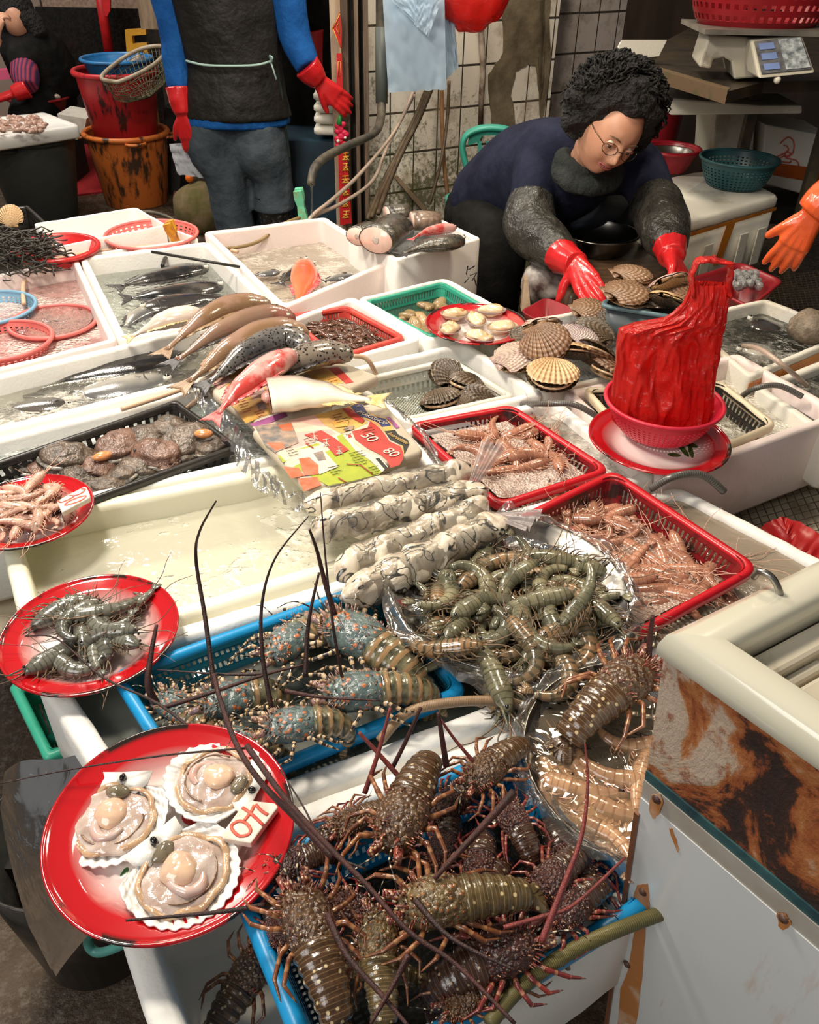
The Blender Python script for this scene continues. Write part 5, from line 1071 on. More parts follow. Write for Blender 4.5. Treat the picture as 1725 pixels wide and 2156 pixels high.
# ================================================================ oysters in clear tubes
M['oyster'], t, o = nt('oyster_flesh'); co = coords(t); n = noiset(t, co, 22, 4, 0.55, 1.2); v = noiset(t, co, 13, 2, 0.5, 1.6)
col = ramp(t, n, [(0.34, (0.20, 0.17, 0.13)), (0.44, (0.62, 0.52, 0.40)), (0.58, (0.84, 0.76, 0.62))]); d_ = mathn(t, 'ABSOLUTE', mathn(t, 'SUBTRACT', v, 0.5))  # grey low tones paint shading into the creases, over the flesh's own cream
col = mixc(t, ramp(t, d_, [(0.008, 1.0), (0.020, 0.0)]), col, (0.045, 0.045, 0.04)); bsdf(t, o, col, 0.15, coat=0.9, bump=n, bs=0.6, bd=0.005, sss=0.15)
M['frill'] = mat('grey_oyster_frill', (0.06, 0.06, 0.055), (0.60, 0.55, 0.46), 50, 0.2, coat=0.8)
k = 0
for i, (a, b, rr, lab) in enumerate((((662, 1062), (978, 996), 0.0245, 'topmost clear tube of shucked oysters, touching the newspaper'), ((668, 1116), (998, 1036), 0.0255, 'second clear tube of shucked oysters from the newspaper'),
      ((722, 1196), (1015, 1074), 0.0255, 'third clear tube of shucked oysters from the newspaper'), ((745, 1252), (1045, 1106), 0.028, 'clear tube of shucked oysters nearest the tiger prawns'))):
    z = 0.792; A, B = P(*a, z), P(*b, z); d = (B-A).normalized(); L_ = (B-A).length; w = Vector((-d.y, d.x, 0)); T = thing('oyster_bag', lab, 'bag', tuple((A+B)/2 - Vector((0, 0, rr))))
    pts = [A.lerp(B, s/30) for s in range(31)]; g = tube(pts, [rr*(0.55 + 0.45*min(1, s/3)) if s < 3 else rr*(1+0.03*math.sin(s*1.7+i)) if s < 28 else rr*(1-0.2*(s-27)) for s in range(31)], 20, cap=False); g.jit(0.0015, 40, i); obj('plastic_tube', g, M['film'], T)
    gg = grid(lambda u, v: A + d*(0.004 - v*0.022) + w*((u-0.5)*2*rr*(0.6+0.4*v)) + Vector((0, 0, -0.004+0.003*math.sin(u*20))), 16, 4); obj('flattened_end', gg, M['film'], T)
    n_ = 6; r = random.Random(i)
    for j in range(n_):
        s = (j+0.5)/n_; c = A.lerp(B, s); sz = (L_/n_*0.95, rr*0.93, rr*0.92); rz = math.atan2(d.y, d.x)
        O = thing('oyster', '%s oyster in the %s tube counted from the newspaper' % (('leftmost', 'second-from-left', 'third-from-left', 'third-from-right', 'second-from-right', 'rightmost')[j], ('first', 'second', 'third', 'fourth')[i]), 'oyster', tuple(c), 'oysters in the %s tube' % ('first', 'second', 'third', 'fourth')[i])
        g = ball((0, 0, 0), sz, 40, 24); g.jit(0.0075, 30, i*9+j); g.jit(0.0022, 80, i*9+j); g.xf(Matrix.Translation(c + w*r.uniform(-.001, .001)) @ Matrix.Rotation(rz+r.uniform(-.3, .3), 4, 'Z')); obj('flesh', g, M['oyster'], O)
        g = G(); a0 = r.uniform(-0.8, 0.8); pts = []
        for q in range(26): ang = q/25*2.6-1.3; pts.append(c + d*(math.sin(ang*1.2)*sz[0]*0.8) + w*(math.sin(a0+ang*0.7)*rr*0.80+0.002*math.sin(q*1.9)) + Vector((0, 0, math.cos(a0+ang*0.7)*rr*0.86)))
        tube(smoothpath(pts, 2), 0.0010, 5, g=g); obj('frill', g, M['frill'] if j % 2 else M['oyster'], O)
# knotted plastic ends
def flare(name, label, a, b, wa, wb, z0, z1, seed):
    A, B = P(*a, z0), P(*b, z1); d = (B-A); w = d.cross(Vector((0, 0, 1))).normalized()
    def f(u, v): return A + d*v + w*((u-0.5)*2*(wa+(wb-wa)*v)) + Vector((0, 0, 0.006*math.sin(u*14+seed)*v + 0.003*math.sin(u*31)))
    return grid(f, 30, 8)
bags = [o for o in bpy.data.objects if o.name.startswith('oyster_bag')]
obj('knotted_end', flare('x', '', (1040, 1086), (1125, 1100), 0.005, 0.030, 0.80, 0.815, 1), M['film2'] if 'film2' in M else film('whitish_film', (0.85, 0.8, 0.8), (0.85, 0.76, 0.74), 0.55, 0.15, 30, 0.6, 1.6), bags[3])
M['film2'] = bpy.data.materials['whitish_film']
obj('knotted_end', flare('x', '', (985, 1040), (1040, 930), 0.004, 0.022, 0.80, 0.84, 4), M['film2'], bags[1])
# ================================================================ newspapers under the fish
paper = mat('newsprint', (0.62, 0.55, 0.44), (0.52, 0.44, 0.33), 9, 0.75); 
def ink(n, c, c2=None, sc_=40): return mat(n, c, c2 or tuple(x*0.75 for x in c), sc_, 0.55)
I = dict(yellow=ink('yellow_print', (0.62, 0.42, 0.10), (0.55, 0.30, 0.12)), orange=ink('orange_print', (0.66, 0.30, 0.06), (0.6, 0.4, 0.1)), red=ink('red_print', (0.52, 0.05, 0.035)), pink=ink('pink_print', (0.66, 0.36, 0.32), (0.6, 0.42, 0.34)), green=ink('lime_print', (0.38, 0.42, 0.03), (0.30, 0.36, 0.03)), navy=ink('navy_print', (0.04, 0.05, 0.14)), blackp=ink('black_print', (0.025, 0.025, 0.02)), white=ink('white_print', (0.66, 0.60, 0.50), (0.62, 0.55, 0.45)),
  salmon=ink('salmon_photo_print', (0.60, 0.10, 0.03), (0.50, 0.18, 0.10), 60), purple=ink('purple_print', (0.36, 0.10, 0.28)), grey=ink('grey_photo_print', (0.12, 0.12, 0.12), (0.40, 0.28, 0.2), 60), teal=ink('teal_print', (0.05, 0.3, 0.25)))
def sheet(name, label, poly, z, th, seed):
    T = thing(name, label, 'newspaper', tuple(P(*poly[0], z-th)))
    q = [P(x, y, z) for x, y in poly]; g = rings(q, [(0.002, -th), (0, -th*0.6), (0.001, -th*0.2), (0.005, 0)], 0.01, 4, 14, 0.0008, seed=seed); obj('folded_sheets', g, paper, T); return T
def prints(T, z, items, name='print'):
    for i, (m, poly) in enumerate(items):
        ps = []
        for j, (x, y) in enumerate(poly):
            x2, y2 = poly[(j+1) % len(poly)]; ps.append(P(x, y, z+0.0004+0.00008*i))
        obj(name, slab(ps, (0, 0, 0.00006)), I[m], T, smooth=False)
def text(T, s, px, py, z, size, ang, m, name='printed_word', shear=0, squash=1.0):
    c = bpy.data.curves.new(name, 'FONT'); c.body = s; c.size = size; c.align_x = 'CENTER'; c.align_y = 'CENTER'; c.extrude = 0.0002; c.shear = shear; c.materials.append(m)
    tmp = bpy.data.objects.new('tmp', c); COL.objects.link(tmp); dg = bpy.context.evaluated_depsgraph_get(); me = bpy.data.meshes.new_from_object(tmp.evaluated_get(dg)); bpy.data.objects.remove(tmp)
    p = P(px, py, z); me.transform(Matrix.Translation(p - Vector(ORG[T.name])) @ Matrix.Rotation(ang, 4, 'Z') @ Matrix.Diagonal((1, squash, 1, 1)))
    if not me.materials: me.materials.append(m)
    o = bpy.data.objects.new(name, me); COL.objects.link(o); o.parent = T; return o
T2 = sheet('newspaper', 'back newspaper bundle lying under the row of fish', [(412, 800), (560, 700), (800, 790), (556, 905)], 0.800, 0.022, 1)
prints(T2, 0.800, [('yellow', [(440, 790), (500, 755), (545, 775), (480, 815)]), ('orange', [(500, 757), (560, 725), (640, 760), (560, 780)]), ('yellow', [(480, 845), (560, 815), (600, 862), (520, 888)]), ('pink', [(520, 825), (550, 812), (565, 830), (535, 842)]), ('orange', [(505, 875), (535, 862), (545, 880), (518, 892)]), ('purple', [(525, 893), (600, 866), (606, 876), (540, 902)]),
  ('red', [(690, 775), (712, 772), (745, 805), (728, 808)]), ('orange', [(640, 778), (688, 773), (725, 808), (660, 800)]), ('grey', [(540, 850), (556, 845), (562, 860), (546, 865)]), ('pink', [(440, 800), (470, 785), (490, 800), (460, 820)])])
T3 = sheet('newspaper', 'front supermarket flyer with red 50 and 80 prices and a navy logo strip', [(528, 903), (808, 842), (893, 948), (652, 1033)], 0.806, 0.020, 2)
z3 = 0.806; f4 = lambda pts: cz((700, 840), 8.625, pts); f3 = lambda pts: cz((440, 740), 3.594, pts)
prints(T3, z3, [('pink', f3([(330, 570), (800, 480), (960, 620), (530, 790)])), ('green', f3([(520, 790), (830, 690), (850, 730), (560, 840)])), ('green', f3([(640, 870), (1010, 700), (1320, 900), (1290, 930), (910, 1020)])), ('green', f3([(970, 640), (1020, 620), (1330, 880), (1010, 740)])),
  ('yellow', f3([(800, 480), (1080, 410), (1200, 540), (1100, 590), (1000, 620), (880, 560)])), ('yellow', f4([(330, 120), (400, 60), (560, 110), (650, 250), (960, 360), (1060, 400), (1100, 560), (1200, 640), (1260, 800), (1310, 900), (1290, 1050), (1220, 800), (950, 620), (870, 520), (660, 400), (400, 250)])),
  ('navy', f4([(330, 135), (420, 90), (520, 95), (560, 120), (640, 260), (760, 320), (960, 360), (1060, 470), (1060, 490), (900, 510), (830, 430), (640, 350), (470, 310)])),
  ('blackp', f4([(945, 585), (1140, 560), (1190, 640), (1370, 740), (1400, 820), (1310, 1000), (1280, 850), (1050, 740)])),
  ('red', f4([(355, 585), (640, 520), (690, 400), (870, 540), (970, 660), (1040, 770), (1240, 860), (1290, 980), (1290, 1080), (1220, 1200), (1060, 1250), (980, 1100), (870, 1010), (640, 900), (420, 740)])),
  ('white', f4([(190, 660), (300, 610), (400, 800), (600, 960), (850, 1040), (1010, 1230), (900, 1330), (700, 1120), (440, 960)])), ('red', f4([(275, 650), (330, 640), (355, 690), (300, 715)])), ('blackp', f4([(780, 1080), (850, 1070), (1000, 1240), (960, 1290)])),
  ('grey', f3([(345, 565), (620, 530), (650, 600), (680, 690), (500, 765), (420, 700)])), ('salmon', f3([(440, 690), (560, 690), (575, 730), (500, 750)])), ('salmon', f3([(520, 560), (620, 540), (640, 600), (560, 600)])),
  ('white', f3([(700, 740), (860, 740), (980, 870), (840, 930), (690, 830)])), ('grey', f3([(790, 770), (860, 750), (890, 820), (830, 830)])), ('salmon', f3([(560, 870), (680, 880), (720, 940), (620, 960)])), ('salmon', f3([(680, 810), (760, 800), (830, 860), (830, 930), (720, 940)])), ('salmon', f3([(670, 960), (820, 950), (850, 1010), (720, 1060)])),
  ('red', f3([(720, 630), (850, 595), (960, 660), (1060, 745), (960, 790), (870, 690)])), ('orange', f3([(930, 530), (1060, 520), (1050, 565), (960, 575)])), ('red', f3([(1010, 430), (1060, 420), (1180, 520), (1160, 545), (1060, 490)])), ('grey', f3([(1020, 575), (1100, 560), (1090, 590), (1030, 600)])),
  ('purple', f4([(975, 330), (1040, 325), (1225, 515), (1160, 530)]))])
zz = z3 + 0.0004 + 0.00008*26
def dirpx(a, b): d = P(*b, z3) - P(*a, z3); return math.atan2(d.y, d.x)
a = dirpx(*f4([(450, 220), (960, 450)])); text(T3, 'PARKnSHOP', *f4([(715, 335)])[0], zz, 0.0125, a, I['white'], 'printed_logo', 0.2)
text(T3, 'P', *f4([(470, 130)])[0], zz, 0.009, a, I['white'], 'printed_logo')
text(T3, '50', *f4([(665, 690)])[0], zz, 0.030, dirpx(*f4([(560, 620), (780, 770)])), I['white'], 'printed_price', 0.1); text(T3, '80', *f4([(1060, 970)])[0], zz, 0.028, dirpx(*f4([(940, 900), (1180, 1040)])), I['white'], 'printed_price', 0.1)
text(T3, 'Incredible', *f4([(1190, 710)])[0], zz, 0.012, dirpx(*f4([(1010, 610), (1350, 800)])), I['yellow'], 'printed_word', 0.3)
g = G()
for cx, cy, sd in ((800, 640, 5), (890, 690, 6), (990, 750, 7)):
    x0, y0 = f3([(cx, cy)])[0]
    for s in hanzi(x0, y0, 17, sd): tube([P(x, y, zz) for x, y in s], 0.0007, 4, g=g)
obj('printed_character', g, I['white'], T3)
for a in ([(1040, 850), (1150, 860), (1240, 930)], [(730, 690), (790, 730)], [(980, 955), (1040, 990)]): g = tube([P(x, y, zz) for x, y in f3(a)], 0.0012, 4, flat=0.3, up=(0, 0, 1)); obj('printed_arrow', g, I['red'], T3)
g = G(); r = random.Random(12)
for (x0, y0, n_, w_) in ((760, 905, 5, 30), (600, 945, 4, 22), (735, 955, 6, 34), (690, 985, 4, 26), (775, 985, 4, 24), (640, 925, 3, 20), (700, 875, 4, 26), (722, 905, 3, 18)):
    for k in range(n_):
        x, y = x0+k*3, y0+k*5; e = w_*r.uniform(.6, 1); tube([P(x, y, zz), P(x+e, y-e*0.24, zz)], 0.0005, 3, g=g)
obj('printed_lines', g, I['blackp'], T3, smooth=False); g = G()
for (x0, y0, n_, w_) in ((500, 848, 5, 24), (535, 868, 3, 20), (445, 798, 4, 18), (560, 765, 4, 26), (600, 745, 3, 24), (690, 800, 4, 20), (505, 780, 4, 20)):
    for k in range(n_):
        x, y = x0+k*3, y0+k*5; e = w_*r.uniform(.6, 1); tube([P(x, y, 0.8015), P(x+e, y-e*0.3, 0.8015)], 0.0005, 3, g=g)
obj('printed_lines', g, I['red'], T2, smooth=False)
# clear plastic round the newspapers
def crump(pts, z, w, seed, drop=0.02):
    """a crumpled hem of film along a pixel line"""
    ps = smoothpath([P(x, y, z) for x, y in pts], 8); n = len(ps)
    def f(u, v):
        i = min(int(u*(n-1)), n-2); t = u*(n-1)-i; p = ps[i].lerp(ps[i+1], t); d = (ps[i+1]-ps[i]).normalized(); w_ = Vector((d.y, -d.x, 0))
        a = noise.noise(p*45 + Vector((seed, v*2, 0))); b = noise.noise(p*90 + Vector((seed, v*5, 3)))
        return p + w_*(v*w*(1+0.6*a)) + Vector((0, 0, -v*drop + 0.009*b + 0.006*a*v))
    return grid(f, 110, 10)
single('plastic_sheet', crump([(410, 800), (440, 830), (500, 900), (540, 970), (600, 1020), (660, 1042)], 0.803, 0.022, 1), M['film'], 'crumpled clear plastic hem sticking out along the left of the newspapers', 'plastic sheet')
single('plastic_sheet', crump([(900, 960), (890, 920), (865, 885), (800, 835)], 0.806, 0.02, 2), M['film'], 'crumpled clear plastic by the far red basket, right of the flyer', 'plastic sheet')
# ================================================================ fish on the newspaper
fish('whole_fish', 'tan fish topmost of the row on the newspaper', [(572, 646), (530, 640), (478, 648), (425, 675), (378, 712), (330, 758)], 0, 0.062, 0.05, M['f_tan'], M['fin_tan'], zs=[0.825, 0.832, 0.832, 0.825, 0.812, 0.800])
fish('whole_fish', 'dark brown fish second in the row on the newspaper', [(622, 676), (580, 664), (520, 676), (455, 704), (400, 740), (352, 772)], 0, 0.060, 0.05, M['f_tan2'], M['fin_dark'], zs=[0.830, 0.836, 0.834, 0.826, 0.814, 0.802])
fish('whole_fish', 'large tan pinkish fish third in the row, tail over the box rim', [(650, 712), (605, 696), (545, 705), (475, 742), (425, 782), (375, 822)], 0, 0.066, 0.055, M['f_tan'], M['fin_tan'], zs=[0.832, 0.842, 0.842, 0.832, 0.818, 0.800])
fish('whole_fish', 'dark spotted grouper fourth in the row, snout by the coral basket', [(650, 735), (610, 712), (560, 722), (505, 752), (460, 790), (425, 815)], 0, 0.070, 0.05, M['f_spot'], M['fin_dark'], zs=[0.835, 0.840, 0.838, 0.830, 0.818, 0.806])
fish('whole_fish', 'finely spotted grouper reaching farthest right, head beside the coral basket', [(745, 750), (700, 742), (650, 750), (600, 772), (550, 800), (500, 812)], 0, 0.066, 0.05, M['f_spot2'], M['fin_dark'], zs=[0.828, 0.836, 0.838, 0.832, 0.826, 0.816])
fish('whole_fish', 'bright red fish lying over the spotted groupers', [(622, 745), (590, 760), (550, 785), (505, 820), (475, 852), (448, 885)], 0, 0.056, 0.046, M['f_red'], M['fin_red'], zs=[0.852, 0.856, 0.852, 0.842, 0.830, 0.815])
fish('whole_fish', 'white fish behind the row, tail over the box wall', [(425, 662), (395, 664), (350, 674), (310, 692), (262, 716)], 0, 0.055, 0.045, M['f_white'], M['fin_yellow'], zs=[0.80, 0.806, 0.80, 0.79, 0.775])
T = fish('headless_fish', 'silver headless fish with cut front and yellow fin on the flyer', [(566, 832), (610, 828), (670, 830), (740, 838), (795, 842)], 0.836, 0.125, 0.055, M['f_silver'], M['fin_yellow'], eye=False, prof=[(0, 0.80), (0.05, 0.84), (0.3, 0.86), (0.55, 0.62), (0.8, 0.22), (1.0, 0.10)], tail=1.5, dors=0.6, tailw=0.5, pect=False)
a = P(566, 832, 0.836); d = (P(610, 828, 0.836)-a).normalized(); w = Vector((-d.y, d.x, 0))
g = G(); n = 28
g.add([a - d*0.001] + [a - d*(0.001) + w*math.cos(2*PI*k/n)*0.050 + Vector((0, 0, math.sin(2*PI*k/n)*0.0225)) for k in range(n)], [(0, 1+k, 1+(k+1) % n) for k in range(n)]); g.join(ball(a - d*0.002 + w*0.002 - Vector((0, 0, 0.004)), (0.012, 0.016, 0.010), 12, 8)); obj('cut_face', g, mat('raw_cut_flesh', (0.62, 0.36, 0.30), (0.42, 0.14, 0.12), 70, 0.25, coat=0.6), T)
# ================================================================ fish swimming in the tanks
sw = 0
def swim(pts, z, H, m, label, fin='fin_dark'): return fish('live_fish', label, pts, z, H, H*0.36, M[m], M[fin])
swim([(395, 762), (300, 765), (190, 782), (60, 815), (-40, 830)], 0.698, 0.155, 'f_dark', 'large dark fish along the far wall of the long fish box'); swim([(360, 800), (270, 822), (180, 838), (110, 850)], 0.696, 0.125, 'f_grey', 'dark mottled fish with white belly in the near right of the long fish box', 'fin_dark')
swim([(150, 855), (60, 862), (-40, 875)], 0.70, 0.08, 'f_dark', 'dark fish cut by the left edge in the long fish box')
swim([(440, 565), (380, 572), (300, 590), (250, 604)], 0.702, 0.095, 'f_dark', 'small black fish farthest back in the grey tank'); swim([(470, 600), (400, 612), (320, 622), (270, 628)], 0.702, 0.10, 'f_dark', 'small black fish in the middle of the grey tank')
swim([(300, 655), (360, 640), (430, 630), (500, 625)], 0.702, 0.10, 'f_dark', 'small black fish nearest the near wall of the grey tank'); swim([(330, 645), (290, 665), (262, 690)], 0.70, 0.06, 'f_grey', 'grey fish nosing the near left corner of the grey tank')
swim([(640, 545), (640, 580), (636, 608), (625, 640)], 0.722, 0.075, 'f_orange', 'bright orange fish in the tank with the green clip', 'fin_red'); swim([(660, 555), (620, 575), (585, 600)], 0.715, 0.055, 'f_dark', 'dark fish left of the orange fish'); swim([(590, 572), (560, 576), (535, 580)], 0.715, 0.04, 'f_grey', 'thin grey fish in the left of the orange fish tank'); swim([(740, 578), (710, 585), (680, 592)], 0.715, 0.045, 'f_grey', 'grey fish right of the orange fish')
swim([(1575, 680), (1620, 690), (1680, 690)], 0.712, 0.10, 'f_dark', 'flat dark fish in the tank with orange tape'); swim([(1560, 745), (1600, 740), (1650, 745)], 0.712, 0.09, 'f_grey', 'mottled flatfish near the front of the tank with orange tape'); swim([(1640, 820), (1700, 810), (1760, 815)], 0.700, 0.09, 'f_dark', 'black fish in the box at the right edge')
swim([(420, 745), (340, 745), (250, 758), (170, 775)], 0.690, 0.11, 'f_dark', 'dark fish with its head under the hanging fish tails'); swim([(330, 820), (400, 800), (470, 790)], 0.694, 0.09, 'f_dark', 'dark fish near the right end of the long fish box')
# ================================================================ shells: abalone, clams, scallops
def abalone(m, seed):
    T = thing('abalone', 'prototype', 'abalone', local=True)
    def fn(d): return 1 + 0.12*noise.noise(d*3+Vector((seed, 0, 0))) + 0.06*math.sin(math.atan2(d.y, d.x)*1+d.z*9)
    g = ball((0, 0, 0), (0.048, 0.036, 0.022), 30, 18, fn=fn); g.jit(0.003, 70, seed); g.v = [Vector((p.x, p.y, max(p.z, -0.004))) for p in g.v]; obj('shell', g, m, T)
    g = G()
    for i in range(5): ball((0.030-0.014*i, 0.018-0.001*i, 0.012+0.002*i-0.0012*i*i*0.5), 0.0035, 8, 6, g)
    obj('breathing_holes', g, M['eye'], T)
    g = tube([Vector((math.cos(a)*0.047, math.sin(a)*0.035, -0.003)) for a in [k/24*2*PI for k in range(24)]], 0.004, 6, True); g.jit(0.003, 90, seed); obj('foot_frill', g, M['frill'], T); return T
M['ab1'] = mat('encrusted_abalone_shell', (0.045, 0.035, 0.025), (0.17, 0.12, 0.085), 30, 0.3, coat=0.5, bs=1.0, bsc=90, bd=0.006, c3=(0.32, 0.26, 0.2)); M['ab2'] = mat('reddish_abalone_shell', (0.09, 0.04, 0.025), (0.24, 0.13, 0.09), 30, 0.3, coat=0.5, bs=1.0, bsc=90, bd=0.006, c3=(0.38, 0.3, 0.24))
AB = [abalone(M['ab1'], 1), abalone(M['ab2'], 2), abalone(M['ab1'], 3)]
al = ['crusted abalone alone at the far left of the black basket', 'round crusted abalone at the far wall of the black basket', 'abalone with curled pale growth behind the round one', 'abalone with white worm tubes near the far right corner', 'reddish abalone in the black basket near its right end', 'dark lumpy abalone with an orange foot at the right end', 'abalone in the near right corner of the black basket']
for i, (x, y, a, s) in enumerate([(140, 962, 20, 1.0), (250, 940, 60, 1.05), (300, 922, 10, 0.95), (360, 905, 100, 1.0), (330, 955, 160, 1.0), (395, 930, 40, 1.15), (448, 942, 80, 0.8)]): dup(AB[i % 3], place(P(x, y, 0.742), R(a), 0.2*math.sin(i*3), 0.15*math.cos(i*2), s), al[i])
for i, (x, y, a, s) in enumerate([(170, 1000, 0, 0.8), (215, 985, 50, 0.85), (260, 1000, 90, 0.8), (300, 985, 20, 0.9), (345, 978, 140, 0.8), (230, 1025, 30, 0.8), (180, 1040, 70, 0.75), (110, 990, 10, 0.85), (390, 962, 60, 0.8), (60, 985, 0, 0.8), (130, 1030, 100, .75), (285, 960, 45, .8)]): dup(AB[i % 3], place(P(x, y, 0.725), R(a), 0.3*math.sin(i*2), 0.2, s), 'wet dark abalone low in the black basket', 'abalones low in the black basket')
g = ball((0, 0, 0), (0.018, 0.011, 0.008), 14, 8); o = single('abalone_meat', g, mat('orange_foot', (0.75, 0.32, 0.12), (0.6, 0.22, 0.08), 40, 0.2, coat=0.8), 'bright orange upturned abalone foot in the middle of the black basket', 'abalone'); o.location = P(218, 968, 0.742); o.rotation_euler = (0, 0, 0.6)
o = single('abalone_meat', g, bpy.data.materials['orange_foot'], 'orange abalone foot showing at the right end of the black basket', 'abalone'); o.location = P(430, 921, 0.762)
fill(BK['abalone'], -0.036, 0.022, WM['Q'], 'water', 'dark wet water around the abalones', 'water', 0.003, 50, 20, 'stuff')
CL = clam(0.055); r = random.Random(4)
for i in range(46):
    u, v = r.random()*0.86+0.07, r.random()*0.82+0.1; p = quadpt(inset(BK['green'], 0.03), u, v); dup(CL, place(Vector((p.x, p.y, 0.706+0.010*(i % 2))), r.uniform(0, 6.3), r.uniform(-.4, .4), r.uniform(-.3, .3), r.uniform(0.95, 1.2)), describe('ringed clam under water', p, (BK['green'][0]+BK['green'][2])/2, 0.14, 'green basket'), 'clams in the green basket')
# black shells in the white basket
BS = scallop(M['sc_dark'], M['sc_dark'], 0.036, 0.05, 8)
for x, y, a, s, lb in ((945, 792, 30, 1.25, 'dark furry shell at the back of the white basket'), (985, 812, 110, 1.2, 'dark round shell with pale barnacles in the white basket'), (930, 845, 200, 1.2, 'dark shell lying nearest the near rim of the white basket'), (1010, 840, 70, 1.1, 'mottled dark shell at the right of the white basket'), (985, 850, 10, 0.9, 'small dark shell between the two bigger ones in the white basket')):
    dup(BS, place(P(x, y, 0.722), R(a), 0.25, 0.15, (s, s, s*1.5)), lb)
# scallops heaped on the ice tray
Tm, qm = foam_box([(1010, 690), (1290, 640), (1350, 780), (1142, 828)], 'foam tray of crushed ice under the heap of big scallops', z=0.752, h=0.14, t=0.014, m='foam_dirty'); BX['M'] = qm
fill(qm, -0.004, 0.012, M['ice'], 'crushed_ice', 'crushed ice under the heap of big scallops', 'ice', 0.007, 70, 40, 'stuff')
SC = {k: scallop(M[a], M[b], 0.052, 0.10, i) for i, (k, a, b) in enumerate((('tan', 'sc_tan', 'sc_dark'), ('brown', 'sc_brown', 'sc_tan'), ('pink', 'sc_pink', 'sc_tan'), ('purple', 'purple_in', 'sc_pink'), ('dark', 'sc_dark', 'sc_brown')))}
def sc_at(k, px, py, z, a, s, rx, ry, lb): dup(SC[k], place(P(px, py, z), R(a), R(rx), R(ry), s), lb)
sc_at('tan', 1163, 790, 0.785, 170, 1.0, -12, 0, 'pale tan ribbed scallop nearest the front of the heap')
sc_at('pink', 1085, 755, 0.775, -70, 0.92, 8, 5, 'pale scallop lying flat at the left end of the heap'); sc_at('brown', 1150, 725, 0.812, 200, 0.98, -28, 20, 'dark brown streaked scallop tilted on top of the heap')
sc_at('purple', 1215, 712, 0.80, -60, 0.9, -15, 5, 'purple and cream scallop behind the dark streaked one'); sc_at('pink', 1140, 690, 0.785, 15, 0.85, -45, 0, 'pinkish scallop standing at the back left of the heap')
sc_at('tan', 1215, 745, 0.79, 120, 0.88, 20, 25, 'tan scallop wedged under the streaked one'); sc_at('dark', 1255, 752, 0.785, 100, 1.0, 30, 35, 'long dark scallop on edge in the middle right of the heap')
sc_at('brown', 1290, 785, 0.775, 95, 0.95, 15, 12, 'brown scallop by the red bag at the right of the heap'); sc_at('dark', 1250, 700, 0.775, 60, 0.95, 10, 0, 'dark wet scallop under the purple one'); sc_at('dark', 1110, 712, 0.77, 30, 0.8, 0, 0, 'dark scallop half under the pinkish standing one')
sc_at('brown', 1240, 655, 0.772, -80, 0.85, -5, 10, 'closed brown scallop behind the heap, left of the grey bin'); sc_at('dark', 1290, 672, 0.765, 30, 0.85, 0, 0, 'dark scallop against the foot of the grey bin')
# grey bin of scallops
greybin = mat('grey_blue_plastic', (0.13, 0.16, 0.17), (0.09, 0.11, 0.12), 14, 0.4)
qb = [P(*p, 0.822) for p in ((1262, 640), (1330, 596), (1480, 622), (1440, 668))]
T = thing('plastic_bin', 'grey blue plastic bin piled with big scallops in front of the woman', 'bin', tuple((qb[0]+qb[2])/2 - Vector((0, 0, 0.085))))
obj('tub', rings(qb, [(0.016, -0.085), (0.014, -0.083), (0.004, -0.004), (0.006, -0.006), (0.016, -0.080)], 0.03, 5, 8), greybin, T)
obj('rim', rings(qb, [(0.003, -0.010), (-0.003, -0.008), (-0.003, -0.001), (0.002, 0.001), (0.006, -0.002)], 0.03, 5, 8, cap0=False, cap1=False), mat('blue_grey_rim', (0.16, 0.27, 0.30), (0.12, 0.2, 0.23), 14, 0.35), T)
sc_at('brown', 1318, 622, 0.838, -80, 1.05, -8, 5, 'long brown scallop lying over the left rim of the grey bin'); sc_at('brown', 1330, 583, 0.845, -85, 0.95, -10, 0, 'brown scallop held out above the grey bin by the gloves')
sc_at('pink', 1408, 603, 0.842, 10, 0.95, -50, -15, 'brown and cream fan scallop standing in the grey bin'); sc_at('tan', 1405, 635, 0.838, -10, 0.8, -35, 15, 'small tan scallop nearest the front of the grey bin'); sc_at('brown', 1440, 622, 0.83, 80, 0.8, -10, 0, 'brown scallop at the right end of the grey bin'); sc_at('dark', 1370, 632, 0.822, 0, 0.9, 0, 0, 'dark scallop at the bottom of the grey bin')
# opened clams on the far plate
def open_clam(px, py, a, s, lb, seed):
    T = thing('opened_clam', lb, 'clam', local=True); T.matrix_world = place(P(px, py, 0.776), R(a), 0.12*math.sin(seed*2), 0.1*math.cos(seed), s)
    def f(u, v): th = v*PI/2; q = math.sin(th); return Vector((math.cos(u*2*PI)*q*0.034, math.sin(u*2*PI)*q*0.022, -math.cos(th)*0.010+0.004))
    obj('shell', grid(f, 26, 10), mat('cream_purple_shell', (0.56, 0.44, 0.30), (0.24, 0.18, 0.22), 16, 0.3, coat=0.4) if 'cream_purple_shell' not in bpy.data.materials else bpy.data.materials['cream_purple_shell'], T, solid=0.0015)
    g = ball((0, 0, 0.002), (0.030, 0.019, 0.013), 24, 14); g.jit(0.006, 60, seed); obj('flesh', g, M['clamflesh'], T)
    g = ball((0.012, 0.002, 0.009), (0.010, 0.007, 0.007), 14, 10); g.jit(0.003, 80, seed); obj('orange_siphon', g, M['siphon'], T)
M['clamflesh'] = mat('wet_clam_flesh', (0.72, 0.50, 0.28), (0.82, 0.68, 0.46), 40, 0.15, coat=0.9, sss=0.2, bs=0.5, bsc=70); M['siphon'] = mat('orange_flesh', (0.62, 0.26, 0.08), (0.72, 0.45, 0.2), 50, 0.18, coat=0.8)
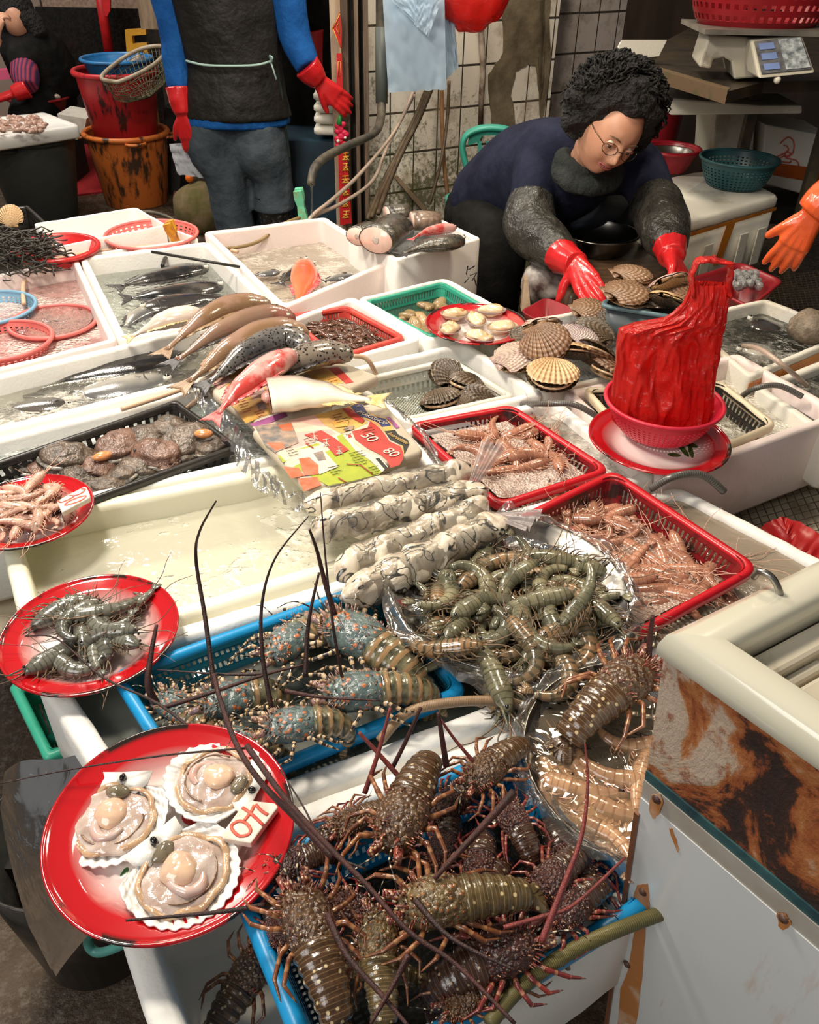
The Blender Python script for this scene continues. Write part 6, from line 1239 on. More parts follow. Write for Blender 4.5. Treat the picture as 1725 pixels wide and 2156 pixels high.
for i, (x, y, a, lb) in enumerate(((958, 663, 20, 'opened clam at the back left of the red plate'), (948, 694, 70, 'opened clam at the left of the red plate, upright oval'), (1002, 674, 110, 'opened clam in the middle of the red plate'), (1035, 655, -15, 'opened clam at the back of the red plate, blue tinged shell'), (1058, 690, 0, 'opened clam at the right of the red plate'), (1008, 712, -25, 'opened clam nearest the front of the red plate'))): open_clam(x, y, a, 1.05, lb, i)
# tiny brown shrimps in the coral basket
BR = [shrimp('little_shrimp', M['brownprawn'], M['leg_dark'], 0.06, c, 40+i) for i, c in enumerate((0.6, -0.9, 1.4))]; r = random.Random(8)
for i in range(90):
    u, v = r.random()*0.86+0.07, r.random()*0.84+0.08; p = quadpt(inset(BK['coral'], 0.022), u, v); dup(r.choice(BR), place(Vector((p.x, p.y, 0.722+0.004*(i % 3))), r.uniform(0, 6.3), r.uniform(-.3, .3), 0, r.uniform(.8, 1.15)), describe('little brown shrimp', p, (BK['coral'][0]+BK['coral'][2])/2, 0.12, 'coral red basket'), 'brown shrimps in the coral basket')
for p in AB + [CL, BS] + list(SC.values()) + BR: kill(p)
# ================================================================ round tubs, bowls and colanders
def tub(name, label, c, r0, r1, h, m, cat, rim=0.008, wall=0.004, n=48, handles=False):
    """open round tub, c = centre of its foot"""
    T = thing(name, label, cat, tuple(c)); c = tuple(c)
    obj('body', lathe([(0.0001, 0), (r1*0.98, 0), (r1, 0.004), (r0-wall, h*0.93), (r0, h), (r0-wall*1.6, h), (r0-wall*2, h*0.92), (r1-wall, wall*1.5), (0.0001, wall)], n, c), m, T)
    obj('rim', lathe([(r0-wall, h-rim*1.6), (r0+rim*0.8, h-rim*1.5), (r0+rim, h-rim*0.5), (r0+rim*0.5, h+rim*0.2), (r0-wall*2, h+rim*0.1), (r0-wall*2.2, h-rim)], n, c), m, T)
    if handles:
        for a in handles: obj('handle', tube(smoothpath([Vector(c)+Vector((math.cos(a+q)*(r0+e), math.sin(a+q)*(r0+e), h-0.03)) for q, e in ((-.22, 0), (-.18, .03), (0, .045), (.18, .03), (.22, 0))], 3), 0.009, 6), m, T)
    return T
def colander(name, label, c, r0, r1, h, m, rows=8, n=72, M4=None, cat='colander', rim=0.005, solid_top=0.15, sq=(1, 1)):
    """round basket with real openings"""
    T = thing(name, label, cat, tuple(c)); g = G(); vs = []; t = 0.002; P0 = Vector(c); k = rows*2
    for i in range(k+1):
        s = i/k; r = r1 + (r0-r1)*s**0.6; z = h*s
        for j in range(n): a = 2*PI*j/n; vs.append(P0 + Vector((math.cos(a)*r*sq[0], math.sin(a)*r*sq[1], z)))
    fs = []
    for i in range(k):
        for j in range(n):
            if i % 2 == 1 and j % 2 == 1 and (i+1)/k < 1-solid_top+0.001: continue
            fs.append((i*n+j, i*n+(j+1) % n, (i+1)*n+(j+1) % n, (i+1)*n+j))
    g.add(vs, fs)
    nr = 10
    vb = [P0 + Vector((math.cos(2*PI*j/n)*r1*sq[0]*i/nr, math.sin(2*PI*j/n)*r1*sq[1]*i/nr, 0)) for i in range(nr+1) for j in range(n)]
    g.add(vb, [(i*n+j, i*n+(j+1) % n, (i+1)*n+(j+1) % n, (i+1)*n+j) for i in range(nr) for j in range(n) if not (i % 2 and j % 2)])
    if M4: g.xf(M4)
    obj('mesh_bowl', g, m, T, smooth=False, solid=t)
    g = tube([P0 + Vector((math.cos(2*PI*j/n)*(r0+rim*.5)*sq[0], math.sin(2*PI*j/n)*(r0+rim*.5)*sq[1], h)) for j in range(n)], rim, 8, True)
    if M4: g.xf(M4)
    obj('rim', g, m, T); return T
def V3(x, y, z): return Vector((x, y, z))
def foot(px, py, z=0.0): return P(px, py, z)
orange = stained('orange_bucket_plastic', (0.66, 0.17, 0.03), (0.06, 0.03, 0.015), 16, 0.52, 0.45, stretch=(1, 1, 0.35), soft=0.1); redb = stained('red_bucket_plastic', (0.52, 0.02, 0.025), (0.05, 0.012, 0.012), 16, 0.56, 0.4, stretch=(1, 1, 0.3), soft=0.08)
c = foot(290, 424); tub('bucket', 'grimy orange bucket on the floor behind the boxes, holding a red one', c, 0.245, 0.19, 0.42, orange, 'bucket', 0.016, 0.006, handles=(3.3, 5.2, 0.1))
c2 = c + V3(0, 0, 0.36); tub('bucket', 'streaked red bucket standing in the orange bucket', c2, 0.235, 0.18, 0.39, redb, 'bucket', 0.016, 0.006)
tub('basin', 'blue plastic basin sitting inside the red bucket', c2 + V3(0.02, 0, 0.33), 0.20, 0.15, 0.12, mat('azure_plastic', (0.03, 0.22, 0.50), (0.02, 0.16, 0.4), 12, 0.35), 'basin', 0.01)
gt = foot(98, 455); tub('tub', 'dark grey tub at the left holding up a foam lid of shrimps', gt, 0.255, 0.185, 0.455, mat('dark_grey_plastic', (0.045, 0.052, 0.046), (0.035, 0.04, 0.036), 9, 0.45), 'tub', 0.014, 0.006, handles=(4.6,))
q = [P(x, y, 0.53) for x, y in ((-120, 258), (95, 236), (168, 263), (-120, 305))]
T = thing('foam_slab', 'white foam lid with chopped shrimps on top of the dark grey tub', 'foam slab', tuple((q[0]+q[2])/2 - V3(0, 0, .07))); obj('tray', rings(q, [(0.01, -0.07), (0, -0.06), (0, -0.01), (0.008, 0), (0.03, 0), (0.035, -0.008)], 0.03, 5, 12, 0.002), M['foam'], T)
r = random.Random(3); chop = mat('pink_chopped_shrimp', (0.62, 0.34, 0.24), (0.55, 0.42, 0.36), 50, 0.25, coat=0.5)
g = G()
for i in range(90): p = P(r.uniform(-60, 95), r.uniform(246, 278), 0.535+0.03*r.random()); gg = tube(smoothpath([p, p+V3(0.02, 0.01, 0.004), p+V3(0.03, 0.03, 0)], 2), [0.010, 0.012, 0.004], 6); gg.xf(Matrix.Translation(p) @ Matrix.Rotation(r.uniform(0, 6.3), 4, 'Z') @ Matrix.Translation(-p)); g.join(gg)
tag(obj('chopped_shrimp', g, chop), 'pinkish chopped shrimps piled on the foam lid at the left', 'shrimp', kind='stuff')
rb = PY(88, 238, 5.9); tub('basin', 'dark red basin of fish pieces behind the foam lid at the left', rb, 0.19, 0.15, 0.10, mat('maroon_plastic', (0.30, 0.012, 0.02), (0.22, 0.01, 0.014), 12, 0.35), 'basin', 0.008)
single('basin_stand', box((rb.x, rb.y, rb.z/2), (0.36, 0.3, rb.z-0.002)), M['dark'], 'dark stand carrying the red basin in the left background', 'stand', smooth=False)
for i, (x, y, a) in enumerate(((60, 205, 0.2), (95, 203, 0.0), (40, 212, 0.5), (110, 210, -0.3))): g = ball((0, 0, 0), (0.07, 0.025, 0.02), 16, 10); g.jit(0.004, 40, i); o = single('fish_piece', g, mat('grey_brown_fish_piece', (0.30, 0.22, 0.16), (0.5, 0.4, 0.32), 40, 0.3, coat=0.5) if i == 0 else bpy.data.materials['grey_brown_fish_piece'], 'grey brown piece of fish on ice in the dark red basin', 'fish piece', 'fish pieces in the red basin'); o.location = PY(x, y, 5.85); o.rotation_euler = (0, 0, a)
T = thing('foam_slab', 'foam board sticking out behind the grey tub', 'foam slab', tuple(PY(150, 290, 5.6))); obj('board', slab([PY(120, 240, 5.5), PY(182, 250, 5.5), PY(176, 292, 5.5), PY(140, 296, 5.5)], (0, 0.25, 0)), M['foam_dirty'], T, smooth=False)
# yellow sign
T = thing('caution_board', 'yellow folding caution board with dark opening and letters WO behind the bucket', 'sign', tuple(PY(288, 130, 6.3))); yel = mat('yellow_board', (0.72, 0.36, 0.03), (0.62, 0.3, 0.02), 9, 0.4); D = 6.3
g = G(); slab([PY(270, 128, D), PY(310, 124, D), V3(PY(314, 124, D).x, D, 0), V3(PY(268, 130, D).x, D, 0)], (0, 0.05, 0), g)
for poly in ([(263, 63), (307, 60), (308, 73), (278, 75), (280, 92), (309, 90), (314, 124), (268, 130)],): slab([PY(x, y, D) for x, y in poly], (0, 0.05, 0), g)
obj('board', g, yel, T, smooth=False)
g = G()
for s in ([(282, 105), (284, 112), (287, 106), (290, 112), (292, 104)], [(296, 104), (294, 108), (296, 112), (300, 111), (301, 106), (296, 104)]): tube([PY(x, y, D-0.01) for x, y in s], 0.004, 5, g=g)
obj('lettering', g, M['eye'], T)
# landing net with fish
T = thing('landing_net', 'wooden rimmed landing net with a fish in it in front of the red bucket', 'net', tuple(PY(290, 215, 4.5)))
hp = [(214, 162), (240, 172), (262, 168), (310, 145), (340, 122), (350, 103), (340, 97), (300, 102), (255, 125)]; hoop = smoothpath([PY(x, y, 5.0 + 0.25*(i > 4)) for i, (x, y) in enumerate(hp)], 5, True)
obj('hoop', tube(hoop, 0.011, 8, True), mat('pale_wood_rim', (0.5, 0.42, 0.32), (0.35, 0.27, 0.18), 30, 0.5), T); bot = PY(318, 205, 5.1); g = G(); n = len(hoop)
for i in range(0, n): p = hoop[i]; tube([p, p.lerp(bot, .5) + (p - sum(hoop, Vector())/n)*0.35 + V3(0, 0, -.03), bot], 0.0022, 4, g=g)
for s in (0.15, 0.3, 0.45, 0.6, 0.75, 0.9): tube([p.lerp(bot, s) + (p - sum(hoop, Vector())/n)*0.35*math.sin(s*PI) for p in hoop], 0.0018, 4, True, g=g)
obj('netting', g, mat('dark_olive_net', (0.05, 0.05, 0.03), (0.25, 0.22, 0.12), 30, 0.6), T); obj('handle', tube([PY(345, 100, 5.2), PY(430, 88, 5.0)], 0.013, 8), bpy.data.materials['pale_wood_rim'], T)
fish('netted_fish', 'silver grey fish caught in the landing net', [(296, 118), (280, 150), (268, 178)], 0, 0.10, 0.06, M['f_white'], M['fin_tan'], zs=[0.83, 0.74, 0.66])
# clutter on the floor by the man
single('brick', box(P(388, 428, 0.05), (0.12, 0.2, 0.10), 0.2), mat('red_brick', (0.16, 0.04, 0.03), (0.09, 0.03, 0.025), 20, 0.8, bs=0.4), 'dark red brick on the floor beside the orange bucket', 'brick', bevel=0.006)
single('plastic_crate', slab([PY(345, 225, 5.6), PY(385, 235, 5.6), PY(378, 420, 5.6), PY(350, 420, 5.6)], (0, 0.3, 0)), M['dark'], 'black crate standing between the orange bucket and the man', 'crate', smooth=False)
g = ball(P(425, 440, 0.12), (0.16, 0.14, 0.15), 20, 14); g.jit(0.02, 9, 3); single('mossy_stone', g, mat('mossy_stone', (0.10, 0.09, 0.02), (0.22, 0.15, 0.08), 12, 0.9, bs=0.6), 'mossy stone block on the floor beside the man', 'stone')
single('orange_ball', ball(P(420, 436, 0.12) + V3(-0.03, -0.02, 0.165), 0.024, 16, 10), mat('orange_skin', (0.8, 0.16, 0.01), None, rough=0.4), 'small orange fruit on the clutter left of the man', 'fruit')
single('hose', tube(smoothpath([PY(452, 392, 5.0), PY(441, 425, 5.0), PY(444, 455, 5.0), P(470, 478, 0.01)], 5), 0.012, 8), mat('brown_rubber', (0.22, 0.12, 0.06), (0.14, 0.08, 0.04), 12, 0.5), 'brown hose hanging in a curve left of the jeans', 'hose')
# foam lids stacked by the door post
for i, y in enumerate((190, 215, 238, 262)):
    p = PY(700, y, 3.85); single('foam_slab', rings([p+V3(-0.075, 0.2, 0), p+V3(0.10, 0.2, 0), p+V3(0.10, -0.06, 0), p+V3(-0.075, -0.06, 0)], [(0.012, -0.034), (0, -0.024), (0, -0.008), (0.01, 0)], 0.02, 5, 6, 0.002, seed=i), M['foam_dirty'], ('topmost grimy foam lid under the red gloved hand by the door post', 'second grimy foam lid from the top by the door post', 'third grimy foam lid from the top by the door post', 'lowest grimy foam lid of the stack by the door post')[i], 'foam slab')
c = PY(705, 262, 3.92); single('blue_bin', box((c.x-0.16, 4.0, (c.z-0.04)/2), (0.5, 0.45, c.z-0.04)), navy, 'dark blue bin under the stacked foam lids', 'bin', smooth=False)
# faucet hose and water stream
blackh = mat('black_rubber_hose', (0.03, 0.027, 0.022), (0.12, 0.10, 0.07), 14, 0.5, bs=0.3); hd = [(803, -40, 3.5), (803, 58, 3.5), (803, 140, 3.5), (804, 214, 3.45), (800, 258, 3.35), (786, 282, 3.2), (739, 304, 3.0), (687, 330, 2.8), (662, 355, 2.65), (655, 388, 2.6)]
T = thing('filling_hose', 'bent black hose pouring water into the tank with the green clip', 'hose', tuple(PY(655, 388, 2.6))); pp = [PY(x, y, d) for x, y, d in hd]
obj('pipe', tube(smoothpath(pp, 5), [0.020, 0.020, 0.020, 0.017, 0.016, 0.013, 0.0135, 0.0135, 0.0135, 0.012], 12), blackh, T); obj('grey_sleeve', tube([PY(803, 58, 3.5), PY(804, 218, 3.45)], [0.023, 0.023], 12), mat('grey_rubber', (0.10, 0.11, 0.10), None, rough=0.5), T)
o = single('water_stream', tube(smoothpath([PY(655, 385, 2.6), PY(657, 420, 2.6), PY(657, 460, 2.59), PY(659, 505, 2.58)], 4), [0.004, 0.003, 0.0035, 0.004], 8), WM['bask'], 'thin stream of water falling from the black hose', 'water'); o['kind'] = 'stuff'
def hose(label, pts, r, m, name='hose'): return single(name, tube(smoothpath([PY(x, y, d) for x, y, d in pts], 6), r, 8), m, label, 'hose')
clearh = mat('milky_pink_hose', (0.55, 0.42, 0.34), (0.45, 0.34, 0.26), 12, 0.3, coat=0.4); brownh = mat('dark_brown_cable', (0.07, 0.045, 0.025), (0.16, 0.11, 0.06), 20, 0.55); tanh_ = mat('tan_strap', (0.36, 0.18, 0.08), (0.25, 0.12, 0.05), 20, 0.5)
hose('milky hose running down from the blue bags to the green clip, upper one', [(872, 190, 3.6), (832, 275, 3.4), (762, 362, 3.0), (700, 420, 2.75), (660, 452, 2.62), (640, 480, 2.6), (612, 505, 2.58)], 0.0065, clearh)
hose('milky hose sagging below the other one to the green clip', [(872, 200, 3.62), (817, 307, 3.4), (785, 380, 3.1), (720, 428, 2.8), (664, 454, 2.65), (640, 485, 2.58)], 0.0065, clearh)
for i, (a, b, c_) in enumerate((((907, 180), (840, 327), (782, 458)), ((902, 180), (836, 325), (774, 462)), ((911, 180), (846, 322), (796, 450)))): hose(('dark cable of the twisted bundle under the blue bags, middle one', 'dark cable of the twisted bundle under the blue bags, leftmost', 'dark cable of the twisted bundle under the blue bags, rightmost')[i], [(*a, 3.75), ((a[0]+b[0])//2+4, (a[1]+b[1])//2, 3.72), (*b, 3.65), ((c_[0]+b[0])//2-2, (c_[1]+b[1])//2, 3.55), (*c_, 3.4)], 0.010, brownh, 'cable')
hose('thin dark cable hanging down the tiles right of the bags', [(946, 170, 3.9), (942, 250, 3.88), (930, 335, 3.8), (905, 430, 3.7)], 0.007, brownh, 'cable'); hose('flat tan strap hanging down the tiles right of the bags', [(930, 170, 3.9), (931, 250, 3.88), (936, 350, 3.85), (950, 470, 3.8)], 0.009, tanh_, 'strap')
single('wooden_stick', slab([wp(829, 372, .03), wp(838, 370, .03), wp(935, 480, .03), wp(924, 484, .03)], V*0.02), wd, 'wooden stick leaning across the tiles behind the cut fish', 'stick', smooth=False)
hose('brown air hose from the yellow clip across to the green clip', [(372, 512, 2.47), (430, 522, 2.42), (490, 522, 2.42), (545, 508, 2.48), (590, 475, 2.56), (640, 455, 2.62)], 0.0055, mat('ochre_hose', (0.32, 0.22, 0.10), (0.2, 0.13, 0.05), 20, 0.4))
hose('pale air hose arching over the pink tank from the yellow clip', [(50, 640, 2.0), (52, 590, 2.15), (90, 555, 2.25), (170, 535, 2.35), (300, 520, 2.42), (420, 515, 2.48), (500, 530, 2.40)], 0.006, mat('pale_tan_hose', (0.66, 0.46, 0.32), (0.6, 0.4, 0.26), 12, 0.4))
hose('grey black hose curving out of the empty foam box', [(245, 478, 2.72), (275, 455, 2.75), (310, 446, 2.8), (360, 460, 2.8), (410, 502, 2.6)], 0.006, blackh)
hose('black bent hose dipping into the grey fish tank', [(372, 530, 2.42), (352, 538, 2.36), (342, 560, 2.30)], 0.006, M['black'])
single('rod', tube([P(320, 530, 0.79), P(505, 562, 0.775)], 0.004, 7), M['black'], 'thin black rod lying across from the yellow clip into the next tank', 'rod')
for lb, pts in (('tan hose on the near rim of the long fish box', [(255, 862, 0.76), (330, 838, 0.762), (410, 812, 0.765), (450, 815, 0.76)]), ('tan hose end dipping behind the black basket', [(392, 862, 0.74), (420, 840, 0.765), (448, 826, 0.765)]), ('tan hose tip curling from the grouper head into the water', [(745, 750, 0.79), (765, 752, 0.785), (780, 765, 0.77), (792, 788, 0.74)])): single('hose', tube(smoothpath([P(*p) for p in pts], 6), 0.005, 8), bpy.data.materials['pale_tan_hose'], lb, 'hose')
for lb, pts, rr in (('ribbed grey hose arching into the water left of the bag plate', [(1100, 850, 0.74), (1150, 850, 0.775), (1210, 852, 0.785), (1262, 880, 0.765)], 0.006), ('dark ribbed hose looping under the bag plate', [(1370, 1030, 0.755), (1420, 1003, 0.785), (1480, 1000, 0.785), (1525, 1035, 0.755)], 0.0065), ('ribbed grey hose dipping into the bubbling box at the right', [(1555, 840, 0.72), (1590, 818, 0.765), (1640, 812, 0.775), (1690, 835, 0.76)], 0.006)):
    single('hose', tube(smoothpath([P(*p) for p in pts], 8), rr, 10), banded('ribbed_grey_hose', (0.16, 0.15, 0.13), (0.06, 0.055, 0.05), 40, 0.5, 0.35, coat=0.3) if 'ribbed_grey_hose' not in bpy.data.materials else bpy.data.materials['ribbed_grey_hose'], lb, 'hose')
single('hose', tube(smoothpath([P(1565, 728, 0.755), P(1600, 735, 0.80), P(1650, 770, 0.80), P(1700, 812, 0.74)], 8), 0.0055, 8), clearh, 'milky pink hose arching over the orange taped foam box', 'hose')
# pegs
def peg(label, px, py, D, m, s, ang):
    T = thing('clothes_peg', label, 'peg', tuple(PY(px, py+30, D))); o = PY(px, py, D); R_ = Matrix.Translation(o) @ Matrix.Rotation(ang, 4, 'Y')
    for sg in (1, -1):
        g = slab([V3(x*s, sg*0.004*s-0.0, z*s) for x, z in ((-0.012, 0.045), (0.012, 0.045), (0.014, 0.02), (0.010, 0.0), (0.014, -0.04), (0.011, -0.052), (-0.011, -0.052), (-0.014, -0.04), (-0.010, 0.0), (-0.014, 0.02))], (0, sg*0.008*s, 0)); g.v = [V3(p.x, p.y*(1+ (p.z/s)*22 if p.z > 0 else 1), p.z) for p in g.v]; g.xf(R_); obj('jaw', g, m, T, smooth=False, bevel=0.001)
    g = tube([V3(math.cos(a)*0.010*s, math.sin(a)*0.010*s, 0.008*s) for a in [k/12*2*PI for k in range(12)]], 0.003*s, 6, True); g.xf(R_); obj('spring', g, M['steel'], T)
peg('yellow plastic peg clipped on the rim of the small black fish tank', 366, 498, 2.44, mat('yellow_peg', (0.80, 0.42, 0.02), (0.5, 0.2, 0.03), 60, 0.4), 0.95, -0.25); peg('mint green plastic peg clipped on the rim of the orange fish tank', 634, 432, 2.62, mat('mint_peg', (0.12, 0.55, 0.33), (0.3, 0.2, 0.05), 60, 0.4, pos=(0.5, 0.75)), 1.05, -0.12)
# hanging bags
bagblue = film('pale_blue_plastic_bags', (0.75, 0.85, 0.95), (0.66, 0.82, 0.96), 0.93, 0.3, 9, 0.25, 0.5); bagred = film('red_plastic_bag', (0.97, 0.12, 0.09), (1.0, 0.045, 0.035), 0.72, 0.16, 34, 0.7, 1.1)
def hanging(poly, D, m, amp, seed, th=0.02, n=30):
    a, b, c_, d = [PY(x, y, D) for x, y in poly]
    def f(u, v): p = a.lerp(b, u).lerp(d.lerp(c_, u), v); return p + V3(0, -amp*(0.4+0.6*abs(noise.noise(Vector((u*5+seed, v*3, 0))))) - amp*0.15*noise.noise(Vector((u*9, v*9+seed, 1))), 0.004*noise.noise(Vector((u*8, seed, v*2)))*(v > 0.9))
    g = grid(f, n, n); g.join(grid(lambda u, v: f(u, v) + V3(0, th, 0), n, n)); return g
T = thing('bag_bundle', 'bundle of pale blue plastic carrier bags hanging on the tiled wall', 'bag bundle', tuple(PY(875, 190, 3.4))); obj('front_bags', hanging([(806, -8), (936, -12), (940, 187), (818, 194)], 3.42, bagblue, 0.02, 1), bagblue, T)
obj('folded_handles', hanging([(812, -10), (870, -15), (905, 75), (885, 60)], 3.38, bagblue, 0.02, 4), bagblue, T); obj('folded_handles', hanging([(880, -15), (935, -15), (902, 76), (872, 50)], 3.37, bagblue, 0.02, 6), bagblue, T)
single('blue_bag', hanging([(930, -10), (952, -10), (966, 140), (934, 172)], 3.5, bagblue, 0.03, 7), bagblue, 'single pale blue bag hanging behind the bundle, right side', 'bag')
g = ball(PY(1000, -22, 3.5), (0.13, 0.08, 0.13), 40, 26); g.jit(0.02, 14, 2); g.jit(0.008, 40, 5); single('red_bag', g, bagred, 'red plastic bag bulging down from above next to the blue bags', 'bag')
# ================================================================ cut fish on ice
q = BX['I']; fill(q, -0.020, 0.013, M['ice'], 'crushed_ice', 'crushed ice under the cut fish pieces', 'ice', 0.01, 50, 40, 'stuff')
skin = mat('black_fish_skin_rough', (0.025, 0.022, 0.018), (0.10, 0.085, 0.06), 40, 0.25, coat=0.7, bs=0.6, bsc=120); flesh = mat('pink_fish_flesh', (0.78, 0.46, 0.38), (0.86, 0.62, 0.52), 24, 0.22, coat=0.6); tansk = mat('tan_spotted_skin', (0.32, 0.22, 0.16), (0.14, 0.10, 0.07), 90, 0.3, coat=0.5)
def chunk(label, a, b, ra, rb, sk, z=0.82, flat=0.7):
    A, B = P(*a, z), P(*b, z); T = thing('fish_chunk', label, 'fish piece', tuple((A+B)/2 - V3(0, 0, ra*flat))); g = tube([A, A.lerp(B, .33), A.lerp(B, .66), B], [ra, ra*1.03, (ra+rb)/2, rb], 22, flat=flat, up=(0, 0, 1)); obj('skin', g, sk, T)
    d = (A-B).normalized(); g = tube([A, A + d*0.002], [ra*0.93, ra*0.90], 22, flat=flat, up=(0, 0, 1)); obj('cut_face', g, flesh, T); g = tube([A + d*0.002, A + d*0.003], [ra*0.2, ra*0.15], 10); obj('backbone', g, M['gel'], T)
chunk('round black skinned fish chunk with pink cut face at the front left of the ice', (792, 506), (835, 480), 0.052, 0.055, skin, 0.835); chunk('pale pink fish chunk at the left corner of the cut fish box', (752, 498), (778, 484), 0.036, 0.034, skin, 0.82)
chunk('black fish chunk at the back of the cut fish box', (815, 452), (858, 448), 0.034, 0.036, skin, 0.83); chunk('tan speckled fish chunk at the back right of the ice', (868, 465), (925, 462), 0.036, 0.030, tansk, 0.83); chunk('small dark fish piece in the middle of the ice', (828, 470), (862, 468), 0.022, 0.018, skin, 0.83)
fish('whole_fish', 'black fish lying at the front right of the cut fish box', [(978, 505), (940, 512), (890, 520), (845, 535)], 0.825, 0.065, 0.04, skin, M['fin_dark'], dors=0.5); fish('whole_fish', 'long red fish strip behind the black fish on the ice', [(962, 480), (930, 482), (895, 490), (865, 505)], 0.835, 0.026, 0.03, M['f_red'], M['fin_red'], dors=0.3, pect=False)
g = G()
for s in ([(986, 568), (1000, 560)], [(990, 580), (1004, 574), (994, 592)], [(978, 596), (988, 584)], [(999, 585), (1003, 602)], [(985, 560), (982, 578)]): pts = [plane_pt(x, y, BX['I'][3] + V*0 + (BX['I'][3]-BX['I'][0]).normalized()*0.001, (BX['I'][3]-BX['I'][0]).normalized()) for x, y in s]; tube(pts, 0.0018, 5, g=g)
obj('marker_writing', g, M['eye'], [o for o in bpy.data.objects if o.get('label', '').startswith('foam box heaped')][0])
# ================================================================ colanders in the pink tank, black net at the left
wz = 0.702
def col_at(label, px, py, r, m, h, dz, tilt=0.0): c = P(px, py, wz+dz); return colander('colander', label, c - V3(0, 0, h), r, r*0.72, h, m, 9, 96)
col_at('pale blue colander at the left edge of the pinkish tank', -22, 648, 0.105, M['ltblue'], 0.05, 0.022); col_at('salmon pink colander half sunk in the pinkish tank', 112, 676, 0.100, M['pink_col'], 0.045, 0.008); col_at('salmon red colander nearest the front of the pinkish tank', 5, 716, 0.106, M['pink_col'], 0.05, 0.020)
g = grid(lambda u, v: P(112, 676, wz+0.006) + V3(math.cos(u*2*PI)*0.092*v, math.sin(u*2*PI)*0.092*v, 0.003*noise.noise(Vector((u*20, v*20, 0)))), 60, 12); o = single('little_shrimps', g, water('shrimp_swarm', (0.8, 0.5, 0.45), (0.40, 0.16, 0.12), 0.6, 1.0, (0.75, 0.45, 0.38), 60, 1.2, 420, 0.42), 'dense swarm of tiny shrimps in the half sunk pink colander', 'shrimp'); o['kind'] = 'stuff'
colander('colander', 'pink netted colander in the foam box behind the yellow peg', P(325, 528, 0.70), 0.13, 0.10, 0.05, M['pink_col'], 6, 80)
tub('basin', 'shallow red basin edge showing behind the pinkish tank', P(125, 556, 0.715), 0.115, 0.09, 0.05, mat('bright_red_plastic', (0.6, 0.02, 0.02), (0.5, 0.02, 0.02), 9, 0.3), 'basin', 0.006)
g = G(); r = random.Random(2)
for i in range(150):
    p = P(r.uniform(-70, 75), r.uniform(498, 552), 0.78) + V3(0, 0, r.uniform(-.03, .03)); q = [p]
    for k in range(5): q.append(q[-1] + V3(r.uniform(-.005, .035), r.uniform(-.02, .02), r.uniform(-.018, .014)))
    tube(q, 0.0022, 4, g=g)
for i in range(26):
    p = P(r.uniform(60, 100), r.uniform(492, 530), 0.785); q = [p]
    for k in range(4): q.append(q[-1] + V3(r.uniform(0, .022), r.uniform(-.012, .012), r.uniform(-.02, .012)))
    tube(q, 0.0025, 4, g=g)
single('fishing_net', g, mat('black_net_cord', (0.012, 0.011, 0.009), (0.05, 0.045, 0.03), 60, 0.5), 'bundle of black fishing net lying over the box rims at the far left', 'net')
T, q_ = basket([(-120, 450), (60, 432), (110, 478), (-100, 505)], 'plastic_crate', 'black crate with a fan shell in it at the left edge', z=0.74, h=0.12, m='black', mi='black', bars=40, rad=0.01, taper=0.01, rim=0.006, cat='crate')
g = scallop_valve(0.035, 0.012); g.xf(place(P(25, 478, 0.735), 0.2, rx=0.9)); single('fan_shell', g, M['sc_tan'], 'tan fan shell standing in the black crate at the left edge', 'shell')
# ================================================================ pink bowl and red bag on the plate
pb = P(1385, 905, 0.772); pinkr = mat('hot_pink_plastic', (0.70, 0.03, 0.06), (0.62, 0.02, 0.05), 9, 0.35); rr_ = 0.102
T = colander('colander', 'hot pink colander bowl on the plate, holding the red bag', pb, rr_, rr_*0.60, 0.062, pinkr, 10, 120, solid_top=0.3, rim=0.004)
top = pb.z + 0.05
def bagf(label, rows, name='plastic_bag', seed=1, folds=0.006):
    """closed bag surface from rows (z, cx, cy, rx, ry, rot)"""
    def f(u, v):
        s = v*(len(rows)-1); i = min(int(s), len(rows)-2); t = s-i; a = [rows[i][k]+(rows[i+1][k]-rows[i][k])*t for k in range(6)]
        an = u*2*PI; dx = math.cos(an)*a[3]; dy = math.sin(an)*a[4]; w = 1 + folds*9*noise.noise(Vector((math.cos(an)*2.6+seed, math.sin(an)*2.6, v*2.5))) + folds*7*noise.noise(Vector((math.cos(an)*7, math.sin(an)*7+seed, v*7)))
        x = (dx*math.cos(a[5]) - dy*math.sin(a[5]))*w; y = (dx*math.sin(a[5]) + dy*math.cos(a[5]))*w
        return Vector((a[1]+x, a[2]+y, a[0]))
    return grid(f, 140, 70)
def bp(px, py, D): q = PY(px, py, D); return (q.z, q.x, q.y)
def row(px, py, D, rx, ry=None, rot=0.0): z, x, y = bp(px, py, D); return (z, x, y, rx, ry or rx*0.6, rot)
Dp = pb.y; T = thing('plastic_bag', 'bright red plastic carrier bag standing up in the pink colander bowl', 'bag', tuple(pb + V3(0, 0, 0.004)))
SIL = [(912, 1320, 1462), (896, 1300, 1482), (880, 1284, 1500), (850, 1281, 1507), (810, 1286, 1510), (770, 1291, 1514), (740, 1293, 1519), (715, 1297, 1525), (696, 1302, 1528), (686, 1330, 1529), (676, 1392, 1531), (660, 1416, 1532), (640, 1436, 1536), (615, 1448, 1540), (596, 1452, 1543)]
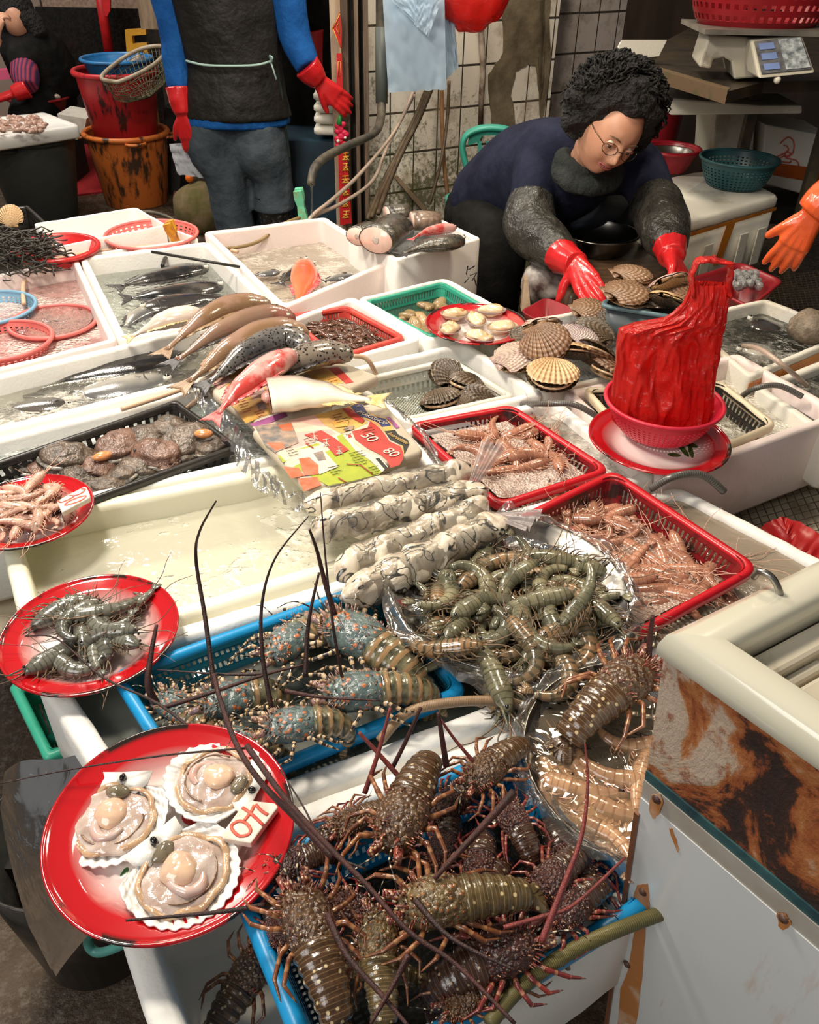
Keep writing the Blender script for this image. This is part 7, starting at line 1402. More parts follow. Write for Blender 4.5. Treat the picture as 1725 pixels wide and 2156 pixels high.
def bagsurf(u, v):
    s = v*(len(SIL)-1); i = min(int(s), len(SIL)-2); t = s-i; y, xl, xr = [SIL[i][k]+(SIL[i+1][k]-SIL[i][k])*t for k in range(3)]; a = PY(xl, y, Dp); b = PY(xr, y, Dp); w = (b-a).length/2; an = u*2*PI
    q = Vector((math.cos(an)*2.2, math.sin(an)*2.2, v*6)); q.z = v*3.2 - an*0.5*0; rg = 0.8*abs(noise.noise(q*0.55 + Vector((0, v, 3)))) + 0.42*abs(noise.noise(q*1.3 + Vector((5, 0, 1)))) + 0.24*abs(noise.noise(q*3.0)); th = (0.055 if v < 0.2 else 0.055-0.035*(v-0.2)/0.8)
    p = (a+b)/2 + V3(math.cos(an)*w, math.sin(an)*th, 0); return p - V3(math.cos(an)*w*0.10*rg, math.sin(an)*th*1.1*rg, 0) + noise.noise_vector(q*2.0)*0.0022
obj('bag_body', grid(bagsurf, 200, 110), bagred, T)
for k, pts in enumerate(([(1462, 620), (1458, 585), (1466, 556), (1484, 543), (1504, 547)], [(1532, 622), (1537, 595), (1538, 566), (1526, 553), (1502, 545)])):
    g = tube(smoothpath([PY(x, y, Dp-0.008*k) for x, y in pts], 8), [0.017, 0.014, 0.011, 0.010, 0.010], 16, flat=0.30); g.jit(0.005, 45, k); g.jit(0.002, 110, k); obj('handle_loop', g, bagred, T)
g = tube(smoothpath([PY(x, y, Dp-0.03) for x, y in ((1500, 548), (1530, 552), (1546, 556))], 5), [0.009, 0.007, 0.004], 12, flat=0.3); g.jit(0.004, 60, 3); obj('handle_tip', g, bagred, T)
# ================================================================ dark red tub of ice, orange taped rim, bits at the right
q = QZ([(1455, 585), (1560, 552), (1648, 590), (1580, 645)], 0.745); T = thing('ice_tub', 'dark red plastic tub of ice beyond the red bag', 'tub', tuple((q[0]+q[2])/2 - V3(0, 0, 0.10))); maroon = bpy.data.materials['maroon_plastic']
obj('body', rings(q, [(0.04, -0.10), (0.038, -0.10), (0.004, -0.01), (-0.004, -0.006), (-0.004, 0), (0.004, 0.0), (0.01, -0.01), (0.04, -0.09)], 0.03, 5, 10), maroon, T)
g = G(); r = random.Random(5)
for i in range(60): ball(P(r.uniform(1545, 1600), r.uniform(572, 605), 0.735+0.025*r.random()), r.uniform(0.006, 0.013), 7, 5, g)
g.jit(0.003, 90, 1); obj_ = single('ice_cubes', g, film('clear_ice', (0.9, 0.92, 0.92), (0.85, 0.85, 0.84), 0.5, 0.08, 60, 0.6, 1.6), 'lumps of clear ice piled in the dark red tub', 'ice', smooth=False); obj_['kind'] = 'stuff'
qq = BX['Q']; otape = mat('orange_tape', (0.62, 0.22, 0.02), (0.45, 0.14, 0.02), 14, 0.3, coat=0.3); T = [o for o in bpy.data.objects if o.get('label', '').startswith('foam box of dark flatfish')][0]
d = (qq[2]-qq[3]).normalized(); nn = (qq[3]-qq[0]).normalized(); obj('orange_tape', slab([qq[3]+nn*0.001-V3(0, 0, .014), qq[2]+nn*0.001-V3(0, 0, .014), qq[2]+nn*0.001-V3(0, 0, .036), qq[3]+nn*0.001-V3(0, 0, .036)], nn*0.001), otape, T, smooth=False)
g = ball(P(1712, 690, 0.77), (0.055, 0.05, 0.04), 26, 18); g.jit(0.008, 40, 3); single('rough_shell', g, mat('barnacled_brown_shell', (0.12, 0.09, 0.06), (0.28, 0.22, 0.16), 60, 0.6, bs=0.9, bsc=150), 'big rough brown shell on the right rim of the flatfish box', 'shell')
g = crump([(1600, 1110), (1650, 1090), (1725, 1120), (1800, 1160)], 0.63, 0.09, 4, 0.03); single('red_plastic_sheet', g, mat('red_sheet', (0.55, 0.02, 0.02), (0.4, 0.01, 0.01), 9, 0.35), 'red plastic sheet lying on the wire mesh behind the chest', 'plastic sheet')
# ================================================================ big foam box with bowls, shelf, scale
def cbox(name, label, pts, z1, z0, m, lid=True, cat='box', tapes=()):
    q = QZ(pts, z1); T = thing(name, label, cat, tuple((q[0]+q[2])/2 - V3(0, 0, z1-z0))); h = z1-z0
    if lid: obj('box_body', rings(q, [(0.012, -h), (0.006, -h+0.01), (0.004, -0.036)], 0.02, 4, 12, 0.0015), M[m], T); obj('lid', rings(q, [(0.002, -0.036), (0, -0.030), (0, -0.010), (0.008, 0)], 0.02, 4, 12, 0.002), M[m], T)
    else: obj('box_body', rings(q, [(0.008, -h), (0, -h+0.012), (0, -0.012), (0.01, 0)], 0.02, 4, 12, 0.002), M[m], T)
    return T, q
T, q = cbox('foam_box', 'big lidded foam box with orange tape carrying the red basin and blue green colander', [(1300, 392), (1520, 352), (1643, 412), (1408, 478)], 0.81, 0.582, 'foam_dirty')
nn = (q[3]-q[0]).normalized(); d = (q[2]-q[3]).normalized(); L = (q[2]-q[3]).length
def onface(u, z): return q[3] + d*(L*u) + nn*0.0035 + V3(0, 0, z)
obj('orange_tape', slab([onface(0.02, -0.036), onface(0.99, -0.034), onface(0.99, -0.044), onface(0.02, -0.048)], nn*0.001), otape, T, smooth=False); obj('orange_tape', slab([onface(0.52, -0.045), onface(0.60, -0.045), onface(0.55, -0.17), onface(0.48, -0.17)], nn*0.001), otape, T, smooth=False)
g = G()
for u in (0.1, 0.35, 0.68, 0.85): slab([onface(u, -0.09), onface(u+0.08, -0.09), onface(u+0.08, -0.21), onface(u, -0.21)], nn*0.006, g)
obj('moulded_rib', g, M['foam_dirty'], T, smooth=False, bevel=0.002)
rbz = P(1405, 358, 0.812); tub('basin', 'red plastic basin holding a steel bowl on the big foam box', rbz, 0.100, 0.065, 0.075, mat('crimson_plastic', (0.42, 0.012, 0.03), (0.34, 0.01, 0.02), 9, 0.3), 'basin', 0.006)
tub('steel_bowl', 'shiny steel bowl set in the red basin', rbz + V3(0, 0, 0.018), 0.080, 0.05, 0.046, M['steel'], 'bowl', 0.003, 0.002)
colander('colander', 'blue green plastic colander on the big foam box', P(1545, 390, 0.812), 0.122, 0.082, 0.085, mat('blue_green_plastic', (0.03, 0.11, 0.12), (0.02, 0.08, 0.09), 9, 0.4), 9, 96)
tub('bucket', 'dark red bucket in the shadow behind the red basin', P(1378, 318, 0.70), 0.10, 0.08, 0.20, maroon, 'bucket', 0.008)
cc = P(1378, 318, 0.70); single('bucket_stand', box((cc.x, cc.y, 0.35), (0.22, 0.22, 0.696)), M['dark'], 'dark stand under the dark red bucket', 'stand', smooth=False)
def vbox(name, label, poly, D, depth, m, cat='box', kid='body'):
    T = thing(name, label, cat, tuple(PY(*poly[-1], D))); obj(kid, slab([PY(x, y, D) for x, y in poly], (0, depth, 0)), m, T, smooth=False, bevel=0.006); return T
T = vbox('foam_box', 'foam box with a red scribbled 2 and wide orange tape at the right edge', [(1612, 262), (1760, 290), (1750, 425), (1602, 385)], 3.2, 0.3, M['foam_dirty']); Dq = 3.196
f5 = lambda pts: cz((1580, 240), 11.9, pts)
obj('orange_tape', slab([PY(x, y, Dq) for x, y in f5([(470, 1200), (1725, 1370), (2100, 1420), (2100, 1750), (1580, 1710), (300, 1480)])], (0, 0.003, 0)), mat('amber_tape', (0.50, 0.10, 0.01), (0.38, 0.07, 0.01), 9, 0.3), T, smooth=False)
for s in ([(750, 740), (860, 630), (960, 580), (1060, 640), (1100, 780), (1080, 920), (1030, 1020), (900, 1060), (880, 960), (960, 900), (920, 800), (840, 790)], [(500, 1150), (700, 1050), (920, 960), (1020, 1000), (880, 1080), (1000, 1120), (1140, 1160), (1200, 1230), (1215, 1310)], [(880, 1030), (760, 1090), (740, 1160), (850, 1200), (1010, 1210), (1010, 1170)]): obj('red_scribble', tube(smoothpath([PY(x, y, Dq-0.002) for x, y in f5(s)], 4), 0.0022, 5), redink, T)
z0_ = PY(1680, 425, 3.2).z; single('crate_stand', box((PY(1690, 400, 3.3).x, 3.36, (z0_-0.01+0.6)/2-0.01), (0.34, 0.28, z0_-0.62)), M['dark'], 'dark crate under the foam box with the red scribble', 'crate', smooth=False)
vbox('foam_box', 'foam box in shade behind the post under the shelf', [(1508, 232), (1592, 240), (1585, 345), (1500, 340)], 3.25, 0.25, M['foam_dirty']); vbox('foam_slab', 'long foam lid with an orange tape patch under the shelf', [(1400, 205), (1600, 222), (1690, 222), (1690, 240), (1412, 243)], 2.98, 0.22, M['foam_dirty'], 'foam slab', 'lid')
sm_ = mat('black_shelf_board', (0.02, 0.017, 0.014), (0.05, 0.035, 0.02), 9, 0.45); sh = [P(x, y, 1.15) for x, y in ((1322, 128), (1535, 192), (1610, 172), (1800, 168), (1800, 60), (1450, 60))]
T = thing('shelf_table', 'dark wet shelf table carrying the weighing scale', 'table', (sh[1].x+0.2, sh[1].y+0.2, 0)); obj('tabletop', slab(sh, (0, 0, -0.03)), sm_, T, smooth=False)
a = P(1322, 128, 1.153); b = P(1533, 190, 1.153); obj('wooden_edge_beam', slab([a, b, b-V3(0, 0, .035), a-V3(0, 0, .035)], V3(0.02, 0.045, 0)), stained('mossy_wood', (0.12, 0.07, 0.035), (0.07, 0.065, 0.02), 14, 0.5, 0.7), T, smooth=False)
for x, y, D in ((1594, 190, 3.07), (1760, 190, 3.0)): p = PY(x, y, D); obj('leg', box((p.x, p.y, 0.56), (0.032, 0.032, 1.12)), stained('olive_steel_post', (0.06, 0.05, 0.03), (0.12, 0.09, 0.05), 9, 0.5), T, smooth=False)
T = thing('foam_board', 'small foam board leaning behind the woman, left end of the shelf', 'foam board', tuple(P(1345, 118, 1.15))); obj('board', slab([PY(1288, 130, 3.0), PY(1310, 84, 3.0), PY(1405, 84, 3.0), PY(1388, 118, 3.0)], (0, 0.03, -0.01)), M['foam_dirty'], T, smooth=False)
# scale
SD = 2.62; T = thing('weighing_scale', 'beige electronic weighing scale with three small displays on the shelf', 'scale', tuple(PY(1590, 160, SD))); sb = stained('beige_scale_housing', (0.50, 0.47, 0.38), (0.28, 0.23, 0.15), 9, 0.6, 0.4)
obj('housing', slab([PY(x, y, SD+0.08) for x, y in [(1472, 142), (1494, 72), (1582, 78), (1640, 160), (1546, 168), (1540, 130), (1524, 122), (1503, 126), (1497, 146)]], (0.03, 0.20, 0)), sb, T, smooth=False, bevel=0.006)
obj('display_head', slab([PY(1580, 84, SD+0.04), PY(1690, 74, SD+0.04), PY(1718, 154, SD-0.05), PY(1598, 166, SD-0.05)], (0, 0.10, 0.0)), sb, T, smooth=False, bevel=0.006)
def dfc(u, v, off=0.004): a, b, c_, d_ = PY(1580, 84, SD+0.04), PY(1690, 74, SD+0.04), PY(1718, 154, SD-0.05), PY(1598, 166, SD-0.05); return a.lerp(b, u).lerp(d_.lerp(c_, u), v) + V3(0, -off, off*0.6)
def dpan(nm, u0, u1, v0, v1, m, off): obj(nm, slab([dfc(u0, v0, off), dfc(u1, v0, off), dfc(u1, v1, off), dfc(u0, v1, off)], (0, 0.002, -0.001)), m, T, smooth=False)
dpan('display_panel', 0.06, 0.95, 0.06, 0.90, mat('dark_grey_panel', (0.06, 0.06, 0.07), (0.16, 0.16, 0.16), 30, 0.25), 0.004)
lcd = mat('blue_lcd', (0.16, 0.22, 0.40), (0.12, 0.16, 0.30), 9, 0.2, em=((0.25, 0.35, 0.7), 0.12))
for v in (0.14, 0.40, 0.66): dpan('lcd_display', 0.12, 0.40, v, v+0.16, lcd, 0.006)
dpan('keypad', 0.50, 0.92, 0.08, 0.86, mat('silver_keypad_glow', (0.62, 0.66, 0.66), (0.10, 0.11, 0.11), 60, 0.2, metal=0.3, em=((0.6, 0.7, 0.7), 0.05)), 0.006)  # faint emission paints the reflective sheen of the keys
obj('tray', box(PY(1590, 58, SD+0.16), (0.36, 0.26, 0.012)), mat('grey_tray', (0.10, 0.09, 0.08), (0.2, 0.18, 0.15), 9, 0.35), T, smooth=False); obj('foot', ball(PY(1637, 168, SD-0.04), 0.010, 10, 8), M['white_pl'], T)
g0 = PY(1592, 56, SD+0.18); colander('laundry_basket', 'red oval slotted basket standing on the scale tray', g0 + V3(0, 0, 0.006), 0.225, 0.165, 0.17, mat('deep_red_plastic', (0.36, 0.012, 0.02), (0.26, 0.01, 0.015), 9, 0.35), 6, 96, cat='basket', sq=(1, 0.65), rim=0.008)
# ================================================================ woman's corner: chair, block, pan
ch = mat('sea_green_plastic', (0.05, 0.36, 0.27), (0.04, 0.28, 0.21), 14, 0.4); CD = 3.36; T = thing('plastic_chair', 'sea green plastic chair behind the crouching woman', 'chair', tuple(PY(1030, 640, CD)))
def c3(x, y, dD=0.0): return PY(x, y, CD+dD)
obj('back_frame', tube(smoothpath([c3(996, 400), c3(982, 350), c3(974, 310), c3(984, 283), c3(1015, 270), c3(1055, 270), c3(1088, 282), c3(1104, 310), c3(1108, 350), c3(1112, 400)], 5), 0.024, 10, flat=0.5), ch, T)
g = G(); slab([c3(990, 276), c3(1014, 268), c3(1056, 268), c3(1090, 278), c3(1092, 300), c3(1050, 296), c3(1043, 285), c3(1016, 285), c3(1008, 300), c3(985, 306)], (0, 0.012, 0), g)
for i in range(5): x = 1006+i*18; slab([c3(x, 298), c3(x+8, 298), c3(x+14, 400), c3(x+7, 400)], (0, 0.012, 0), g)
obj('back_slats', g, ch, T, smooth=False); s0 = PY(1060, 430, 3.30); obj('seat', rings([s0+V3(-.22, .16, 0), s0+V3(.22, .16, 0), s0+V3(.22, -.26, 0), s0+V3(-.22, -.26, 0)], [(0.01, -0.03), (0, -0.02), (0, -0.004), (0.01, 0)], 0.05, 5, 6), ch, T)
for dx, dy in ((-.19, .13), (.19, .13), (-.19, -.23), (.19, -.23)): obj('leg', tube([s0+V3(dx, dy, -.02), V3(s0.x+dx*1.15, s0.y+dy*1.15, 0.0)], [0.028, 0.020], 8), ch, T)
bk_ = P(1285, 560, 0.70); T = thing('chopping_block', 'thick dark wooden chopping block in front of the woman', 'block', (bk_.x, bk_.y, 0.0)); q = [P(x, y, 0.70) for x, y in ((1170, 545), (1340, 500), (1420, 570), (1200, 625))]
obj('block_top', rings(q, [(0.006, -0.09), (0, -0.08), (0, -0.01), (0.008, 0)], 0.02, 4, 10, 0.003), mat('wet_dark_wood', (0.06, 0.035, 0.02), (0.14, 0.08, 0.045), 9, 0.4, stretch=(1, 6, 1), bs=0.3), T)
for p in q: obj('leg', box((p.x*0.97, p.y, 0.305), (0.05, 0.05, 0.61)), M['dark'], T, smooth=False)
bw = P(1258, 530, 0.702); tub('metal_pan', 'dark steel pan on the chopping block under the woman', bw, 0.115, 0.075, 0.062, mat('dull_dark_steel', (0.20, 0.19, 0.17), (0.12, 0.11, 0.10), 12, 0.25, metal=1), 'pan', 0.004, 0.002)
q = QZ([(1095, 655), (1150, 625), (1240, 660), (1180, 700)], 0.70); T = thing('red_tray', 'dark red tray on the ground behind the clam plate', 'tray', tuple((q[0]+q[2])/2 - V3(0, 0, 0.06))); obj('tray_body', rings(q, [(0.02, -0.06), (0.003, -0.005), (0, 0), (0.006, 0), (0.022, -0.055)], 0.02), maroon, T)
g = ball(P(1150, 600, 0.66), (0.07, 0.05, 0.06), 16, 10); g.jit(0.02, 20, 4); single('shell_debris', g, mat('broken_shell_heap', (0.10, 0.05, 0.045), (0.55, 0.5, 0.45), 22, 0.4), 'dark wet heap of broken shells under the woman', 'shells')
single('wooden_prop', slab([PY(1104, 590, 2.25), PY(1112, 588, 2.25), PY(1118, 655, 2.2), PY(1098, 655, 2.2)], (0, 0.03, 0)), wd, 'pale wooden wedge standing behind the clam plate', 'wood', smooth=False)
# ================================================================ things at the lower left: green crate, bag, tub
T, q_ = basket([(15, 1440), (108, 1420), (190, 1560), (92, 1600)], 'plastic_crate', 'green slotted crate on the ground below the boxes at the left', z=0.56, h=0.25, m='green', mi='green', bars=60, rad=0.01, taper=0.01, rim=0.008, cat='crate')
single('crate_stand', box((q_[0].x*0.5+q_[2].x*0.5, q_[0].y*0.5+q_[2].y*0.5, 0.15), (0.2, 0.2, 0.30)), M['dark'], 'dark support under the green slotted crate', 'stand', smooth=False)
def bagg(u, v):
    L = [(10, 1625, .62), (0, 1700, .60), (30, 1850, .55), (60, 1950, .50), (112, 2050, .44)]; Rr = [(250, 1600, .72), (280, 1700, .70), (285, 1850, .66), (200, 1950, .58), (118, 2056, .44)]
    s = v*4; i = min(int(s), 3); t = s-i; a = P(*[L[i][k]+(L[i+1][k]-L[i][k])*t for k in range(3)]); b = P(*[Rr[i][k]+(Rr[i+1][k]-Rr[i][k])*t for k in range(3)])
    return a.lerp(b, u) + V3(0, 0, 0.02*math.sin(u*PI) + 0.012*noise.noise(Vector((u*3, v*4, 0))) + 0.0015*noise.noise(Vector((u*12, v*12, 3))))
single('plastic_bag', grid(bagg, 60, 60), film('grey_clear_bag', (0.75, 0.80, 0.78), (0.66, 0.70, 0.67), 0.68, 0.18, 10, 0.5, 1.0), 'large limp clear plastic bag hanging off the box edge at the lower left', 'bag')
T = thing('green_tub', 'dark tub with teal wire handle on the floor at the lower left', 'tub', tuple(P(240, 2060, 0.0))); c = P(262, 2020, 0.0); obj('body', lathe([(0.0001, 0), (0.10, 0), (0.13, 0.30), (0.125, 0.30), (0.095, 0.01), (0.0001, 0.01)], 36, (c.x-0.02, c.y, 0.1)), M['black'], T)
obj('handle', tube(smoothpath([P(200, 1950, .55), P(184, 1975, .52), P(192, 1998, .50), P(215, 2005, .50), P(265, 1985, .52), P(275, 1960, .55)], 4), 0.006, 8), mat('teal_wire', (0.10, 0.34, 0.30), (0.07, 0.25, 0.22), 9, 0.4), T)
# ================================================================ people
def cloth(name, c1, c2, rough=0.85, wr=22, bs=0.5): return mat(name, c1, c2, 12, rough, bs=bs, bsc=wr, bd=0.012, spec=0.15)
skinm = mat('skin', (0.62, 0.33, 0.21), (0.54, 0.26, 0.16), 14, 0.45, sss=0.15, bs=0.1, bsc=120)
glove = mat('red_rubber_glove', (0.66, 0.02, 0.022), (0.55, 0.012, 0.016), 9, 0.28, coat=0.3, bs=0.35, bsc=45)
def fuse(name, g, m, T, vox=0.008, smooth=6, wr=0.0, wsc=20):
    if wr: g.jit(wr, wsc, 3)
    o = obj(name, g, m, T); md = o.modifiers.new('remesh', 'REMESH'); md.mode = 'VOXEL'; md.voxel_size = vox; md.use_smooth_shade = True
    md = o.modifiers.new('smooth', 'SMOOTH'); md.factor = 0.6; md.iterations = smooth; return o
def limb(pts, rs, g, n=14, flat=1.0, k=4): return tube(smoothpath(pts, k), rs, n, flat=flat, g=g)
def hand(g, wrist, d, nrm, side, size=0.19, curl=(0.5, 0.5, 0.55, 0.65), spread=0.13, thumb=(0.75, 0.55), rad=1.0, wr=0.026):
    """palm with five separate fingers. d: direction of the fingers, nrm: back of the hand, side: +1/-1 thumb side"""
    d = d.normalized(); nrm = (nrm - d*nrm.dot(d)).normalized(); s = d.cross(nrm).normalized()*side; pl = size*0.50
    for k, off in enumerate((-0.75, -0.25, 0.25, 0.75)):
        b = wrist + s*off*size*0.07; e = wrist + d*pl + s*off*size*0.215; tube([b, b.lerp(e, .5), e], [size*0.10*rad, size*0.088*rad, size*0.066*rad], 10, g=g)
    ls = (0.44, 0.50, 0.46, 0.36)
    for k in range(4):
        off = (0.75, 0.25, -0.25, -0.75)[k]; b = wrist + d*pl*0.95 + s*off*size*0.215; dd = (d + s*off*spread*2).normalized(); pts = [b]; L = size*ls[k]; c = curl[k]
        for j, f in enumerate((0.42, 0.32, 0.26)):
            a = c*(0.5+0.6*j); q = (dd*math.cos(a) - nrm*math.sin(a)).normalized(); pts.append(pts[-1] + q*L*f)
        tube(smoothpath(pts, 3), [size*0.053*rad, size*0.050*rad, size*0.046*rad, size*0.036*rad], 9, g=g)
        ball(pts[-1], size*0.037*rad, 8, 6, g)
    b = wrist + d*size*0.10 + s*size*0.10; t1 = (d*math.cos(thumb[0]) + s*math.sin(thumb[0])).normalized(); t2 = (d*math.cos(thumb[1]) + s*math.sin(thumb[1]) - nrm*0.25).normalized()
    p1 = b + t1*size*0.20; p2 = p1 + t2*size*0.18; p3 = p2 + t2*size*0.13; tube(smoothpath([b, p1, p2, p3], 3), [size*0.085*rad, size*0.068*rad, size*0.058*rad, size*0.042*rad], 9, g=g); ball(p3, size*0.043*rad, 8, 6, g)
    return g
def frame(o, f, up):
    f = f.normalized(); u = (up - f*up.dot(f)).normalized(); r = f.cross(u).normalized(); m = Matrix((( r.x, f.x, u.x, o.x), (r.y, f.y, u.y, o.y), (r.z, f.z, u.z, o.z), (0, 0, 0, 1))); return m
def head_mesh(g, M4, w=0.073, dp=0.092, h=0.112, nose=1.0):
    def bump(d, c, s, a): c = Vector(c).normalized(); return a*math.exp(-((d-c).length_squared)/(2*s*s))
    b = G(); n, m = 72, 56; vs = []
    for i in range(m+1):
        th = PI*i/m
        for k in range(n):
            a = 2*PI*k/n; d = Vector((math.sin(th)*math.cos(a), math.sin(th)*math.sin(a), math.cos(th))); x = d.x*w; y = d.y*dp; z = d.z*h
            if d.z < 0: x *= 1 - 0.22*d.z*d.z*1.3; y = y*(1 - (0.10 if d.y > 0 else 0.35)*d.z*d.z)
            q = bump(d, (0, 1, -0.14), 0.10, 0.020*nose) + bump(d, (0, 1, 0.06), 0.075, 0.009*nose) + bump(d, (0.12, 1, -0.20), 0.07, 0.007) + bump(d, (-0.12, 1, -0.20), 0.07, 0.007)
            q += bump(d, (0.36, 1, 0.10), 0.13, -0.010) + bump(d, (-0.36, 1, 0.10), 0.13, -0.010) + bump(d, (0.55, 0.85, -0.22), 0.20, 0.006) + bump(d, (-0.55, 0.85, -0.22), 0.20, 0.006)
            q += bump(d, (0, 0.9, -0.88), 0.20, 0.010) + bump(d, (0, 1, -0.46), 0.10, 0.006) + bump(d, (0, 1, -0.36), 0.05, -0.003) + bump(d, (0.33, 1, 0.28), 0.11, 0.004) + bump(d, (-0.33, 1, 0.28), 0.11, 0.004) + bump(d, (0.28, 1, -0.40), 0.06, -0.003) + bump(d, (-0.28, 1, -0.40), 0.06, -0.003)
            vs.append(M4 @ (Vector((x, y, z)) + Vector((d.x*0.5, d.y, d.z*0.4)).normalized()*q))
    g.add(vs, [(i*n+k, (i+1)*n+k, (i+1)*n+(k+1) % n, i*n+(k+1) % n) for i in range(m) for k in range(n)]); return g
# ---------------------------------------------------------------- the woman
navy_k = cloth('navy_sweatshirt', (0.011, 0.013, 0.030), (0.020, 0.023, 0.048)); blk_c = cloth('black_trousers', (0.006, 0.006, 0.006), (0.016, 0.015, 0.014)); sleeve = mat('waterproof_black_sleeve', (0.016, 0.015, 0.012), (0.05, 0.046, 0.038), 9, 0.4, bs=0.9, bsc=26, bd=0.02, coat=0.2); scarfm = cloth('charcoal_scarf', (0.022, 0.026, 0.024), (0.045, 0.05, 0.046), 0.9, 60, 0.8)
hip = PY(1040, 425, 3.10); mid = PY(1110, 372, 2.90); chest = PY(1205, 365, 2.66); neck = PY(1240, 335, 2.52); hc = PY(1285, 275, 2.40)
SR, SL = PY(1140, 318, 2.66), PY(1345, 355, 2.62); ER, EL = PY(1112, 480, 2.46), PY(1392, 455, 2.42); WR, WL = PY(1190, 545, 2.24), PY(1412, 525, 2.24)
KR, KL = PY(1052, 520, 2.78), PY(1320, 470, 2.75); FR_, FL_ = V3(KR.x+0.02, KR.y+0.02, 0.08), V3(KL.x, KL.y+0.05, 0.08)
T = thing('person', 'curly haired woman in glasses and navy sweatshirt bending over with red gloves', 'person', (hip.x+0.3, hip.y-0.2, 0.0))
M4 = frame(hc, V3(0.12, -0.86, -0.42), V3(0.40, -0.26, 0.82)); hd = M4 @ Matrix.Translation((0, 0, 0))
g = G(); head_mesh(g, hd); limb([hd @ V3(0, -0.02, -0.06), neck, chest], [0.052, 0.054, 0.07], g); limb([hip, mid, chest], [0.13, 0.13, 0.12], g, 18); limb([SR, ER, WR], [0.045, 0.036, 0.026], g); limb([SL, EL, WL], [0.045, 0.036, 0.026], g); limb([chest, SR], [0.06, 0.045], g, k=3); limb([chest, SL], [0.06, 0.045], g, k=3); limb([hip, KR, FR_], [0.07, 0.055, 0.04], g); limb([hip, KL, FL_], [0.07, 0.055, 0.04], g)
o = fuse('body', g, skinm, T, 0.0045, 2)
g = G(); limb([hip + V3(-.02, .02, -.02), mid, chest.lerp(mid, .15), neck + V3(0, 0.02, -0.03)], [0.155, 0.165, 0.160, 0.085], g, 20); limb([neck.lerp(chest, .5), SR.lerp(neck, .3), SR, SR.lerp(ER, .55), ER.lerp(SR, .25)], [0.09, 0.085, 0.078, 0.070, 0.062], g); limb([neck.lerp(chest, .5), SL.lerp(neck, .3), SL, SL.lerp(EL, .6), EL.lerp(SL, .25)], [0.09, 0.085, 0.076, 0.066, 0.060], g); fuse('sweatshirt', g, navy_k, T, 0.009, 6, 0.008, 9)
g = G(); limb([hip + V3(-.03, .03, -.06), KR.lerp(hip, .4) + V3(0, 0, .01), KR, KR.lerp(FR_, .5), FR_], [0.155, 0.125, 0.095, 0.070, 0.06], g, 18); limb([hip + V3(.05, 0, -.06), KL.lerp(hip, .5), KL, KL.lerp(FL_, .5), FL_], [0.15, 0.12, 0.09, 0.07, 0.06], g, 18); fuse('trousers', g, blk_c, T, 0.011, 5, 0.008, 10)
g = G(); limb([chest.lerp(hip, .2) + V3(.02, -.09, -.02), PY(1235, 425, 2.82), PY(1250, 470, 2.86)], [0.13, 0.17, 0.18], g, 18, flat=0.8); fuse('apron', g, mat('dark_navy_apron', (0.006, 0.009, 0.018), (0.010, 0.014, 0.026), 9, 0.6), T, 0.011, 5)
for nm, a, b, c_ in (('right', SR, ER, WR), ('left', SL, EL, WL)):
    g = G(); limb([a.lerp(b, .62), b.lerp(a, .15), b.lerp(c_, .12), b.lerp(c_, .6), c_.lerp(b, .05)], [0.068, 0.075, 0.076, 0.066, 0.046], g, 20); g.jit(0.007, 16, 5); fuse('oversleeve', g, sleeve, T, 0.007, 3)
g = G(); hand(g, WR + (PY(1240, 572, 2.13)-WR)*0.45, PY(1258, 625, 2.06) - PY(1215, 552, 2.18), V3(-0.5, -0.75, 0.45), 1, 0.165, (0.25, 0.3, 0.35, 0.45), 0.02, (1.25, 1.05), 1.25); limb([WR.lerp(ER, .10), WR, WR + (PY(1240, 572, 2.13)-WR)*0.5], [0.052, 0.044, 0.036], g); fuse('glove', g, glove, T, 0.0035, 2, 0.002, 40)
g = G(); hand(g, WL + (PY(1418, 562, 2.15)-WL)*0.4, PY(1432, 600, 2.08) - PY(1410, 540, 2.2), V3(0.5, -0.8, 0.35), -1, 0.165, (0.7, 0.75, 0.8, 0.85), 0.02, (0.8, 0.6), 1.25); limb([WL.lerp(EL, .12), WL, WL + (PY(1418, 562, 2.15)-WL)*0.45], [0.050, 0.042, 0.036], g); fuse('glove', g, glove, T, 0.0035, 2, 0.002, 40)
g = G(); tube([neck + V3(math.cos(a)*0.078, math.sin(a)*0.062, 0.004+0.016*math.sin(a)) for a in [k/24*2*PI for k in range(24)]], 0.022, 12, True, g=g); tube([neck + V3(math.cos(a)*0.082, math.sin(a)*0.070-0.012, -0.028+0.03*math.sin(a)) for a in [k/24*2*PI for k in range(24)]], 0.024, 12, True, g=g); g.jit(0.008, 22, 4); fuse('scarf', g, scarfm, T, 0.006, 2)
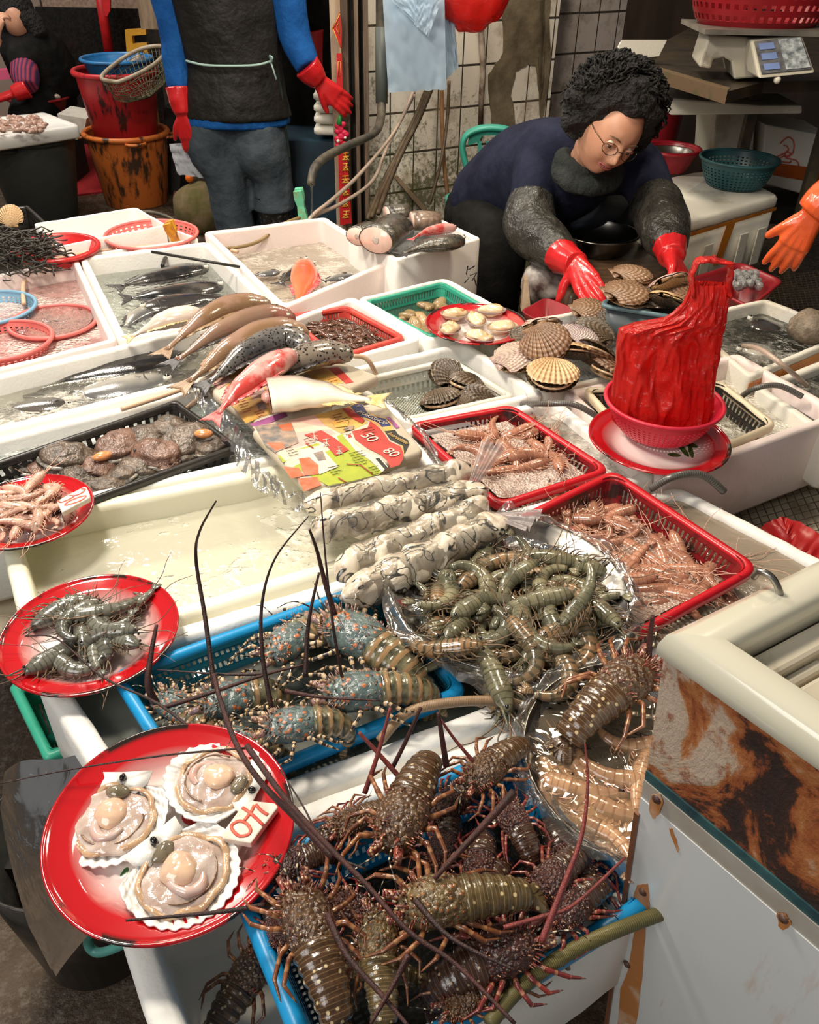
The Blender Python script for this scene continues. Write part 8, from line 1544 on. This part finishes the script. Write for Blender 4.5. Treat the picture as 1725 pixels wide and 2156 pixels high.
# face details
def hp_(x, y, z): return hd @ V3(x, y, z)
for s in (1, -1):
    e = obj('eye', ball(hp_(s*0.029, 0.0745, 0.010), 0.0105, 14, 10), M['white_pl'], T); obj('iris', ball(hp_(s*0.030, 0.0838, 0.006), 0.0042, 10, 8), M['eye'], e)
    obj('eyelid', tube(smoothpath([hp_(s*0.016, 0.084, 0.011), hp_(s*0.029, 0.0875, 0.0150), hp_(s*0.043, 0.080, 0.011)], 4), 0.0036, 6), skinm, T)
    obj('eyebrow', tube(smoothpath([hp_(s*0.014, 0.0905, 0.030), hp_(s*0.030, 0.089, 0.035), hp_(s*0.046, 0.078, 0.030)], 4), [0.0014, 0.0022, 0.001], 5), mat('grey_brown_brow', (0.14, 0.08, 0.05), None, rough=0.8) if s == 1 else bpy.data.materials['grey_brown_brow'], T)
lip = mat('lip', (0.46, 0.14, 0.12), (0.38, 0.10, 0.09), 60, 0.35); obj('lips', tube(smoothpath([hp_(-0.022, 0.078, -0.046), hp_(-0.010, 0.088, -0.043), hp_(0, 0.0895, -0.0445), hp_(0.010, 0.088, -0.043), hp_(0.022, 0.078, -0.046), hp_(0.010, 0.087, -0.053), hp_(-0.010, 0.087, -0.053)], 4, True), 0.0026, 6, True), lip, T); obj('mouth', ball(hp_(0, 0.084, -0.048), (0.013, 0.006, 0.003), 12, 8), mat('mouth_dark', (0.05, 0.012, 0.01), None, rough=0.4), T)
g = G()
for s in (1, -1):
    tube([hp_(s*0.031 + math.cos(a)*0.0215, 0.0965 - 0.008*abs(math.cos(a))*(s*math.cos(a) > 0), 0.006 + math.sin(a)*0.016) for a in [k/26*2*PI for k in range(26)]], 0.0010, 5, True, g=g); tube([hp_(s*0.052, 0.090, 0.010), hp_(s*0.074, 0.05, 0.012), hp_(s*0.078, 0.0, 0.010)], 0.0010, 5, g=g)
tube([hp_(-0.010, 0.097, 0.008), hp_(0, 0.100, 0.011), hp_(0.010, 0.097, 0.008)], 0.0010, 5, g=g); obj('glasses', g, mat('dark_metal_wire', (0.12, 0.09, 0.07), None, rough=0.2, metal=1), T)
g = G()
for sx, sy, sz, rr in ((0, -0.055, 0.045, 0.105), (-0.055, -0.045, 0.035, 0.078), (0.055, -0.045, 0.035, 0.078), (-0.085, -0.035, -0.02, 0.050), (0.082, -0.035, -0.02, 0.048), (0, 0.0, 0.100, 0.058), (-0.050, 0.012, 0.082, 0.044), (0.045, 0.012, 0.084, 0.042), (0, -0.085, -0.02, 0.080)): ball(hp_(sx, sy, sz), rr, 20, 14, g)
fuse('hair', g, mat('black_hair', (0.004, 0.0035, 0.003), (0.012, 0.010, 0.008), 60, 0.75, bs=1.0, bsc=60, bd=0.03), T, 0.007, 0, 0.028, 24)
r = random.Random(9); g = G()
for i in range(760):
    d = V3(r.gauss(0, 1), r.gauss(-0.35, 1), r.gauss(0.35, 1)).normalized(); 
    if d.y > 0.42 and d.z < 0.66: continue
    if d.z < -0.5: continue
    ex = r.uniform(0.92, 1.12); c0 = V3(d.x*0.126*ex, -0.048 + d.y*0.105*ex, 0.035 + d.z*0.118*ex); t = d.cross(V3(r.random(), r.random(), r.random())).normalized(); w = d.cross(t); pts = []
    for k in range(9): a = k*0.95; pts.append(hd @ (c0 + t*(math.cos(a)*0.011 + k*0.003) + w*math.sin(a)*0.011 + d*(0.009*math.sin(k*1.3))))
    tube(pts, [0.0036, 0.0032, 0.0015], 4, g=g, cap=False)
obj('hair_curls', g, bpy.data.materials['black_hair'], T)
fuse('boot', limb([KR.lerp(FR_, .5), FR_, FR_ + V3(0.02, -0.12, -0.03)], [0.082, 0.075, 0.055], G()), M['black'], T, 0.01, 3)
fuse('boot', limb([KL.lerp(FL_, .5), FL_, FL_ + V3(0.02, -0.12, -0.03)], [0.082, 0.075, 0.055], G()), M['black'], T, 0.01, 3)
# ---------------------------------------------------------------- the man seen from behind
vest = mat('black_vest', (0.009, 0.008, 0.007), (0.018, 0.016, 0.013), 6, 0.6, bs=0.8, bsc=9, bd=0.03, spec=0.3); blues = cloth('blue_sweater', (0.008, 0.070, 0.26), (0.012, 0.10, 0.34), 0.8, 18, 0.7); jeans = cloth('grey_blue_jeans', (0.045, 0.060, 0.075), (0.09, 0.11, 0.13), 0.8, 14, 0.8); boot = mat('shiny_black_boot', (0.012, 0.012, 0.012), (0.10, 0.10, 0.10), 60, 0.15, pos=(0.55, 0.7), coat=0.6)
D = 3.69; pel = PY(497, 262, D); pel.z = 0.84; wst = PY(490, 140, D); ct = V3(wst.x-0.01, D, 1.34); nk = V3(wst.x-0.01, D+0.02, 1.47); T = thing('person', 'man seen from behind in black vest, blue sleeves, grey jeans and red gloves', 'person', (pel.x, D, 0.0))
sl, sr = V3(ct.x-0.21, D, 1.40), V3(ct.x+0.21, D, 1.40); el, er = PY(372, 85, D-0.02), PY(622, 75, D-0.02); wl, wr_ = PY(379, 188, D-0.06), PY(648, 142, D-0.06); kl, kr = PY(478, 385, D), PY(572, 375, D+0.02); al_, ar = V3(kl.x+0.03, D+0.05, 0.08), V3(kr.x, D+0.05, 0.08)
g = G(); ball(nk + V3(0, 0, 0.17), (0.075, 0.095, 0.115), 24, 18, g); limb([nk + V3(0, 0, .12), nk, ct], [0.055, 0.06, 0.10], g); limb([pel, wst, ct], [0.13, 0.12, 0.14], g, 18); limb([ct, sl, el, wl], [0.07, 0.05, 0.04, 0.028], g); limb([ct, sr, er, wr_], [0.07, 0.05, 0.04, 0.028], g); limb([pel + V3(-.09, 0, 0), kl, al_], [0.09, 0.06, 0.045], g); limb([pel + V3(.09, 0, 0), kr, ar], [0.09, 0.06, 0.045], g); fuse('body', g, skinm, T, 0.009, 3)
def ell(rows, g, n=28):
    vs = [V3(x + math.cos(2*PI*k/n)*rx, y + math.sin(2*PI*k/n)*ry, z) for x, y, z, rx, ry in rows for k in range(n)]; m = len(rows)
    return g.add(vs, [(i*n+k, i*n+(k+1) % n, (i+1)*n+(k+1) % n, (i+1)*n+k) for i in range(m-1) for k in range(n)] + [tuple(range(n))[::-1], tuple((m-1)*n+k for k in range(n))])
hem = PY(500, 243, D); g = ell([(pel.x, D, hem.z, 0.235, 0.16), (pel.x-.003, D, hem.z+0.08, 0.222, 0.155), (wst.x, D, wst.z, 0.196, 0.14), (wst.x, D, wst.z+0.12, 0.205, 0.145), (ct.x, D, ct.z, 0.225, 0.15), (ct.x, D, 1.44, 0.18, 0.12), (nk.x, D, 1.50, 0.07, 0.07)], G()); g.jit(0.01, 7, 2); fuse('vest', g, vest, T, 0.011, 3)
g = ell([(pel.x, D, hem.z-0.03, 0.225, 0.15), (pel.x, D, hem.z+0.05, 0.22, 0.15)], G()); fuse('shirt_hem', g, blues, T, 0.01, 2)
for a, b, c_ in ((sl, el, wl), (sr, er, wr_)): g = G(); limb([a + (ct-a)*0.25, a, b, c_], [0.085, 0.078, 0.062, 0.046], g, 16); fuse('sleeve', g, blues, T, 0.008, 3, 0.009, 14)
g = G(); limb([pel + V3(-.07, 0, 0.03), pel + V3(-.095, -.005, -.12), kl, al_ + V3(0, 0, .06)], [0.135, 0.118, 0.088, 0.080], g, 18); limb([pel + V3(.07, 0, 0.03), pel + V3(.095, -.005, -.12), kr, kr.lerp(ar, .25)], [0.135, 0.118, 0.088, 0.088], g, 18); fuse('jeans', g, jeans, T, 0.010, 3, 0.010, 12)
g = G(); limb([kr.lerp(ar, .12), kr.lerp(ar, .5), ar, ar + V3(0, 0.10, -0.02)], [0.085, 0.072, 0.066, 0.05], g, 18); fuse('boot', g, boot, T, 0.009, 2); g = G(); limb([al_ + V3(0, 0, .1), al_, al_ + V3(0, 0.1, -0.02)], [0.06, 0.06, 0.045], g, 18); fuse('boot', g, boot, T, 0.009, 2)
g = G(); tube(smoothpath([PY(392, 128, D-0.10), PY(430, 137, D-0.155), PY(485, 139, D-0.165), PY(540, 137, D-0.155), PY(574, 128, D-0.11)], 5), 0.0045, 6, g=g); tube(smoothpath([PY(570, 130, D-0.13), PY(576, 148, D-0.14), PY(582, 168, D-0.13)], 4), 0.0035, 5, g=g); tube(smoothpath([PY(572, 128, D-0.13), PY(568, 118, D-0.14), PY(574, 122, D-0.15), PY(571, 132, D-0.13)], 4), 0.004, 5, g=g); obj('apron_string', g, mat('pale_green_string', (0.35, 0.5, 0.45), None, rough=0.6), T)
obj('apron_edge', slab([PY(584, 150, D-0.06), PY(592, 180, D-0.06), PY(612, 330, D-0.02), PY(588, 330, D-0.02)], (0, 0.01, 0)), mat('dark_green_apron', (0.012, 0.022, 0.018), (0.03, 0.045, 0.035), 9, 0.5), T, smooth=False)
for w_, tgt, d_, nr, sd, cu in ((wl, PY(386, 240, D-0.08), V3(0.10, -0.02, -1), V3(-0.2, -1, 0), 1, (0.5, .5, .6, .6)), (wr_, PY(672, 172, D-0.05), V3(0.75, 0.1, -0.62), V3(0, -1, 0.2), 1, (0.3, .3, .4, .5))):
    g = G(); limb([w_.lerp(tgt, -.1), w_.lerp(tgt, .5), tgt], [0.056, 0.050, 0.036], g, 16); hand(g, tgt, d_, nr, sd, 0.18, cu, 0.05, (0.7, .5), 1.15); fuse('glove', g, glove, T, 0.005, 2, 0.003, 30)
g = hanging([(398, 262), (412, 262), (445, 372), (438, 380)], 3.66, None, 0.01, 3, 0.004, 20); g.join(hanging([(358, 302), (412, 298), (442, 375), (376, 365)], 3.67, None, 0.03, 5, 0.004, 20)); single('white_bag', g, film('white_plastic_bag', (0.9, 0.92, 0.95), (0.78, 0.80, 0.84), 0.9, 0.3, 20, 0.5, 0.6), 'crumpled white plastic bag hanging from the left glove of the man', 'bag')
# ---------------------------------------------------------------- second worker in the dark, only an arm in the light
D = 4.15; T = thing('person', 'worker in the dark doorway with bare forearm and long red glove', 'person', (PY(600, 200, D).x, D, 0.0)); a, b, c_ = PY(638, -60, D), PY(652, 62, D), PY(662, 150, D); tx = PY(610, 100, D).x
g = G(); ball(V3(tx-0.02, D+0.05, 1.66), (0.075, 0.09, 0.11), 20, 14, g); limb([V3(tx, D+.05, 0.9), V3(tx, D+.05, 1.2), V3(tx, D+.05, 1.42), V3(tx-.02, D+.05, 1.6)], [0.12, 0.12, 0.10, 0.05], g, 16); limb([V3(tx+.05, D+.03, 1.4), a, b, c_], [0.06, 0.048, 0.036, 0.03], g); limb([V3(tx-.08, D+.05, .9), V3(tx-.08, D+.05, .08)], [0.08, 0.05], g, k=2); limb([V3(tx+.08, D+.05, .9), V3(tx+.08, D+.05, .08)], [0.08, 0.05], g, k=2); fuse('body', g, skinm, T, 0.009, 3)
g = ell([(tx, D+.06, 0.05, 0.16, 0.12), (tx, D+.06, 0.9, 0.17, 0.13), (tx, D+.06, 1.25, 0.18, 0.13), (tx, D+.06, 1.42, 0.15, 0.11)], G()); fuse('dark_overall', g, blk_c, T, 0.012, 3)
g = G(); limb([b + V3(0, -.005, 0.0), b.lerp(c_, .5), c_], [0.062, 0.050, 0.040], g, 16); hand(g, c_, V3(-0.1, -0.05, -1), V3(0, -1, 0), -1, 0.18, (.6, .6, .6, .6), 0.04, (0.7, .5), 1.1); fuse('glove', g, glove, T, 0.005, 2)
# ---------------------------------------------------------------- person sitting at the far left
D = 5.9; T = thing('person', 'seated worker in black jacket with plaid cuffs and red gloves at the far left', 'person', (PY(90, 300, D+.1).x, D+0.1, 0.0)); h_ = PY(36, 38, D-.1); ch_ = PY(62, 90, D); hp2 = PY(115, 195, D+.15); sh_ = PY(45, 110, D-.12); wr2 = PY(58, 185, D-.30); kn = PY(60, 250, D-.2)
g = G(); ball(h_, (0.085, 0.10, 0.11), 20, 14, g); limb([h_, ch_, hp2], [0.06, 0.13, 0.14], g, 16); limb([ch_, sh_, wr2], [0.07, 0.05, 0.03], g); limb([hp2, kn, V3(kn.x, kn.y, 0.05)], [0.10, 0.08, 0.05], g); fuse('body', g, skinm, T, 0.012, 3)
g = G(); limb([ch_ + V3(0, 0, .10), ch_, ch_.lerp(hp2, .5), hp2], [0.12, 0.19, 0.21, 0.19], g, 18); limb([ch_, sh_, sh_.lerp(wr2, .45)], [0.12, 0.085, 0.07], g); limb([hp2, kn, V3(kn.x, kn.y, 0.1)], [0.16, 0.12, 0.09], g, 16); fuse('black_jacket', g, blk_c, T, 0.014, 3, 0.01, 8)
m, t, o = nt('plaid_cloth'); co = coords(t); w1 = N(t, 'ShaderNodeTexWave'); w1.inputs['Scale'].default_value = 14; t.links.new(co, w1.inputs[0]); bsdf(t, o, mixc(t, w1.outputs[1], mixc(t, noiset(t, co, 30), (0.02, 0.015, 0.06), (0.05, 0.02, 0.10)), (0.38, 0.04, 0.08)), 0.8)
g = G(); limb([sh_.lerp(wr2, .4), sh_.lerp(wr2, .7), wr2], [0.08, 0.085, 0.06], g); fuse('plaid_cuff', g, m, T, 0.01, 2)
g = G(); limb([wr2, wr2 + V3(-0.08, -0.03, -0.03)], [0.06, 0.045], g, k=3); hand(g, wr2 + V3(-0.08, -0.03, -0.03), V3(-1, -.1, -.25), V3(0, -.3, 1), 1, 0.18, (.4, .4, .5, .5), .05, (.7, .5), 1.2); fuse('glove', g, glove, T, 0.006, 2)
g = G(); ball(h_ + V3(-0.02, 0.03, 0.03), (0.12, 0.12, 0.14), 20, 14, g); limb([h_, h_ + V3(0.07, 0.02, -0.03), h_ + V3(0.12, 0, -.10)], [0.10, 0.08, 0.04], g); g.jit(0.012, 14, 3); fuse('hair', g, bpy.data.materials['black_hair'], T, 0.01, 2); g = ball(h_ + V3(-.06, 0, .15), (0.10, 0.09, 0.06), 16, 10); obj('red_cap', g, redp, T)
# hand of a passer-by at the left edge
D = 5.2; T = thing('person', 'bare fist and forearm of someone cut off by the left edge', 'person', tuple(PY(-60, 120, D))); g = G(); w2 = PY(-8, 78, D); limb([PY(-70, 190, D), PY(-28, 120, D), w2], [0.05, 0.042, 0.032], g); hand(g, w2, V3(0.30, -0.1, 0.9), V3(-.6, -.7, .3), 1, 0.18, (1.3, 1.3, 1.3, 1.3), .03, (.5, .3), 1.05); fuse('body', g, skinm, T, 0.005, 2)
single('pink_sheet', slab([PY(-30, 150, 6.2), PY(28, 146, 6.2), PY(34, 165, 6.2), PY(-30, 172, 6.2)], (0, 0.1, 0)), mat('hot_pink_sheet', (0.8, 0.12, 0.25), None, rough=0.6), 'hot pink sheet at the left edge behind the seated worker', 'sheet', smooth=False)
# ---------------------------------------------------------------- orange glove from the right
D = 1.95; T = thing('person', 'forearm in an orange rubber glove reaching in from the right edge', 'person', tuple(PY(1790, 430, D))); org = mat('orange_rubber_glove', (0.85, 0.13, 0.03), (0.75, 0.10, 0.02), 9, 0.25, coat=0.4, bs=0.3, bsc=45); w3 = PY(1712, 452, D)
g = G(); limb([PY(1860, 330, D+.05), PY(1790, 390, D+.02), w3], [0.045, 0.04, 0.028], g); fuse('body', g, skinm, T, 0.007, 2)
g = G(); limb([PY(1800, 385, D+.02), PY(1740, 425, D), w3], [0.055, 0.050, 0.042], g, 16); hand(g, w3, V3(-0.35, -0.05, -0.95), V3(-0.35, -0.9, 0.1), 1, 0.155, (.35, .4, .4, .5), .10, (.7, .55), 1.3); fuse('glove', g, org, T, 0.0035, 2, 0.002, 30)
